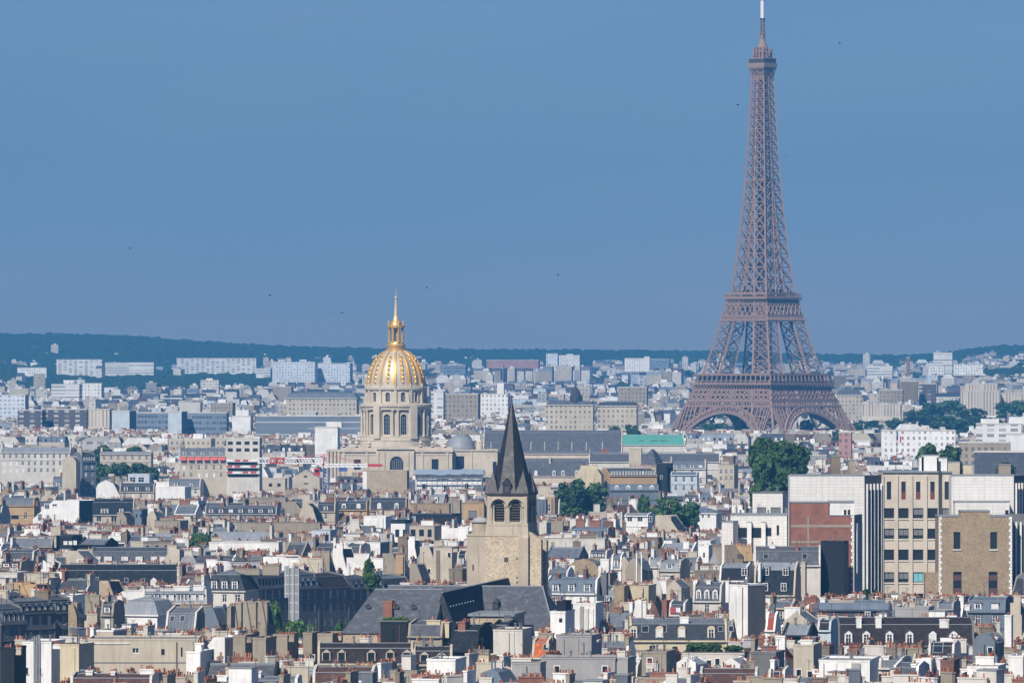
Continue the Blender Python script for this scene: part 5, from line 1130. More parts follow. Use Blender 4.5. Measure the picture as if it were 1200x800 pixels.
h('F',738,852,724,772,'yellow','slate',"yellow facade under dark mansard with three skylights and stone pediment dormer",ye=750,th=0,D=12,up='zinc',dorm=[-8.5,-3.6,.6,6.2],dstyle='round',dwall='yellow',sky=[(-8.3,.5,1.0,1.1),(-6.3,.5,1.2,1.2),(-2.9,.5,1.2,1.4),(8.0,.55,.8,.9),(10,.55,.8,1)],win=[(737,744,756,772,'dark'),(761,768,756,772,'dark'),(788,794,757,772,'dark')],ac=0,ch=[(762,10,718,'white',6),(802,10,722,'white',5),(851,5,720,'beige',3)])
h('G',758,784,704,732,'brickdark','slate',"small red-brown brick gable with chimney at its peak",ye=722,prof='pent',th=-18,ac=0,ch=[(775,6,701,'brick',2)])
h('G',741,759,702,730,'white','zinc',"slanted white wall with orange pots left of the small brick gable",ye=724,prof='L',th=-6,ac=0,ch=[(750,14,702,'white',8)])
h('F',784,812,704,724,'offwhite','zincdark',"zinc roof with bright red dormer shutter",ye=720,th=-4,D=8,dorm=1,ac=0,redd=1,ch=[(801,10,721,'white',4)])
h('F',897,916,718,752,'white','tilered',"small red tiled roof sloping behind the tall shaded block",ye=738,th=-20,D=7,win='none',ac=0)
h('G',918,962,716,738,'cream','zinc',"cream low gables with red pots above the pale zinc shed",ye=728,prof='pent',th=-4,ac=1)
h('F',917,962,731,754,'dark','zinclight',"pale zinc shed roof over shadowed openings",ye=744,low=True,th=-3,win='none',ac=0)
h('F',900,940,704,722,'cream','zinc',"cream house with zinc roof below the two-storey dark mansard",ye=712,low=True,th=-3,ac=1)
h('F',958,1046,703,728,'slategrey','zincblue',"grey zinc house with cream chimney slab left of the bushy rooftop tree",ye=714,th=-3,D=9,dorm=0,lo='zincblue',face2=[(1018,716)],win='none',ac=0,ch=[(986,29,703,'cream',9),(1042,9,700,'cream',4),(964,6,700,'white',3)])
h('F',982,1142,723,764,'greywall','slatebrown',"long dark brown mansard with six pedimented white dormers and white chimney bars",ye=756,th=0,D=14,dorm=[-11.0,-7.6,-3.2,.6,5.0,9.0],dstyle='gable',win='none',ac=0,ch=[(1007,6,722,'white',3),(1030,7,722,'white',3),(1107,11,725,'white',4)])
h('B',1049,1098,713,728,'concrete','zinc',"low grey wall with faint stains in front of the rubble office end",th=-3,ac=1)
h('F',1098,1130,705,726,'concrete','zinc',"zinc roof with white dividing slabs below the rubble office end",ye=713,th=-4,dorm=0,win='none',ac=0,ch=[(1132,6,708,'white',3)])
h('F',1134,1192,699,740,'bluegrey','zincblue',"tall blue-grey zinc roof mass with white chimney post",ye=716,th=-4,D=12,dorm=2,ac=0,ch=[(1168,8,704,'white',3)])
h('G',1184,1206,706,760,'cream','zincdark',"cream leaning gable cut by the photo's right edge",ye=722,prof='R',th=-10,ac=1)
h('G',1140,1182,742,776,'bluegrey','zinc',"blue-grey wall with two white chimney posts",ye=752,prof='mans',th=-5,ac=0,ch=[(1143,4,744,'white',2),(1162,5,744,'white',2),(1177,8,718,'white',3)])
h('F',1088,1130,752,790,'offwhite','slatebrown',"brown slate roof with wide green-glass skylight",ye=768,th=-5,D=8,dorm=0,sky=[(-.6,.3,1.6,1.9)],win='none',ac=0)
h('G',1102,1140,747,790,'white','zinc',"white broad wall behind the green-glass skylight roof",ye=758,prof='R',th=-5,ac=0,ch=[(1120,24,746,'offwhite',5)])
h('F',958,984,726,752,'bluewhite','slatebrown',"pale shed with brown tiled roof beside the long brown mansard",ye=738,th=-16,D=8,ac=0,win='none')
# ---- bottom rows
h('B',103,232,750,796,'cream','zinc',"long blank cream wall with three small openings, widest wall near the photo's bottom left",th=0,D=12,win=[(155,163,759,765),(189,193,760,767,'dark'),(212,214,758,769,'dark')],ac=0,moss=1,ch=[(172,20,748,'white',5)])
h('B',70,108,756,792,'yellow','zinclight',"yellow-cream wall turning a corner beside the longest cream wall",th=-14,D=9,ac=0)
h('B',26,72,753,794,'white','zinc',"white wall with steel flue pipes and red pots",th=-3,D=9,ac=0,pipes=[41,44,47],ch=[(62,16,752,'white',8),(22,12,747,'cream',8)])
h('B',113,146,740,756,'pink','zinc',"small pinkish rooftop block above the longest cream wall",th=-8,ac=0,coping='white')
h('B',0,27,760,797,'dark','zincdark',"dark grey blank wall with red pots in the photo's bottom left corner",th=-4,D=7,ac=0,ch=[(12,24,756,'cream',14)])
h('F',82,182,789,797,'offwhite','tilebrown',"brown tiled roof with white chimney posts along the photo's bottom edge",ye=806,th=-3,D=10,win='none',ac=0,ch=[(101,8,783,'white',4),(129,5,784,'white',2),(168,16,781,'white',7)])
h('B',218,246,765,796,'white','zinc',"white block with slim window right of the longest cream wall",th=-4,ac=1)
h('G',240,277,746,776,'white','zinclight',"white stepped end wall with dark doorway",ye=760,prof='L',th=-5,D=9,win=[(247,251,760,772,'dark')],ac=0)
h('B',273,297,746,774,'beige','zinc',"beige plain block, left of three in line",th=-4,ac=0,ch=[(285,18,744,'beige',5)])
h('B',296,322,749,774,'beige','zinc',"beige lower block streaked by shadow, middle of three in line",th=-4,ac=0)
h('B',320,348,745,774,'beige','tan',"beige block with dark rim, right of three in line",th=-4,ac=0,ch=[(334,20,741,'beige',8)])
h('B',355,373,743,778,'beige','zinc',"beige panelled wall with small white window",th=-4,win=[(362,369,766,774)],ac=0)
h('B',372,402,744,762,'beige','tan',"beige ribbed chimney wall behind the stone-gabled dormers",th=-4,ac=0,ch=[(384,7,742,'cream',3),(392,6,743,'cream',3),(408,10,742,'cream',4),(430,20,741,'cream',6)])
h('F',372,484,753,782,'cream','slatebrown',"brown roof with five stone-gabled dormers",ye=777,th=0,D=9,dorm=[-6.6,-4.0,1.0,4.2,7.0],dstyle='gable',dwall='cream',dst='dark',win='none',ac=0)
h('F',484,530,757,782,'cream','slatebrown',"short brown roof with two stone-gabled dormers",ye=778,th=0,D=8,dorm=2,dstyle='gable',dwall='cream',dst='dark',win='none',ac=1)
h('F',240,326,777,797,'dark','slategrey',"low dark zinc roof stretching along white dormer caps",ye=792,low=True,th=-2,D=9,win='none',ac=0)
h('F',366,442,781,797,'offwhite','tilebrown',"brown tiled roof with cream wall edge at the photo's bottom",ye=806,th=-4,D=9,win='none',ac=0,ch=[(345,30,780,'cream',8)])
h('F',262,352,792,797,'white','zinc',"pale zinc roof with white lucarnes at the photo's bottom",ye=808,th=-3,D=9,dorm=0,win='none',ac=2,ch=[(300,7,784,'white',1)])
h('B',500,546,774,796,'white','zinc',"white stepped wall with small square vent",th=-3,ac=0,ch=[(519,10,772,'white',2)])
h('H',560,604,782,797,'offwhite','zincblue',"curved zinc roof with round white oculus windows",ye=800,th=-5,D=10,ac=1,win='none')
h('B',634,724,772,792,'concrete','zinc',"long grey cement wall with orange pots and metal pipe",th=-3,D=8,ac=0,ch=[(660,20,770,'concrete',8),(686,20,786,'concrete',9)])
h('B',600,640,778,797,'concrete','zinc',"cement chimney block crowded with red pots at the photo's bottom",th=-3,D=5,ac=0,ch=[(614,22,774,'offwhite',10),(610,24,768,'offwhite',9)])
h('B',720,746,772,797,'concrete','zinc',"grey panelled cement wall at the photo's bottom below the yellow facade",th=-6,ac=1)
h('B',752,794,765,790,'beige','zinc',"beige triangular and square walls below the yellow facade",th=-4,ac=0)
h('G',793,830,769,790,'white','zinclight',"white low gable with two tiny square vents",ye=776,prof='pent',th=-10,ac=0,win=[(811,813,769,771,'dark')])
h('G',845,882,770,788,'white','zinclight',"white low gable with plain face right of the vented one",ye=778,prof='pent',th=-6,ac=0)
h('B',880,922,766,784,'greywall','zinc',"grey streaked wall below the tall shaded block",th=-4,ac=1)
h('F',820,892,783,797,'offwhite','tilebrown',"wide brown tiled roof with pots at the photo's bottom",ye=804,th=-4,D=9,win='none',ac=1)
h('F',900,932,782,797,'offwhite','tilebrown',"small brown tiled roof with white skylight frame",ye=800,th=-5,D=8,win='none',ac=1,sky=[(0,.5,.9,1)])
h('G',902,932,756,776,'white','tilered',"white and dark-red split gable below the small red roof",ye=770,prof='R',th=-10,ac=1)
h('B',930,966,757,790,'cream','zinc',"cream block with pots before the pale zinc shed",th=-4,ac=2)
h('B',960,1034,775,797,'white','zinclight',"wide flat white rooftop with clustered red pots",th=-10,D=12,ac=0,ch=[(965,10,776,'white',5),(1000,30,783,'white',10),(976,12,788,'white',5)])
h('F',1046,1094,776,797,'white','slategrey',"steep dark roof between white party walls",ye=800,th=-20,D=9,win='none',ac=0,party='white',ch=[(1068,6,777,'white',2)])
h('G',1072,1104,770,797,'white','zinc',"tall white twin walls topped with a line of pots",ye=790,prof='L',th=-6,ac=0,ch=[(1082,20,769,'white',10),(1097,8,768,'white',3)])
h('B',1102,1128,775,797,'brickdark','zinc',"dark red-brown brick wall behind white posts",th=-5,ac=0,ch=[(1127,5,770,'cream',2)])
h('B',1134,1184,782,797,'white','zinc',"white double posts and wall with big rusty pots",th=-5,ac=1,ch=[(1140,14,780,'white',4)])
h('B',1182,1210,770,797,'white','zinc',"white plain wall in the photo's lower right corner",th=-4,ac=0,ch=[(1192,12,779,'white',5)])
h('F',1030,1072,770,790,'offwhite','zinc',"grey zinc slope with cream chimney left of the white twin walls",ye=782,th=-8,D=8,win='none',ac=1,ch=[(1036,8,768,'white',3)])

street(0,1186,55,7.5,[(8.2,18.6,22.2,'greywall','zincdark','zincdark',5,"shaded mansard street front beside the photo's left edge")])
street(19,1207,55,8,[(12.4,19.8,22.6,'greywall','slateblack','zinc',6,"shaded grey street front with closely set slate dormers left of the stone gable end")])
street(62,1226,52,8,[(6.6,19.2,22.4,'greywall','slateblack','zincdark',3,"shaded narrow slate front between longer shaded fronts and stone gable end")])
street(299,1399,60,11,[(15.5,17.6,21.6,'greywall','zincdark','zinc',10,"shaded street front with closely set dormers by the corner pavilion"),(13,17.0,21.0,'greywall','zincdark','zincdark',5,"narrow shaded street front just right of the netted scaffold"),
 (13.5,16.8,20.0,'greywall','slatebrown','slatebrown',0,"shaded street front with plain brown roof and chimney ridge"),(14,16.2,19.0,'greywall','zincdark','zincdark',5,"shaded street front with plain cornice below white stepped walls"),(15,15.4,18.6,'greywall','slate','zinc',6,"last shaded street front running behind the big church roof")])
h('B',446,481,730,752,'dark','slatebrown',"dark planter screen with green hedge in front of the church roof",th=-3,D=3,ac=0,hedge=1,keep=0)
h('B',800,874,766,790,'offwhite','tan',"planted roof terrace with low parapet in front of the yellow facade",d=1108,D=9,th=-2,ac=0)
# ------------------------------------------------------------------ larger buildings of the middle distance
def mid(px0, px1, yt, yb, d, wall, label, D=14, th=-6, name='apartment_block', cat='apartment block', roof='zinc', tops=(), side=None, par=.6):
    s = d/F; a = rad(th); w = (px1-px0)*s; W = max(w*.6, (w-D*abs(math.sin(a)))/math.cos(a)); wpx = W*math.cos(a)/s
    H = Z(yt, d); g0 = tz(X((px0+px1)/2, d), d)-3
    pc = px0+wpx/2; rt = P(name, None, (X(pc, d), d, 0), a); b = MB()
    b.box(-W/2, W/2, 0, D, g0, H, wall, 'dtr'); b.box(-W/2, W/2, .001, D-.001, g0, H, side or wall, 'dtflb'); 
    p = .3
    for xa, xb, ya, yb_ in ((-W/2-.15,W/2+.15,-.15,p),(-W/2-.15,W/2+.15,D-p,D+.15),(-W/2-.15,-W/2+p,p,D-p),(W/2-p,W/2+.15,p,D-p)): b.box(xa, xb, ya, yb_, H, H+par, 'offwhite')
    rt.kids.append(P('walls', b)); b = MB(); b.face([(-W/2+p,p,H+.1),(W/2-p,p,H+.1),(W/2-p,D-p,H+.1),(-W/2+p,D-p,H+.1)], roof); rt.kids.append(P('flat_roof', b))
    for (f, ww, hh, m_) in tops: b = MB(); x = -W/2+f*W; b.box(x-ww/2, x+ww/2, D*.3, D*.7, H+.1, H+hh, m_); rt.kids.append(P('rooftop_hut', b))
    tag(realize(rt), label, cat); ZONES.append((d, D+4, px0, px1, yb))
def mans(px0, px1, yt, ye, yb, d, wall, lo, label, D=16, th=-4, name='apartment_house', cat='apartment house', up='zinc', ndorm=0, extra=None):
    s = d/F; a = rad(th); W = ((px1-px0)*s-D*abs(math.sin(a)))/math.cos(a); wpx = W*math.cos(a)/s
    Hr, He = Z(yt, d+D/2), Z(ye, d); rt = P(name, None, (X(px0+wpx/2, d), d, 0), a); b = MB(); g0 = tz(0, d)-3
    b.box(-W/2, W/2, 0, D, g0, He, wall, 'dt'); b.box(-W/2-.5, W/2+.5, -.5, D+.5, He, He+.5, 'offwhite'); rt.kids.append(P('walls', b))
    b = MB(); kn = min(D*.3, (Hr-He)*.45); Hk = He+(Hr-He)*.8; e = .2
    A = [(-W/2-e,-e,He+.5),(W/2+e,-e,He+.5),(W/2+e,D+e,He+.5),(-W/2-e,D+e,He+.5)]; B = [(-W/2+kn,kn,Hk),(W/2-kn,kn,Hk),(W/2-kn,D-kn,Hk),(-W/2+kn,D-kn,Hk)]
    for i in range(4): j = (i+1) % 4; b.face([A[i],A[j],B[j],B[i]], lo)
    hx = W/2-D/2; r0, r1 = (-hx,D/2,Hr), (hx,D/2,Hr)
    for q in ([B[0],B[1],r1,r0],[B[1],B[2],r1],[B[2],B[3],r0,r1],[B[3],B[0],r0]): b.face(q, up)
    rt.kids.append(P('roof', b))
    if ndorm:
        h = (Hk-He)*.6; mb, wn = dormer(1.5, h, (Hk-He)/(kn+e), lo, 'frame', 'flat', 'white')
        for i in range(ndorm): rt.kids.append(P('dormer', mb, (-W/2+kn+(W-2*kn)*(i+.5)/ndorm, -e+.4, He+.5), 0, [P('window', wn.mb, wn.loc)]))
    if extra: extra(rt, W, D, He, Hr, s)
    tag(realize(rt), label, cat); ZONES.append((d, D+4, px0, px1, yb))
mid(207,301,420,433,7600,'far_balcony',"long white terrace block high on the wooded slope",D=25,th=-2)
mid(300,319,432,446,7200,'far_band',"low pale block with tan roof joined to the long white hillside terrace",D=20)
mid(319,372,424.5,448,6500,'far_tower',"left slab of the twin pale blue-grey tower blocks",D=18,th=-8,tops=((.2,8,3,'far_tower'),(.7,8,3,'far_tower')))
mid(372,413,426,448,6520,'far_tower',"right slab of the twin pale blue-grey tower blocks",D=18,th=-8,tops=((.3,7,3,'far_tower'),))
mid(66,122,421.5,429,7300,'far_balcony',"row of white hillside flats stepping down among trees",D=20)
mid(122,182,425,430,7350,'far_band',"low white ribbon block amid hillside trees",D=16)
mid(20,56,431,437,6900,'far_white',"small white flats on the wooded slope, nearest the photo's left edge",D=14)
mid(60,95,450.5,470,5300,'far_band',"white flats with step-back top near tall grey tower block",D=14,tops=((.6,10,4,'far_white'),))
mid(95,121,449.5,468,5350,'far_white',"cream flats adjoining the white step-back block",D=14)
mid(0,32,463,492,4300,'far_tower',"grey-white tower block with balconies at the photo's left edge",D=14,side='concrete')
mid(21,52,481,503,3850,'far_dark',"dark flats with pink-white balcony stripes, leftmost part",D=14,name='apartment_block')
mid(50,104,480,503,3870,'far_dark',"long dark flats crossed by white balconies",D=14)
mid(103,131,480,504,3860,'far_stripes',"brown and grey striped flats between dark flats and bluish offices",D=14)
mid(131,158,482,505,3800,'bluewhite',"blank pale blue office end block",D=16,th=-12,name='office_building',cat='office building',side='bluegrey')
mid(157,199,484,505,3830,'far_office',"blue-grey office block with dark glazing, between two pale blank end blocks",D=16,th=-3,name='office_building',cat='office building')
mid(197,218,483,512,3750,'bluewhite',"pale blue blank stair block at the centre of the office range",D=16,th=-10,name='office_building',cat='office building',side='bluegrey')
mid(217,267,484,512,3770,'far_office',"blue-grey office block with three dark window bays",D=16,th=-3,name='office_building',cat='office building')
mid(272,296,488,508,3700,'white',"stepped white blank block at the end of the blue offices",D=12,tops=((.5,8,4,'white'),))
mans(335,420,459,467,488,4300,'far_cream','zinc',"long cream apartment range with regular brown windows left of the golden dome",D=18,ndorm=0)
mid(300,424,488,499,3500,'far_hall',"long low glass-roofed hall with dark horizontal bands",D=30,th=-1,name='hall',cat='hall',roof='zincblue')
mid(355,372,484,494,3620,'bluewhite',"small pale glazed block on the glass-roofed hall",D=10)
mid(369,398,501,517,3050,'white',"stepped white blank block below the glass-roofed hall",D=10,tops=((.8,8,3,'white'),))
mid(505,522,459,489,4200,'far_balcony',"white balconied flats just right of the golden dome",D=14)
mid(522,563,462,489,4150,'far_beige',"beige flats with glazed middle bay right of the golden dome",D=16)
mid(563,598,462,487,4300,'far_white',"white flats with tall chimney block near the spire tip",D=16,tops=((.7,5,8,'white'),))
mid(516,548,428,440,6900,'far_office',"bluish glass block beyond the golden dome",D=20)
mid(570,633,422,432,7400,'far_red',"long reddish housing block on the far plain",D=20)
mid(640,655,414.5,430,7300,'far_tower',"grey-white tower block on the horizon, darker of the pair",D=16)
mid(655,681,416.5,430,7350,'far_white',"white tower slab on the horizon beside the grey one",D=16,tops=((.5,8,2,'white'),))
mid(732,762,420,436,7000,'far_white',"white hospital-like slab left of the iron tower",D=18)
mid(755,762,418,436,6950,'white',"slim white shaft rising between far white slabs",D=8)
mid(762,786,421,432,7050,'far_office',"dark and white slab nearest the iron tower's left flank",D=18)
def dome_cap(rt, W, D, He, Hr, s):
    b = MB(); r = 8.5*s*.8; b.lathe([(r,Hr-3),(r,Hr+1),(r*.98,Hr+2),(r*.8,Hr+5),(r*.45,Hr+7.2),(r*.2,Hr+8),(r*.15,Hr+9.5),(0,Hr+9.7)], 20, 'slate', W*.12, 4); b.lathe([(r*1.05,0),(r*1.05,Hr-3),(r,Hr-2.9)], 20, 'far_cream', W*.12, 4); rt.kids.append(P('domed_turret', b))
mans(640,697,469,475,493,3650,'far_cream','slategrey',"cream palace block with dark domed turret in its middle",D=16,extra=dome_cap,ndorm=0)
mans(700,748,470,476,486,3700,'far_cream','slate',"cream block with long slate mansard right of the domed turret",D=16)
mid(724,760,454,464,4700,'far_beige',"beige flats beside a small dark dome left of the iron tower",D=14)
mans(980,1012,456,463,496,4700,'far_cream','slategrey',"ornate cream apartment house right of the iron tower's arch",D=18)
mid(1010,1058,474,495,4650,'far_stripes',"white colonnaded house front with urn-topped pilasters at park's edge",D=16)
mid(1030,1060,457,474,4800,'far_beige',"beige flats with blank side wall above the park trees",D=14)
mid(1055,1077,447,470,4850,'tan',"tan blank party wall tower above the park trees",D=10,side='slate')
mid(1077,1098,450,478,4870,'far_dark',"dark shaded flats beside the tan party wall above park trees",D=12)
mid(1062,1067,419,443,6000,'copper',"slim rust-brown tower rising among far houses",D=7,name='tower',cat='tower')
mid(1016,1048,429,444,6300,'far_band',"white slab with curved bands between far trees, left of the rust-brown tower",D=20)
mid(1088,1108,429,440,6400,'far_white',"white cube-like flats right of the rust-brown tower",D=16)
mid(1118,1154,427,440,6500,'far_white',"white flats in two steps below the right-hand wooded hill",D=18)
mid(1094,1118,413.5,420,6900,'far_band',"flat white slab capping the right-hand hill",D=20)
mid(1131,1172,450,462,4720,'far_stripes',"set-back stone attic of the colonnaded museum on the hill",D=20,name='museum_pavilion',cat='museum')
mid(1126,1174,458.5,490,4680,'far_stripes',"monumental stone pavilion with tall pilasters above park trees",D=24,th=-3,name='museum_pavilion',cat='museum')
mid(1173,1215,461,486,4700,'far_stripes',"long stone museum wing running off the photo's right edge",D=20,th=-2,name='museum_wing',cat='museum')
mid(1033,1121,505,528,3100,'far_white',"long white house front with three rows of dark windows below the park",D=14,th=-3)
mid(1144,1200,497,512,3300,'far_balcony',"bright white stepped flats at the photo's right edge",D=14,tops=((.3,10,3,'white'),(.9,9,4,'white')))
mid(1179,1206,509,522,3150,'white',"blank white wall below the stepped flats at the right edge",D=8)
mid(1124,1186,519,532,2700,'far_beige',"low tan building with two dark red panels",D=10)
mid(1142,1205,530,544,2500,'slategrey',"wide plain grey roof near the photo's right edge",D=14,name='hall',cat='hall',roof='slategrey')
mid(983,1000,507,523,3000,'far_red',"orange-red striped flats right of the big round tree",D=10)
# great slate roofs right of the golden dome
h('F',566,731,504,532,'invstone','slategrey',"great slate-roofed nave beside the gilded dome, with row of pale vent strips",ye=530.5,d=2790,D=24,th=-2,low=True,win='none',ac=0,name='church_nave',cat='church',vents=(518,528,[575,590,606,622,638,654,670,687,706]))
h('F',560,729,529.5,540,'invstone','zinc',"long cream gallery wall under thin lead coping in front of the great slate nave",ye=531.5,d=2755,D=8,th=-1,low=True,win='none',ac=0,name='gallery',cat='gallery')
h('F',614,728,537,572,'invstone','slategrey',"lower slate-roofed range with small white dormers beneath the long cream gallery",ye=558,d=2650,D=16,th=-2,low=True,win='none',dorm=[-16,-8,-4,2,8],dstyle='gable',ac=0,ch=[(644,2,534,'invstone',0)],name='slate_range',cat='house')
h('F',715,803,509,524,'offwhite','greensheet',"turquoise green sheeted roof right of the great slate nave",ye=521,d=2950,D=22,th=3,low=True,win='none',ac=0,name='hall',cat='hall')
h('B',737,753,526,546,'cream','zinc',"cream square chimney-like pavilion top below the turquoise roof",d=2550,D=6,ac=0,th=-5,name='pavilion',cat='pavilion')
h('H',752,778,526,552,'cream','slategrey',"steep slate pavilion roof beside the cream square top",ye=545,d=2540,D=9,ac=0,win='none',name='pavilion',cat='pavilion',th=-22)
h('F',690,845,531,552,'offwhite','slategrey',"very long low slate roof running right from the steep slate pavilion",ye=541,d=2620,D=14,th=-2,low=True,win='none',ac=2,name='slate_range',cat='house')
h('F',702,770,548,572,'ochre','slate',"mansion roof with dark bracketed cornice slanting down beside the round trees",ye=557,d=2230,D=16,th=14,low=True,dorm=16,win='none',ac=0,ch=[(757,26,544,'pink',9)],up='zinc',name='mansion',cat='mansion')
h('B',770,789,544,582,'dark','slate',"dark shaded tower end of the bracketed mansion",d=2235,D=8,ac=0,th=-30,name='mansion_tower',cat='mansion',ch=[(780,12,542,'dark',5)])
h('F',712,772,567,590,'bluegrey','zincblue',"low zinc wing with four round dormers at the bracketed mansion's foot",ye=574,d=2150,D=10,th=4,dorm=4,dstyle='round',win='none',ac=0)
h('G',674,708,547,572,'yellow','zinc',"yellow-cream flared gable wall behind the round trees",ye=557,d=2220,D=10,ac=0,prof='mans',th=-6,ch=[(690,20,544,'yellow',6)],sidewin=False)
h('G',744,772,577,592,'yellow','zinc',"low yellow-cream gable below the mansion's dormered wing",ye=584,prof='pent',th=-6,ac=0)
h('F',785,830,541,560,'offwhite','zincblue',"blue-grey zinc mansard with dormers right of the shaded mansion end",ye=549,d=2330,th=-5,dorm=4,ac=2)
h('F',786,820,553,572,'bluewhite','zincblue',"pale blue block with strip windows right of the shaded mansion end",ye=556,d=2190,th=-5,low=True,ac=0)
h('B',842,866,545,566,'cream','zinc',"cream house with grey roof left of the big round tree",d=2280,th=-12,ac=1,win=(3,2,550,8,3,5,'white'))
h('B',847,863,535,548,'tan','zinc',"tan square block above the cream house left of the big round tree",d=2500,th=-8,ac=1)
h('F',0,83,524,549,'offwhite','zinclight',"long pale house with grey roof and continuous garlanded cornice, left edge",ye=530,d=2700,th=-1,D=12,low=True,ac=3,win=None)
h('G',73,92,534,560,'cream','zinc',"cream blank gable catching the sun left of the shaded slate roofs",ye=541,d=2350,th=-6,D=9,ac=0,sidewin=False,prof='mans')
h('F',86,112,530,566,'bluegrey','slate',"shaded slate roofed houses stepping down left of the dense trees",ye=541,d=2370,th=40,D=10,dorm=5,ac=1)
h('F',117,178,529,543,'cream','zinclight',"cream house with planted terrace above the dense trees",ye=532,d=2640,th=-2,D=10,low=True,ac=1)
# ------------------------------------------------------------------ the big modern faculty on the right
md = 1449.0; ms = md/F
fx = lambda p: (p-1034)*ms
mb = MB(); R_ = random.Random(8); rows = [(595,607),(619,631),(643.5,656),(670,682),(695,708)]; colx = [1041.8,1058.8,1076,1092.8]; ks = []; holes = []
for c in colx+[1109.5]: holes.append((fx(c-2.6), fx(c+2.6), Z(585,md), Z(564,md)))
for c in colx: holes += [(fx(c-6), fx(c+6), Z(b_,md), Z(a_,md)) for a_, b_ in rows]
holes.append((fx(1104), fx(1112), Z(607,md), Z(595,md)))
mb.wallgrid(0, fx(1116), 0, Z(553.5,md), holes, 'facstone', 0, .45); mb.box(0, fx(1116), .003, 18, 0, Z(553.5,md), 'facstone', 'fd')
for c in (1033.6,1050.3,1067.4,1084.4,1101): mb.box(fx(c)-.42, fx(c)+.42, -.4, -.003, 0, Z(557,md), 'facstone')
for a_, b_ in rows:
    mb.box(.4, fx(1101)-.45, -.22, -.004, Z(b_+1.6,md), Z(b_+.4,md), 'offwhite')
mb.box(0, fx(1116), -.5, 18.2, Z(553.5,md), Z(552,md), 'lead')
for i, hh in enumerate(holes):
    st = 'dark' if i < 5 or R_.random() < .35 else 'darkblind'
    if 1069 < 1034+hh[0]/ms < 1078 and abs(hh[3]-Z(670,md)) < .3: st = 'cyan'
    ks.append(P('window', window_mb(hh[1]-hh[0], hh[3]-hh[2], st), ((hh[0]+hh[1])/2, .35, hh[2])))
    if 1 <= i < 4: b = MB(); b.box(hh[0]+.1, hh[1]-.1, .27, .34, hh[2], hh[2]+1.9, 'reddark'); ks.append(P('red_panel', b))
for px, py0, w_, m_ in ((981,535,11,'tan'),(1000,540,8,'beige'),(1082,536,5,'white'),(1092,534,20,'white'),(1106,537,12,'white'),(1120,542,14,'cream'),(1136,545,10,'yellow'),(1180,545,14,'beige')):
    b = MB(); b.box(fx(px)-w_*ms/2, fx(px)+w_*ms/2, 6, 10, Z(556,md)-.5, Z(py0,md), m_); b.box(fx(px)-w_*ms/2-.1, fx(px)+w_*ms/2+.1, 5.9, 10.1, Z(py0,md), Z(py0,md)+.2, 'lead'); ks.append(P('rooftop_hut', b))
for px, top in ((1052,512),(1100,545),(1170,549),(966,538)): b = MB(); b.beam((fx(px),7,Z(556,md)-1),(fx(px),7,Z(max(top,538),md)),.18,'metaldark'); ks.append(P('mast', b))
b = MB(); 
b.beam((fx(1101),-.6,Z(602,md)),(fx(1101),-.6,Z(540,md)),.55,'metaldark'); ks.append(P('flue_pipe', b))
froot = P('office_building', None, (X(1034, md), md, 0), 0, [P('main_wall', mb, kids=ks)])
def fin_wing(px0, px1, pxr, yt, yd, dd, wall, kids_fn=None, side_fins=5, quoin=False, name='wing', holes=()):
    s = dd/F; x0, x1 = (px0-1034)*ms, (px1-1034)*ms; f = dd/md; x0, x1 = X(px0, dd)-X(1034, md), X(px1, dd)-X(1034, md); y0 = dd-md; y1 = -.01; H = Z(yt, dd); x2 = X(pxr, md)-X(1034, md)
    b = MB(); b.wallgrid(x0, x1, 0, H, list(holes), wall, y0, .35)
    # the splayed right side: dark glass between white vertical fins
    b.face([(x1,y0,0),(x2,y1,0),(x2,y1,H),(x1,y0,H)], 'glass'); b.face([(x0,y1,0),(x0,y0,0),(x0,y0,H),(x0,y1,H)], wall); b.face([(x0,y0,H),(x1,y0,H),(x2,y1,H),(x0,y1,H)], 'lead')
    top = Z(yd, dd)
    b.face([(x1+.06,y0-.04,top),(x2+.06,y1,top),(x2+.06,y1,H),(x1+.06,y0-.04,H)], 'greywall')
    ks = []
    for i in range(side_fins):
        t = (i+.5)/side_fins; x, y = lerp(x1, x2, t), lerp(y0, y1, t); q = MB(); q.box(x+.02, x+.42, y-.28, y+.05, 0, top+.02, 'white', 'd'); ks.append(P('fin', q))
    b.box(x0-.15, x1+.1, y0-.15, y0+.5, H, H+.35, 'lead')
    if quoin:
        z = .5
        while z < H-.5:
            b.box(x1-.9+.35*(int(z/.7) % 2), x1+.02, y0-.05, y0-.003, z, z+.62, 'white')
            z += .7
    p = P(name, b, kids=ks); froot.kids.append(p); return p, x0, x1, y0, H
fin_wing(925.5,1013,1033.5,557,567,1440,'factile',side_fins=5)
p, x0, x1, y0, H = fin_wing(1115,1188,1205,557,566,1440,'factile',side_fins=5,name='right_wing')
def low_box(px0, px1, yt, yb, dd, D, wall, nm, holes=(), cop='lead'):
    x0, x1 = X(px0, dd)-X(1034, md), X(px1, dd)-X(1034, md); y0 = dd-md; H = Z(yt, dd); b = MB(); hs = [(X(a,dd)-X(1034,md), X(c,dd)-X(1034,md), Z(e,dd), Z(f_,dd)) for a, c, f_, e in holes]
    b.wallgrid(x0, x1, 0, H, hs, wall, y0, .35); b.box(x0, x1, y0+.002, y0+D, 0, H, wall, 'fd'); b.box(x0-.12, x1+.12, y0-.12, y0+D, H, H+.25, cop)
    ks = [P('window', window_mb(a1-a0, c1-c0, 'dark'), ((a0+a1)/2, y0+.3, c0)) for a0, a1, c0, c1 in hs]; p = P(nm, b, kids=ks); froot.kids.append(p); return p, x0, x1, y0, H
low_box(1119,1183,588,640,1434,5,'factile','stair_tower',[(1178,1182,597.5,604)])
tag(realize(froot), 'large white modern faculty block with vertical fins and columns of dark windows', 'office building')
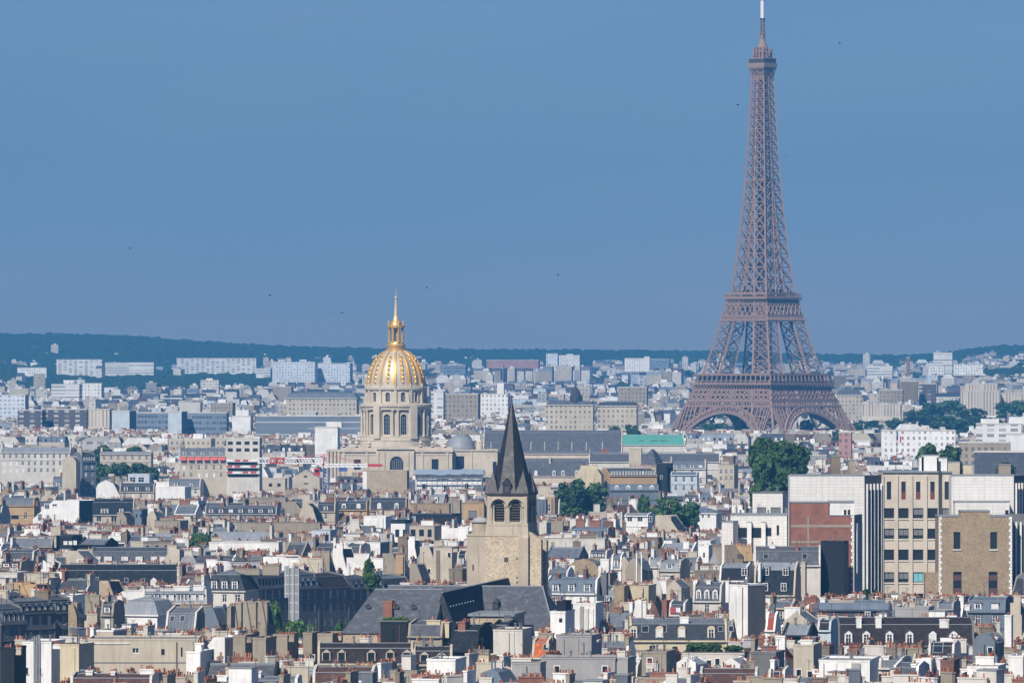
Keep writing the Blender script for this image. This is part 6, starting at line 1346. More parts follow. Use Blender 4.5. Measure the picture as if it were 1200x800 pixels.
# stone-faced end block and brick block belong to the same complex but stand in front of it
sroot = P('stone_building', None, (X(1100, 1416), 1416, 0), 0); s2 = 1416/F; L2 = lambda p: (p-1100)*s2; zz = lambda y: Z(y, 1416)
mb = MB(); hl = [(L2(1117.5),L2(1125.5),zz(643),zz(623)),(L2(1160.5),L2(1168.5),zz(643),zz(623)),(L2(1117),L2(1127),zz(704),zz(669.5)),(L2(1158.5),L2(1169),zz(704),zz(669.5))]
mb.wallgrid(0, L2(1186), 0, zz(605), hl, 'millstone', 0, .5); mb.box(0, L2(1186), .003, 12, 0, zz(605), 'millstone', 'fd'); mb.box(L2(1126), L2(1160), 0, 8, zz(605)+.003, zz(599), 'millstone', 'd'); mb.box(L2(1125.5), L2(1160.5), -.15, 8, zz(599), zz(598), 'lead'); mb.box(-.15, L2(1126)-.01, -.15, 12, zz(605), zz(604), 'lead'); mb.box(L2(1160)+.01, L2(1186.4), -.15, 12, zz(605), zz(604), 'lead')
mb.box(L2(1084.5), -.002, .5, 6, 0, zz(671), 'millstone', 'd')
for xq in (0, L2(1186)-.75):
    z = .4
    while z < zz(606): w_ = .75-.3*(int(z/.75) % 2); mb.box(xq if xq == 0 else xq+.75-w_, (w_ if xq == 0 else xq+.75), -.07, -.003, z, z+.66, 'white'); z += .75
ks = []
for i, hh in enumerate(hl):
    ks.append(P('window', window_mb(hh[1]-hh[0], hh[3]-hh[2], 'dark'), ((hh[0]+hh[1])/2, .4, hh[2])))
    b = MB()
    if i >= 2:
        b.box(hh[0]+.05, hh[1]-.05, .25, .37, hh[2], hh[2]+3.1, 'brownpanel'); b.box(hh[0]+.05, hh[1]-.05, .25, .37, hh[2]+4.9, hh[3]-.8, 'brownpanel'); ks.append(P('brown_panel', b))
    b = MB(); b.box(hh[0]-.2, hh[1]+.2, -.2, -.004, hh[2]-.35, hh[2], 'offwhite'); ks.append(P('sill', b))
sroot.kids.append(P('walls', mb, kids=ks))
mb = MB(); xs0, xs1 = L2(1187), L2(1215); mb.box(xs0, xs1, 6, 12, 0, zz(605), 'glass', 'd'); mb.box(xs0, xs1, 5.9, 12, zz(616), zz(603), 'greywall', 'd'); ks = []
for i in range(7): b = MB(); b.box(xs0+i*1.05, xs0+i*1.05+.45, 5.4, 5.88, 0, zz(612), 'white', 'd'); ks.append(P('fin', b))
sroot.kids.append(P('finned_side', mb, kids=ks))
tag(realize(sroot), 'tall rubble stone end wall with white quoins and two pairs of slot windows', 'building')
broot = P('brick_building', None, (X(927, 1405), 1405, 0), 0); s2 = 1405/F; L2 = lambda p: (p-927)*s2; zz = lambda y: Z(y, 1405)
mb = MB(); mb.box(0, L2(971), 0, 9, 0, zz(589), 'brick', 'd'); mb.box(L2(971)+.001, L2(1000), 0, 9, 0, zz(604), 'brick', 'd'); mb.box(-.1, L2(971)+.1, -.12, 9, zz(589), zz(588), 'lead'); mb.box(L2(971)+.11, L2(1000)+.1, -.12, 9, zz(604), zz(603), 'lead')
mb.box(-.02, L2(998), -.06, -.003, zz(617.5), zz(614.5), 'beige'); mb.box(-.02, L2(998), -.06, -.003, zz(636), zz(633.5), 'beige'); mb.box(L2(946), L2(948), -.07, -.062, zz(640), zz(604), 'beige')
z = .4
while z < zz(606): mb.box(L2(1000)-.55+.25*(int(z/.8) % 2), L2(1000)+.02, -.08, -.003, z, z+.7, 'white'); z += .8
b = MB(); b.box(L2(971.5), L2(1001), .6, 7, zz(604)+.01, zz(588.5), 'white', 'd'); b.box(L2(971.3), L2(1001.3), .4, 7.1, zz(588.5), zz(587), 'lead'); wn = [P('window', window_mb(.6, 1.2, 'dark'), (L2(p), .57, zz(603))) for p in (990.5, 995)]
for w_ in wn: w_.loc = (w_.loc[0], .56, w_.loc[2])
broot.kids += [P('walls', mb), P('rooftop_hut', b, kids=wn)]
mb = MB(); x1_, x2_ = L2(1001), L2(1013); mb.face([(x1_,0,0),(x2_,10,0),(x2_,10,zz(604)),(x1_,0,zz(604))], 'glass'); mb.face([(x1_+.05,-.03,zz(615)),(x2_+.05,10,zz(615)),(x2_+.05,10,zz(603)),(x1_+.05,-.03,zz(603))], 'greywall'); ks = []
for i in range(3): t = (i+.5)/3; b = MB(); x, y = lerp(x1_,x2_,t), 10*t; b.box(x+.02, x+.42, y-.3, y+.05, 0, zz(613), 'white', 'd'); ks.append(P('fin', b))
broot.kids.append(P('finned_side', mb, kids=ks))
tag(realize(broot), 'red brick building banded with pale stone, white hut on its roof', 'building')
ZONES += [(1395,75,924,1210,705)]
# ------------------------------------------------------------------ trees
_crowns = {}
def crown_mb(seed, n, shape, leaf, mats):
    key = (seed, n, shape, leaf, mats)
    if key in _crowns: return _crowns[key]
    R = random.Random(seed); v = []; f = []; mi = []; cl = []
    for i in range(44):
        t = R.uniform(0, 2*math.pi); z = R.uniform(-.9, .95); r = math.sqrt(max(0, 1-z*z*.8))*R.uniform(.3, .85)
        cl.append((r*math.cos(t), r*math.sin(t), z*(.8 if shape != 'tall' else 1), R.uniform(.16, .36), R.random()))
    b = MB()
    for i in range(n):
        c = cl[R.randrange(len(cl))]; d = Vector((R.gauss(0,1), R.gauss(0,1), R.gauss(0,1))).normalized(); rr = c[3]*(R.random()**.33)
        p = Vector((c[0], c[1], c[2]))+d*rr
        nrm = (d*1.2+Vector((R.gauss(0,.5), R.gauss(0,.5), R.gauss(0,.5)+.35))).normalized(); u = nrm.orthogonal().normalized(); w_ = nrm.cross(u); a = R.uniform(0, 6.28); u, w_ = u*math.cos(a)+w_*math.sin(a), w_*math.cos(a)-u*math.sin(a)
        s = leaf*R.uniform(.6, 1.3); k = mats[0] if c[4]+R.uniform(-.2,.2) < .55 else mats[1]
        b.face([p-u*s-w_*s*.6, p+u*s-w_*s*.6, p+u*s*.8+w_*s*.7, p-u*s*.8+w_*s*.7], k)
    _crowns[key] = b; return b
def tree(px, yt, yb, hwp, d, label, n=4000, seed=1, mats=('leaf','leafdark'), group=None, name='tree', base=None, leaf=None, skirt=True):
    s = d/F; g_ = base if base is not None else tz(X(px, d), d); zt, zb = Z(yt, d), Z(yb, d); zb = max(g_+2.5, min(zb, zt-max(11.0, 1.3*hwp*s))) if name == 'tree' and skirt else zb; rz = (zt-zb)/2; rx = hwp*s; x = X(px, d); g0 = base if base is not None else tz(x, d)
    src = crown_mb(seed, n, 'r', leaf or max(.045, .5/max(rx, 1)), mats); b = MB(); b.v = [Vector((q.x*rx/1.05, q.y*rx/1.05, q.z*rz/1.12)) for q in src.v]; b.f = src.f; b.m = src.m; b.uv = list(src.uv); b.mats = list(src.mats); b.smooth = list(src.smooth); b.f = list(src.f); b.m = list(src.m)
    low = (zb-g_-3)
    if name == 'tree' and skirt and low > 3:      # the crown's skirt, nearer the ground
        q = MB(); q.v = list(b.v); q.f = list(src.f); q.m = list(src.m); q.uv = list(src.uv); q.mats = list(src.mats); q.smooth = list(src.smooth); b.add(q, Matrix.Translation((0, 0, -min(low, rz*1.1))) @ Matrix.Rotation(1.3, 4, 'Z') @ Matrix.Diagonal((.92, .92, 1, 1)))
    t = MB(); cz_ = (zt+zb)/2-g0; tr = max(.18, rx*.07); t.lathe([(tr*1.3,0),(tr,cz_*.4),(tr*.7,cz_),(tr*.2,cz_+rz*.6)], 7, 'bark')
    for i in range(5):
        a = i*1.26+seed; t.beam((0,0,cz_*.75), (rx*.55*math.cos(a), rx*.55*math.sin(a), cz_+rz*.25), tr*.5, 'bark')
    return tag(realize(P(name, None, (x, d, g0), 0, [P('trunk', t), P('crown', b, (0, 0, cz_))])), label, 'tree', group)
tree(893,510,572,17,1760,"big round dark tree, left half of the pair above the white office",5200,11); tree(927,513,570,23,1780,"big spreading dark tree, right half of the pair above the white office",6000,12); tree(906,511,545,20,1790,"tallest dark tree crown between the paired big trees",4200,13)
tree(1088,518,546,16,1980,"rounded tree behind the office rooftop huts, left of two",3200,14); tree(1113,520,546,18,1990,"rounded tree behind the office rooftop huts, right of two",3200,15); tree(1178,537,552,14,1800,"low tree behind the right end of the office roof",2000,16)
tree(672,558,590,20,2040,"round green tree at the slanting mansion roof's foot",4200,17); tree(697,563,592,17,2050,"smaller round green tree right of its twin by the mansion",3400,18)
for i, (px, yt, yb, hwp, lb) in enumerate(((120,541,562,14,"dense green tree beside shaded slate roofs, leftmost of the courtyard clump"),(140,539,564,16,"dense green tree in the middle of the courtyard clump"),(163,540,566,17,"dense green tree under the planted terrace in the courtyard clump"),(178,545,566,12,"small dense tree closing the courtyard clump's right side"),(120,519,532,14,"dark tree behind the planted terrace house"),(158,521,531,15,"second dark tree behind the planted terrace house, nearer the offices"))):
    tree(px, yt, yb, hwp, 2560 if yt > 535 else 2720, lb, 3000, 20+i, group=None)
tree(232,621,646,13,1640,"bushy green tree beside the pale low zinc roof, left one",3000,30); tree(248,625,644,9,1650,"bushy green tree beside the pale low zinc roof, right one",2200,31)
tree(320,706,742,10,1240,"street tree nearest the sawtooth party walls",3000,32,('leaf','leaflight'),base=0); tree(344,722,752,17,1225,"light green street tree at the foot of the netted scaffold",4200,33,('leaf','leaflight'),base=0); tree(365,731,752,9,1230,"small street tree in the shaded street",2200,34,('leaf','leaflight'),base=0); tree(398,731,748,10,1190,"low green tree where the shaded street meets the church roof",2200,35,base=0)
tree(433,656,690,7,1330,"slender young tree before the white stepped walls",900,36,('leaf','leaflight'),skirt=False); tree(437,672,692,9,1325,"leafy shrub-like tree at the foot of the slender young tree",2600,37,skirt=False)
tree(1019,687,708,18,1330,"spreading rooftop-high tree at the foot of the white fins",3600,38)
tree(755,578,592,9,1960,"small shrubby tree before the low yellow gable",1600,39); tree(782,580,600,22,1950,"bushy pale green roof-garden tree, larger one",3000,40,('leaf','leaflight')); tree(808,584,594,14,1960,"low green roof-garden bush right of the larger one",1800,41)
for i, (px, yt, w_) in enumerate(((812,753,9),(826,752,10),(838,754,8),(860,755,12))): tree(px, yt, yt+13, w_, 1112, ("leafy terrace shrub in front of the yellow facade, %s" % ("first from the stone dormer","second from the stone dormer","under the last skylight","by the tall shaded block")[i]), 1200, 42+i, ('leaf','leaflight'), name='shrub', group='terrace shrubs by the yellow facade', base=Z(766, 1108)+.06)
for i, (px, yt, yb, w_, d) in enumerate(((1072,478,500,16,4300),(1092,470,498,18,4400),(1116,466,500,20,4420),(1140,476,502,20,4300),(1104,484,503,22,4150),(1160,487,503,20,4150),(1176,470,492,16,4350),(1194,467,495,18,4350),(1050,488,500,16,4200),(1025,491,502,14,4200),(1130,488,503,18,4120),(1005,493,503,10,4180))):
    tree(px, yt, yb, w_, d, "dark park tree below the stone museum, one of a dense row", 1800, 50+i, ('leafdark','leaf'), group='park trees below the museum', leaf=.09)
for i, (px, yt, yb, w_, d) in enumerate(((835,493,507,16,3960),(870,493,506,9,4150),(945,490,503,10,4150),(742,494,504,12,3300),(720,497,504,9,3300),(980,502,509,8,3600),(455,500,507,8,3300),(547,508,520,8,2900))):
    tree(px, yt, yb, w_, d, ("dark tree seen under the iron tower's left arch","small tree framed inside the iron tower's arch","tree framed by the iron tower's right arch","dark tree mass left of the iron tower's foot","small dark tree beside the tree mass left of the iron tower","little tree right of the iron tower's foot","little tree beside the golden dome's drum","small tree right of the golden dome's drum")[i], 1500, 70+i, ('leafdark','leaf'), leaf=.09)
# ------------------------------------------------------------------ tower crane, scaffold, flag, birds
cd = 2160.0; c0 = X(382, cd); q = cd/F; crz = lambda y: Z(y, cd)
def truss(mb, a, b, w_, n, t, mat):
    a, b = Vector(a), Vector(b); d = (b-a).normalized(); u = Vector((0,1,0)) if abs(d.y) < .9 else Vector((1,0,0)); v = d.cross(u).normalized()
    co = [u*w_+v*w_, u*-w_+v*w_, u*-w_-v*w_, u*w_-v*w_]
    for c in co: mb.beam(a+c, b+c, t, mat)
    for i in range(n):
        p0, p1 = a.lerp(b, i/n), a.lerp(b, (i+1)/n)
        for j in range(4): mb.beam(p0+co[j], p1+co[(j+1) % 4], t*.7, mat)
kr = P('tower_crane', None, (c0, cd, 0), 0)
mb = MB(); truss(mb, (0,0,8), (0,0,crz(548)), .95, 20, .3, 'craneblue'); kr.kids.append(P('mast', mb))
mb = MB(); jx = lambda p: (p-382)*q
truss(mb, (jx(316),0,crz(539.5)), (jx(302),0,crz(539.5)), .9, 4, .3, 'cranewhite'); truss(mb, (jx(334),0,crz(539.5)), (jx(316),0,crz(539.5)), .9, 5, .38, 'cranered'); truss(mb, (jx(378),0,crz(539.5)), (jx(334),0,crz(539.5)), .9, 12, .3, 'cranewhite'); kr.kids.append(P('jib', mb))
mb = MB(); truss(mb, (jx(381),0,crz(545)), (jx(431),0,crz(545)), .45, 9, .4, 'cranewhite'); mb.box(jx(431), jx(448), -1, 1, crz(546.5), crz(543.5), 'cranered'); kr.kids.append(P('counter_jib', mb))
mb = MB(); mb.box(jx(368), jx(375), -1.2, 1.2, crz(557), crz(548.5), 'cranered'); mb.box(jx(369), jx(374), -1.25, -1.2, crz(553), crz(550), 'glass'); kr.kids.append(P('cab', mb))
mb = MB(); mb.box(jx(397), jx(407), -1, 1, crz(552), crz(547.5), 'craneblue'); kr.kids.append(P('counterweight', mb))
mb = MB(); mb.beam((jx(379),0,crz(547)), (jx(380),0,crz(532)), .45, 'cranered'); mb.beam((jx(380),0,crz(532)), (jx(428),0,crz(543.5)), .16, 'cranered'); mb.beam((jx(380),0,crz(532)), (jx(330),0,crz(538)), .16, 'cranered'); kr.kids.append(P('tower_head', mb))
tag(realize(kr), 'tower crane with blue mast and white and red lattice jib', 'crane')
mb = MB(); kd = 1305.0; x0_, x1_ = X(338.5, kd), X(350, kd); mb.box(x0_, x1_, 0, 3.2, 0, Z(666, kd), 'netting', 'd'); mb.box(X(333,kd), x0_, .4, 3, Z(700,kd), Z(663,kd), 'netting')
ks = []
for x in (x0_, (x0_+x1_)/2, x1_): b = MB(); b.beam((x,-.15,0),(x,-.15,Z(660,kd)),.14,'scaffold'); ks.append(P('pole', b))
tag(realize(P('scaffold', None, (0, kd, 0), 0, [P('sheeting', mb)]+ks)), 'narrow scaffold tower wrapped in pale grey netting', 'scaffold')
fd = 2980.0; b = MB(); b.beam((0,0,0),(0,0,Z(504,fd)),.35,'metal'); f3 = []
for i, k in enumerate(('flagblue','frame','flagred')):
    m_ = MB(); fs = fd/F
    for j in range(3):
        u0, u1 = (i+j/3)*1.7*fs, (i+(j+1)/3)*1.7*fs; w0, w1 = .5*math.sin(u0*2), .5*math.sin(u1*2); zt = Z(507, fd)
        m_.face([(u0,w0,zt-8*fs-u0*.9),(u1,w1,zt-8*fs-u1*.9),(u1,w1,zt-u1*.9),(u0,w0,zt-u0*.9)], k)
    f3.append(P('flag_cloth', m_))
tag(realize(P('flag_pole', None, (X(1051, fd), fd, 0), 0, [P('pole', b)]+f3)), 'drooping blue, white and red flag on a pole above white roofs', 'flag')
bm_ = MB(); bm_.lathe([(0,-.22),(.05,-.12),(.07,0),(.05,.12),(.02,.2),(0,.24)], 8, 'bird'); bird = MB(); bird.add(bm_, Matrix.Rotation(rad(90), 4, 'X'))
for sx in (-1, 1):
    wv = [(sx*.03,-.07,.02),(sx*.03,.08,.02),(sx*.22,.05,.12),(sx*.22,-.1,.12)]; bird.face(wv if sx > 0 else wv[::-1], 'bird'); wv = [(sx*.22,-.1,.12),(sx*.22,.05,.12),(sx*.46,.1,.07),(sx*.44,.06,.07)]; bird.face(wv if sx > 0 else wv[::-1], 'bird')
bird.face([(-.02,.2,0),(.02,.2,0),(.07,.36,.01),(-.07,.36,.01)], 'bird')
for i, (px, py, lb) in enumerate(((984,51,"small dark bird flying right of the iron tower's tip"),(864.5,123,"small dark bird flying left of the iron tower's slender upper shaft"),(922,184,"small dark bird just beside the iron tower's right edge, halfway up"),(153,291,"lone dark bird over the wooded ridge in the left half of the sky"),(316,346,"small dark bird left of two that fly as a pair"),(388,366.5,"left bird of the close pair beside the gold lantern"),(401,366.5,"right bird of the close pair, nearer the gold lantern"),(654,322,"small dark bird in open sky right of the gilded spire"),(15,204,"tiny dark bird high by the photo's left edge"),(500,337,"tiny dark bird just right of the gilded spire's tip"))):
    d = 900 if i < 5 else 980; single('bird', bird, lb, 'bird', 'birds in flight', loc=(X(px, d), d, Z(py, d)), rz=rad(40+63*i))
# ------------------------------------------------------------------ houses filling the gaps between those read off the photograph
h('B',449,462,706,742,'brick','zinc',"red brick chimney stack standing before the grey church roof",d=1062,D=1.6,th=-6,ac=0,ch=[(455.5,12,704,'brick',5)],name='chimney_stack',cat='chimney')
REFS = [(600,590,'the stone belfry'),(530,715,'the church roofs'),(463,540,'the gilded dome church'),(140,675,'the huge black roof'),(70,600,'the brilliant white gable'),(170,722,'the rounded zinc pavilion'),(400,712,'the shaded street fronts'),(270,700,'the corner mansard pavilion'),(170,770,'the longest cream wall'),(430,765,'the stone-gabled dormers'),(640,760,'the orange tiled roof'),(795,745,'the yellow facade'),(876,720,'the tall shaded block'),(912,685,'the two-storey dark mansard'),(1060,742,'the long brown mansard'),(1140,650,'the tall rubble wall'),(960,620,'the red brick building'),(890,622,'the white modern annexes'),(906,540,'the big round tree'),(680,573,'the twin round trees'),(735,560,'the bracketed mansion'),(650,517,'the great slate nave'),(145,552,'the courtyard trees'),(283,602,'the seven-dormer range'),(450,566,'the rubble blank wall'),(382,560,'the crane'),(690,727,'the bright blank wall'),(680,685,'the pale blue mansard'),(330,670,'the graffiti wall'),(750,670,'the piped gable'),(822,610,'the hipped pavilion'),(305,570,'the long blank cream wall'),(235,632,'the bushy tree'),(1000,790,'the flat white rooftop'),(1150,515,'the stepped white flats'),(530,566,'the scaffolded building'),(285,535,'the red balcony block'),(1085,500,'the park trees'),(60,530,'the garlanded pale house'),(820,545,'the blue-grey mansard')]
R = random.Random(77)
FILL = []
OCC = [(s['d'], s['D']+(s['W']*abs(math.sin(s['rz']))), s['px0'], s['px1'], s['yb'], True) for s in HAND]+[(*z_, False) for z_ in ZONES]
def try_fill(px, d, w, D, typ, zr):
    hw_ = w/2*F/d; a, b = px-hw_, px+hw_
    for (od, oD, o0, o1, oyb, hd) in OCC:
        if b < o0+1 or a > o1-1: continue
        if d < od+oD and d+D+w*.25 > od-1: return None
        if d < od:
            lim = Z(oyb-6, d)-(1.6 if typ != 'H' else .6)
            if min(b, o1)-max(a, o0) < 3: continue
            if lim < 11.5: return None
            zr = min(zr, lim)
    for f in FILL:
        if abs(f['x']-X(px, d)) < (f['W']+w)/2*.96 and f['y'] < d+D+1 and d < f['y']+f['D']+1: return None
    return zr
d = 842.0
while d < 2420:
    step = 9+d/170; px = -25+R.uniform(0, 20)
    while px < 1225:
        w = R.choice((5, 6, 7, 8, 9, 10.5, 12)); typ = R.choices('FGBH', (60, 26, 10, 4))[0]; D = {'F': R.uniform(7, 9), 'G': R.uniform(7, 11), 'B': 6, 'H': 8}[typ]; zr0 = R.gauss(20.8, 1.7)
        zr = try_fill(px+w*F/d/2, d, w, D, typ, min(24.5, zr0)); adv = w*F/d
        if zr is None and w > 5.5:
            w = 4.5; zr = try_fill(px+w*F/d/2, d, w, D, typ, min(24.5, zr0)); adv = w*F/d if zr else 5*F/d*.6
        if zr is not None:
            th = R.choice((-16,-14,-12,-20,-24,-28,-18, 6, 38, -9)); wall = R.choices(('white','offwhite','cream','beige','yellow','ochre','tan','pink'), (8,18,22,24,6,4,12,1))[0]
            lo, up = R.choice((('slate','slate'),('slateblack','slate'),('slate','zincdark'),('slategrey','zinc'),('zincdark','zincdark'),('slate','zinc'),('zinc','zinc'),('zincblue','zinc'),('slate','zincdark'),('zinc','zinclight'),('slategrey','slategrey'),('slateblack','zincdark'),('zincdark','zinc'),('tilebrown','tilebrown'),('zinclight','zinclight'))); party = R.choices(('white','offwhite','cream','beige','tan','rubble','brick','concrete'), (22,24,18,18,5,4,2,4))[0]
            rh = R.uniform(3.2, 5.6) if typ in 'FGH' else 0; He = zr-rh; low = typ == 'F' and R.random() < .3
            s = dict(typ=typ, W=w, D=D, He=He if typ != 'B' else zr, Hk=He+rh*(.78 if not low else .9), Hr=zr, knee=(D*.22 if not low else D*.45) if typ in 'FH' else min(w*.2, rh*.45), wall=wall, party=party, lo=lo if not low else up, up=up, zlow=max(2, He-7.5), seed=R.randrange(10**6), each=d < 1040, x=X(px+w*F/d/2, d), y=d, rz=rad(th), hand=False, d=d, px0=px, px1=px+w*F/d, s=d/F, name='house', cat='house', group=None)
            s['yt'] = PY(zr, d+D/2); s['yb'] = 800
            if typ in 'FH' and not low: s['dorm'] = max(0, int(w/2.6)-R.choice((0, 0, 1))); s['pblind'] = .25; s['dstyle'] = R.choice(('flat','flat','gable','round'))
            if typ == 'G': s['prof'] = R.choice(('mans','mans','R','L','pent','half')); s['dorm'] = R.choice((0, 2, 3)) if s['prof'] == 'mans' else 0; s['wall'] = wall if R.random() < .6 else party
            if typ == 'F' and R.random() < .35: s['sky'] = [(R.uniform(-w*.3, w*.3), R.choice((.4, 1.35)), .8, 1.0) for _ in range(R.choice((1, 2)))] if not s.get('dorm') else []
            if typ == 'B':
                s['win'] = auto_windows(-w/2, w/2, zr, zr-7, R, R.choice(('white','dark'))) if R.random() < .5 else []; s['tops'] = [(-w*.2, w*.15, R.uniform(1.5, 2.8), R.choice(('white','offwhite','zinc')))] if R.random() < .6 else []
            s['chim'] = auto_chim(R, s, (R.choice((2, 3, 3, 4, 4)) if w > 7.5 else R.choice((1, 2, 3))) if d > 985 else R.choice((0, 1, 1, 2)))
            FILL.append(s)
        px += adv*R.uniform(1.0, 1.06)+R.choice((0, 0, 0, 2*F/d))
    d += step
# how much of each house the photograph shows: paint all of them far to near on a coarse raster
ras = np.full((400, 600), -1, int); allh = HAND+FILL
BIG = [(1060,412,640,692),(1131,551,638,628),(1131,571,629,577),(1440,925,1034,557),(1449,1034,1116,553),(1440,1115,1200,557),(1416,1100,1186,600),(1405,927,1000,596),(1780,878,948,512),(2045,653,712,560)]
for i in sorted(range(len(allh)+len(BIG)), key=lambda i: -(allh[i]['y'] if i < len(allh) else BIG[i-len(allh)][0])):
    if i >= len(allh): _, a, b, t = BIG[i-len(allh)]; ras[t//2:, a//2:b//2] = -2; continue
    s = allh[i]; a, b = int(max(0, s['px0'])/2), int(min(1199, s['px1'])/2); t = int(max(0, min(799, s['yt']))/2); ras[t:, a:b+1] = i
cnt = np.bincount(ras[ras >= 0].ravel(), minlength=len(allh))
order = sorted(range(len(HAND), len(allh)), key=lambda i: -cnt[i])
NIND = max(0, 300-sum(1 for s in HAND if s['name'] == 'house'))
indiv = set(order[:NIND]); 
COLW = dict(factile='white tiled', white='white', offwhite='off-white', cream='cream', beige='beige', yellow='yellow-cream', ochre='ochre', tan='tan', pink='pinkish', rubble='rubble stone', brick='red brick', concrete='grey cement', greywall='grey')
ROOFW = dict(zinc='grey zinc', zinclight='pale zinc', zincdark='dark zinc', zincblue='blue-grey zinc', slate='slate', slateblack='black slate', slategrey='grey slate', tilebrown='brown tiled', slatebrown='brown slate')
NUM = ('no', 'one', 'two', 'three', 'four', 'five', 'six', 'seven', 'eight')
def rel(s):
    cx, cy = (s['px0']+s['px1'])/2, s['yt']+8
    rs = sorted(REFS, key=lambda r: math.hypot(r[0]-cx, (r[1]-cy)*1.6)); out = []
    for x, y, n in rs[:4]:
        out.append(('just below ' if cy-y > 14 and abs(cx-x) < 40 else 'just above ' if y-cy > 14 and abs(cx-x) < 40 else 'left of ' if cx < x else 'right of ')+n)
    (x1, y1, n1), (x2, y2, n2) = rs[0], rs[1]; out.append('between %s and %s' % (n1, n2)); return out
def fill_label(s):
    w = COLW[s['party'] if s['typ'] == 'G' else s['wall']]; nd = s.get('dorm') or 0; nc = len(s['chim']); rf = ROOFW[s['up']]
    core = {'F': w+' house under '+rf+' roof', 'G': w+' gable with '+rf+' roof', 'B': w+' flat-topped block', 'H': w+' hipped pavilion under '+rf+' roof'}[s['typ']]
    opts = []
    if isinstance(nd, int) and nd: opts.append(' with %s dormer%s' % (NUM[min(8, nd)], '' if nd == 1 else 's'))
    cm = COLW[s['chim'][0][6]] if s['chim'] else None
    opts += [' with %s chimney%s' % (NUM[nc], '' if nc == 1 else 's')] if nc else []
    if cm: opts.append(' with %s chimney' % cm)
    if s['W'] > 11: opts.append(', broad')
    elif s['W'] < 7: opts.append(', narrow')
    for o in opts[:1]+['']+opts[1:]:
        for r in rel(s):
            l = (core+o+(' ' if not o.startswith(',') else ', ')+r).replace('with grey', 'with grey'); l = l.replace(' roof with', ' roof,') if l.count(' with ') > 1 else l
            if len(l.split()) <= 16 and l not in LABELS: return l
    return core+' among the packed rooftops '+rel(s)[0]
def front_box(s, px, py, pw, ph, st, yoff):
    """a flush roof window in photo pixels on the steep lower roof"""
    k = s['s']; x = (px-(s['px0']+s['px1'])/2)*k; z = Z(py+ph, s['y']); w_, h_ = pw*k, ph*k; b = MB(); b.box(x-w_/2-.12, x+w_/2+.12, yoff, yoff+2.2, z-.1, z+h_+.15, 'zinc', 'd')
    return P('roof_window', b, kids=[P('window', window_mb(w_, h_, st), (x, yoff-.01, z))])
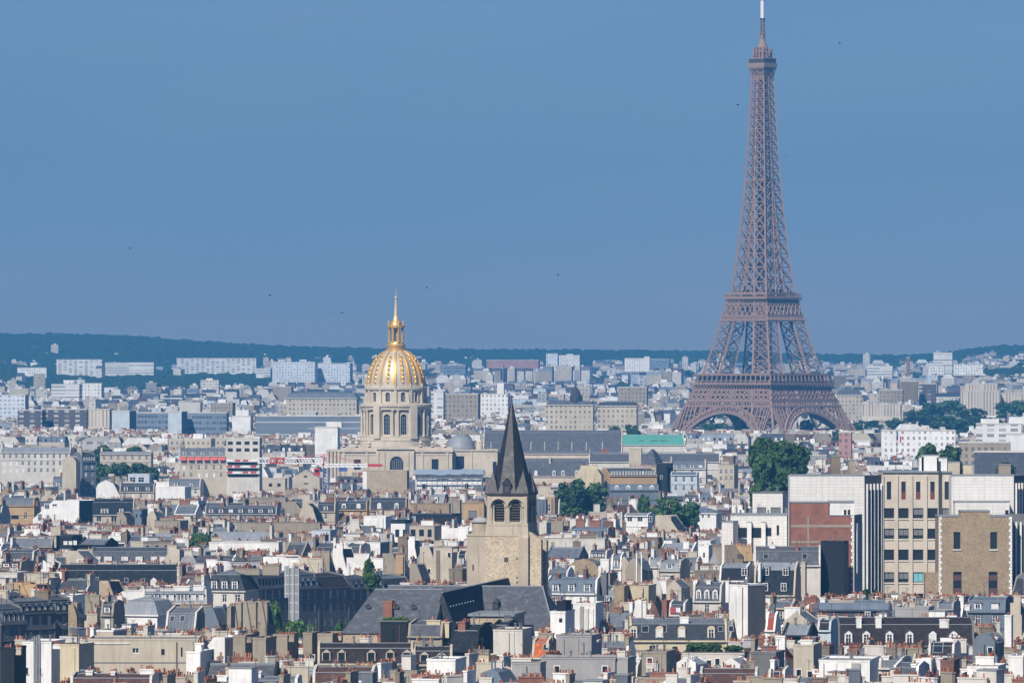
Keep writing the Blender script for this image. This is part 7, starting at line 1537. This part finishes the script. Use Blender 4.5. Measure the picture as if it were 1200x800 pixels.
def extras(s, kids):
    W, D, k = s['W'], s['D'], s['s']; loc = lambda p: (p-s['px0'])*k-W/2
    for a, b in s.get('face', []):
        f = (657.5-s['yt'])/max(1, 21); kids.append(front_box(s, (a+b)/2, 652, b-a, 6.5, 'blind', s['knee']*.1-.2))
    for px, py in s.get('face2', []):
        zc = Z(py+8, s['y']); f = (zc-s['He'])/(s['Hk']-s['He']); kids.append(front_box(s, px, py, 6.5, 9, 'white', -.35+f*(s['knee']+.35)-.35))
    if 'vents' in s:
        y0, y1, ps = s['vents']
        for p in ps:
            f0, f1 = [(Z(y, s['y'])-s['He'])/(s['Hk']-s['He']) for y in (y1, y0)]; b = MB(); yy = lambda f: -.35+f*(s['knee']+.35)-.12; zz_ = lambda f: s['He']+f*(s['Hk']-s['He'])
            b.beam((loc(p),yy(f0),zz_(f0)), (loc(p),yy(f1),zz_(f1)), .45, 'concrete'); kids.append(P('roof_vent', b))
    if 'whitestrip' in s: b = MB(); b.box(-W/2-.02, loc(s['whitestrip'][1]), -.12, -.004, 0, s['Hr']-.05, 'white', 'd'); kids.append(P('whitewashed_strip', b))
    for a, c in s.get('strips', []): b = MB(); b.box(loc(a), min(W/2-.05, loc(c)), -.1, -.004, 0, s['Hk']-.8, 'white', 'd'); kids.append(P('whitewashed_strip', b))
    if 'patch' in s: a, c, t, u = s['patch']; b = MB(); b.box(loc(a), loc(c), -.04, -.004, Z(u, s['y']), Z(t, s['y']), 'ochre'); kids.append(P('bare_patch', b))
    for p in s.get('pipes', []):
        b = MB(); b.beam((loc(p),-.2,0), (loc(p),-.2,s['Hr']+1.2), .28, 'metal' if s['wall'] != 'greywall' else 'frame', True); kids.append(P('flue_pipe', b))
    for p in s.get('piers', []):
        b = MB(); b.box(loc(p)-.5, loc(p)+.5, -1.3, -.005, s['Hr']-8, s['Hr']-1.6, 'white'); b.box(loc(p)-.55, loc(p)+.55, -1.35, -.004, s['Hr']-1.6, s['Hr']-1.4, 'lead'); kids.append(P('pier', b))
    if s.get('scaff'):
        for i in range(14):
            x = -W/2+W*i/13; b = MB(); b.beam((x,-1.3,0),(x,-1.3,s['Hr']+.5),.14,'scaffold'); kids.append(P('scaffold_pole', b))
        for j in range(4): b = MB(); b.box(-W/2, W/2, -1.4, -.6, s['Hr']-1.5-2.2*j, s['Hr']-1.38-2.2*j, 'scaffold'); kids.append(P('scaffold_deck', b))
        b = MB(); n = 14; R_ = random.Random(3); zt = [s['Hr']+1.6+R_.uniform(-.25,.25) for _ in range(n+1)]
        for i in range(n):
            xa, xb = -W/2-.8+(W+1.6)*i/n, -W/2-.8+(W+1.6)*(i+1)/n; b.face([(xa,-2,zt[i]-.9),(xb,-2,zt[i+1]-.9),(xb,D*.5,zt[i+1]+.5),(xa,D*.5,zt[i]+.5)], 'tarp'); b.face([(xa,-2.0,zt[i]-1.5),(xb,-2.0,zt[i+1]-1.5),(xb,-2,zt[i+1]-.9),(xa,-2,zt[i]-.9)], 'tarp')
            b.face([(xa,D*.5,zt[i]+.5),(xb,D*.5,zt[i+1]+.5),(xb,D+1,zt[i+1]-1),(xa,D+1,zt[i]-1)], 'tarp')
        kids.append(P('tarpaulin', b))
    if s.get('reds'):
        for j in range(3):
            z = Z(541+7*j, s['y'])
            b = MB(); b.box(-W/2+.2, W/2-.2, -1.2, -.01, z, z+.2, 'white'); [b.box(-W/2+.3+(W-.6)*i/4, -W/2+.3+(W-.6)*(i+.72)/4, -1.25, -1.15, z+.2, z+1.0, 'redpanel' if (i+j) % 3 else 'frame') for i in range(4)]; kids.append(P('balcony', b))
        for j in range(3): z = Z(545.5+7*j, s['y']); b = MB(); b.box(-W/2+.8, W/2-.8, -.05, -.005, z+.2, z+1.6, 'crate'); kids.append(P('window_band', b))
    if s.get('awn'):
        for i in range(6): x = -W/2+W*(i+.5)/6; b = MB(); z = s['He']-.2; b.face([(x-1.3,-1.3,z-1.4),(x+1.3,-1.3,z-1.4),(x+1.3,-.02,z),(x-1.3,-.02,z)], 'awning'); b.face([(x-1.3,-1.3,z-1.7),(x+1.3,-1.3,z-1.7),(x+1.3,-1.3,z-1.4),(x-1.3,-1.3,z-1.4)], 'awning'); kids.append(P('awning', b))
    if s.get('redd'): b = MB(); b.box(-1.3, -.3, -.45, -.3, s['He']+.3, s['He']+1.6, 'redpanel'); kids.append(P('red_shutter', b))
    if s.get('moss'): b = MB(); b.box(-W/2-.05, W/2+.05, -.12, -.006, Z(776, s['y']), Z(775, s['y']), 'lead'); b.box(-W/2-.05, -W/2+7.2, -.15, -.007, Z(754, s['y']), Z(753, s['y']), 'white'); kids.append(P('string_course', b))
    return kids
# small rooftop clutter: aerials and vents
def clutter(s, kids):
    R = random.Random(s['seed']+9); W = s['W']
    if s['typ'] in 'GB' and W > 3.2 and not s.get('plainw') and s['d'] < 2300 and not s.get('scaff') and 'strips' not in s:
        top = min(s['He'], s['Hr'])-.15 if s['typ'] == 'G' else s['Hr']-.05; used = []
        free = lambda x, r: all(abs(x-u) > r+q for u, q in used)
        for w_ in s.get('win') or []: used.append((w_[0], w_[2]/2))
        for _ in range(R.choice((0, 1, 1, 2, 3)) if W > 4.5 else R.choice((0, 1))):      # flues built out from the wall
            fw = R.uniform(.5, min(1.5, W*.22)); x = R.uniform(-W/2+fw, W/2-fw)
            if not free(x, fw/2+.15): continue
            used.append((x, fw/2)); b = MB(); b.box(x-fw/2, x+fw/2, -R.uniform(.14, .32), -.004, 0, top-R.uniform(0, 1.2), s['party'] if R.random() < .65 else R.choice(('beige','offwhite','tan','concrete')), 'd'); kids.append(P('flue', b))
        if R.random() < .6:
            x = R.uniform(-W*.44, W*.44)
            if free(x, .2): b = MB(); b.beam((x,-.13,0), (x,-.13,top-.2), .13, R.choice(('metaldark','brownpanel','concrete'))); kids.append(P('downpipe', b)); used.append((x, .1))
        if not s.get('win') and R.random() < .8:
            for _ in range(R.choice((1, 2, 3, 4))):
                x, z = R.uniform(-W*.38, W*.38), top-R.choice((1.9, 2.2, 5.0, 5.3))
                if free(x, .55): used.append((x, .5)); b = MB(); b.box(x-.55, x+.55, -.14, -.004, z-.15, z, 'concrete'); b.box(x-.52, x-.4, -.07, -.004, z, z+1.25, 'frame'); b.box(x+.4, x+.52, -.07, -.004, z, z+1.25, 'frame'); b.box(x-.4, x+.4, -.07, -.004, z+1.13, z+1.25, 'frame'); b.face([(x-.4,-.012,z),(x+.4,-.012,z),(x+.4,-.012,z+1.13),(x-.4,-.012,z+1.13)], 'glass'); kids.append(P('window', b))
        if s['typ'] == 'B' and 'coping' not in s and R.random() < .7: b = MB(); b.box(-W/2-.14, W/2+.14, -.14, .3, s['Hr']+s.get('par', .35)+.003, s['Hr']+s.get('par', .35)+.1, R.choice(('tan','lead','brownpanel','concrete'))); kids.append(P('coping', b))
    if s.get('hedge'):
        src = crown_mb(88, 900, 'r', .2, ('leaf','leaflight'))
        for i in range(5): b = MB(); b.add(src, Matrix.Diagonal((.7, .5, .5+.2*(i % 2), 1))); kids.append(P('hedge', b, (-W/2+.6+(W-1.2)*i/4, 1.2, s['Hr']+.5)))
    if s.get('label','').startswith('turquoise'):
        R2 = random.Random(2); k = s['s']; sl = (s['Hk']-s['He'])/(s['knee']+.35)      # lettering too small to read
        for row, (pa, pb, py, m_) in enumerate(((745,781,516.6,'crate'),(762,797,512.2,'lead'))):
            p = pa
            while p < pb:
                lw = R2.uniform(1.1, 1.8)
                if R2.random() < .85:
                    z = Z(py, s['y']); y = (z-s['He'])/sl-.35-.3; b = MB(); x = (p-(s['px0']+s['px1'])/2)*k; hh = 1.5*k/2
                    b.box(x, x+.28*k, y-.05, y+.5, z-hh, z+hh, m_); b.box(x+.28*k, x+lw*.8*k, y-.05, y+.5, z+hh*R2.choice((-.9,-.1,.6)), z+hh, m_); kids.append(P('letter', b))
                p += lw+.3+(1.5 if R2.random() < .15 else 0)
    if s.get('label','').startswith('tan gable with painted'):
        R2 = random.Random(3); k = s['s']
        for r_ in range(2):
            for i in range(6): x = (871.2+1.1*i-(s['px0']+s['px1'])/2)*k; z = Z(650.3+2.4*r_, s['y']); b = MB(); b.beam((x,-.03,z-.3), (x+R2.uniform(-.15,.2),-.03,z+.35), .1, 'crate'); b.beam((x-.05,-.03,z+R2.uniform(-.3,.3)), (x+.25,-.03,z+R2.uniform(-.2,.3)), .09, 'crate'); kids.append(P('letter', b))
    if s['d'] < 1500:
        for _ in range(R.choice((0, 1, 2, 2))):
            x, y = R.uniform(-s['W']*.4, s['W']*.4), s['D']*R.uniform(.3, .7); h_ = R.uniform(1.6, 3.2); b = MB(); z = s['Hr']-1.2
            b.beam((x,y,z), (x,y,z+1.2+h_), .07, 'metaldark'); b.beam((x-.5,y,z+1.1+h_), (x+.5,y,z+1.1+h_), .05, 'metaldark'); b.beam((x-.35,y,z+.8+h_), (x+.35,y,z+.8+h_), .05, 'metaldark'); kids.append(P('aerial', b))
        for _ in range(R.choice((0, 1, 2, 3)) if s['typ'] != 'G' else 0):
            x = R.uniform(-s['W']*.35, s['W']*.35); b = MB(); b.lathe([(.16,s['Hr']-1.4),(.16,s['Hr']+1.0),(.26,s['Hr']+1.02),(.26,s['Hr']+1.2),(0,s['Hr']+1.3)], 8, 'metal', x, s['D']*.45); kids.append(P('vent_pipe', b))
    return kids
for s in HAND:
    kids = clutter(s, extras(s, BUILD[s['typ']](s))); tag(realize(P(s['name'], None, (s['x'], s['y'], 0), s['rz'], kids)), s['label'], s['cat'], s['group'] or ('rooftop houses of the old town' if s['name'] == 'house' else None))
rest = MB()
for i, s in enumerate(FILL):
    j = len(HAND)+i; kids = BUILD[s['typ']](s)
    if j in indiv: tag(realize(P('house', None, (s['x'], s['y'], 0), s['rz'], clutter(s, kids))), fill_label(s), 'house', 'rooftop houses of the old town')
    else: merge(P('h', None, (s['x'], s['y'], 0), s['rz'], kids), rest)
# ------------------------------------------------------------------ the rest of the city: thousands of roofs out to the slopes, one mass
R = random.Random(5); nfar = 0
FW = ['far_offwhite','far_offwhite','far_cream','far_beige','far_cream','far_offwhite','far_cream','far_pink','far_concrete','far_bluewhite','far_balcony']; FRF = ['zinc','zinclight','slategrey','zincdark','slate','zincblue','tilebrown','zincdark','slategrey','slate','slate','zincdark']
GZ = [z_ for z_ in ZONES]+[(s['d'], s['D']+4, s['px0'], s['px1'], s['yb']) for s in HAND if s['d'] > 2000]
d = 2440.0
while d < 8900:
    px = -30+R.uniform(0, 10)
    while px < 1230:
        w = R.choice((6, 7, 8, 9, 11, 13, 16, 20)) if d < 4600 else R.choice((7, 8, 9, 11, 13, 18)); wp = w*F/d; cx = px+wp/2; D = R.uniform(7, 10); x = X(cx, d); g0 = tz(x, d)
        tall = d > 4300 and R.random() < .025; H = R.gauss(19 if d < 4300 else 15, 2.6) if not tall else R.uniform(20, 30); H = max(7, H)
        if d > 6300: H = H*(.6 if not tall else .8)
        sk = False; cap = 99; up_ = 0
        if d > 5200 and mask_mid(cx, d) > -.04 and R.random() < .95: sk = True
        if d > 7600 and R.random() < smooth(7600, 8900, d)*(.9 if px < 300 else .6): sk = True
        if d > 5000 and R.random() < .22+.2*smooth(6000, 8000, d): sk = True
        for (od, oD, o0, o1, oyb) in GZ:
            if sk: break
            if px+wp < o0-1 or px > o1+1: continue
            if d < od+oD+2 and d+D > od-4: sk = True
            elif d < od and min(px+wp, o1)-max(px, o0) > 2:
                lim = Z(oyb-2, d)-g0-1.5
                if lim < 6: sk = True
                cap = min(cap, lim)
                if od > 3400 and od-d < 380: up_ = max(up_, min(lim, 28))
        H = min(max(H, up_), cap)
        if 3980 < d < 4240 and 780 < cx < 1010: sk = True
        if not sk:
            nfar += 1; th = rad(R.choice((-14,-10,-8,-12,-4,2,8,24,-30))); m4 = Matrix.Translation((x, d, g0)) @ Matrix.Rotation(th, 4, 'Z'); b = MB(); wall = R.choice(FW); rf = R.choice(FRF); blank = R.random() < .45
            if blank: wall = R.choice(('white','offwhite','cream','beige','offwhite','cream','tan'))
            hi = .0 if tall or R.random() < .22 else R.uniform(2.2, 4.6); He = H-hi
            b.box(-w/2, w/2, 0, D, -3, He, wall, 'dt'); 
            if hi == 0: b.box(-w/2, w/2, 0, D, He, He+.3, 'offwhite', 'd'); b.box(-w*.2, w*.15, D*.3, D*.7, He+.3, He+R.uniform(1.5, 3), R.choice(('white','offwhite','concrete')), 'd')
            elif R.random() < .55:
                kn = D*.2; pr = [(0,He),(kn,He+hi*.75),(D/2,H),(D-kn,He+hi*.75),(D,He)]
                for (ya, za), (yb_, zb_) in zip(pr, pr[1:]): b.face([(-w/2,ya,za),(w/2,ya,za),(w/2,yb_,zb_),(-w/2,yb_,zb_)], rf)
                pw = R.choice(('white','offwhite','cream','beige'))
                b.face([(w/2,y,z) for y, z in pr], pw); b.face([(-w/2,y,z) for y, z in reversed(pr)], pw)
                if d < 4300:
                    for i in range(int(w/3)): xx = -w/2+(i+.5)*w/int(w/3); b.box(xx-.6, xx+.6, .12, 1.4, He+.3, He+1.9, R.choice(('frame','zinc','glass')), 'db')
            else:
                pr = [(-w/2,He),(-w*.3,H),(w*.3,H),(w/2,He)]; pw = R.choice(('white','offwhite','cream','beige','white'))
                b.face([(x_,0,z) for x_, z in reversed(pr)], pw)
                for (xa, za), (xb, zb_) in zip(pr, pr[1:]): b.face([(xa,0,za),(xb,0,zb_),(xb,D,zb_),(xa,D,za)], rf)
            if d < 5200:
                for i in range(R.choice((1, 2, 2, 3))):
                    xx = R.uniform(-w*.42, w*.42); cw = R.choice((.5, 1.2, 2.2, 3.2)); cw = min(cw, w*.4); zc = H+R.uniform(.6, 2); yy = D*R.uniform(.3, .6); b.box(xx-cw/2, xx+cw/2, yy, yy+.8, He-.5, zc, R.choice(('white','offwhite','cream','beige','beige','brick')), 'd')
                    if d < 3800 and R.random() < .5: b.box(xx-cw/2+.1, xx+cw/2-.1, yy+.2, yy+.5, zc, zc+.55, 'pot', 'd')
            rest.add(b, m4)
        px += wp+(R.choice((0, 0, 2, 6)) if d < 5000 else R.choice((0, 3, 9, 16)))*F/d
    d += 17 if d < 3400 else 23 if d < 4600 else 32 if d < 6300 else 48
o = realize(P('distant_houses', rest)); tag(o, 'endless packed city roofs and pale walls reaching back to the far slopes', 'houses', kind='stuff')
# scattered street trees in the far city, part of the same far mass
tt = MB(); src = crown_mb(91, 260, 'r', .2, ('leafdark','leaf'))
for i in range(900):
    d = R.uniform(2500, 7600); px = R.uniform(-20, 1220); x = X(px, d); g0 = tz(x, d); r = R.uniform(3.5, 7); zc = R.uniform(12, 18) if d < 5000 else R.uniform(6, 12)
    if any(o0-3 < px < o1+3 and d < od+oD for (od, oD, o0, o1, oyb) in GZ): continue
    tt.add(src, Matrix.Translation((x, d, g0+zc)) @ Matrix.Diagonal((r*1.3, r, r*.8, 1)))
o = realize(P('distant_trees', tt)); tag(o, 'small dark tree crowns dotted among the far roofs', 'trees', kind='stuff')
# ------------------------------------------------------------------ the air: pale even haze round camera and city
mb = MB(); mb.box(-9500, 9500, -420, 11800, -8, 352, 'cranewhite'); o = realize(P('haze', mb)); o['kind'] = 'stuff'
m = bpy.data.materials.new('haze'); m.use_nodes = True; t = m.node_tree; t.nodes.clear(); vo = t.nodes.new("ShaderNodeVolumePrincipled"); ou = t.nodes.new("ShaderNodeOutputMaterial")
vo.inputs["Color"].default_value = (*HAZE_COL, 1); vo.inputs["Density"].default_value = HAZE_DEN; vo.inputs["Anisotropy"].default_value = 0.0; t.links.new(vo.outputs[0], ou.inputs["Volume"])
o.data.materials.clear(); o.data.materials.append(m); o['label'] = 'thin bluish haze lying over the whole city'
print('hand', len(HAND), 'fill', len(FILL), 'indiv', len(indiv), 'far', nfar, 'objects', len(bpy.data.objects), 'restfaces', len(rest.f))
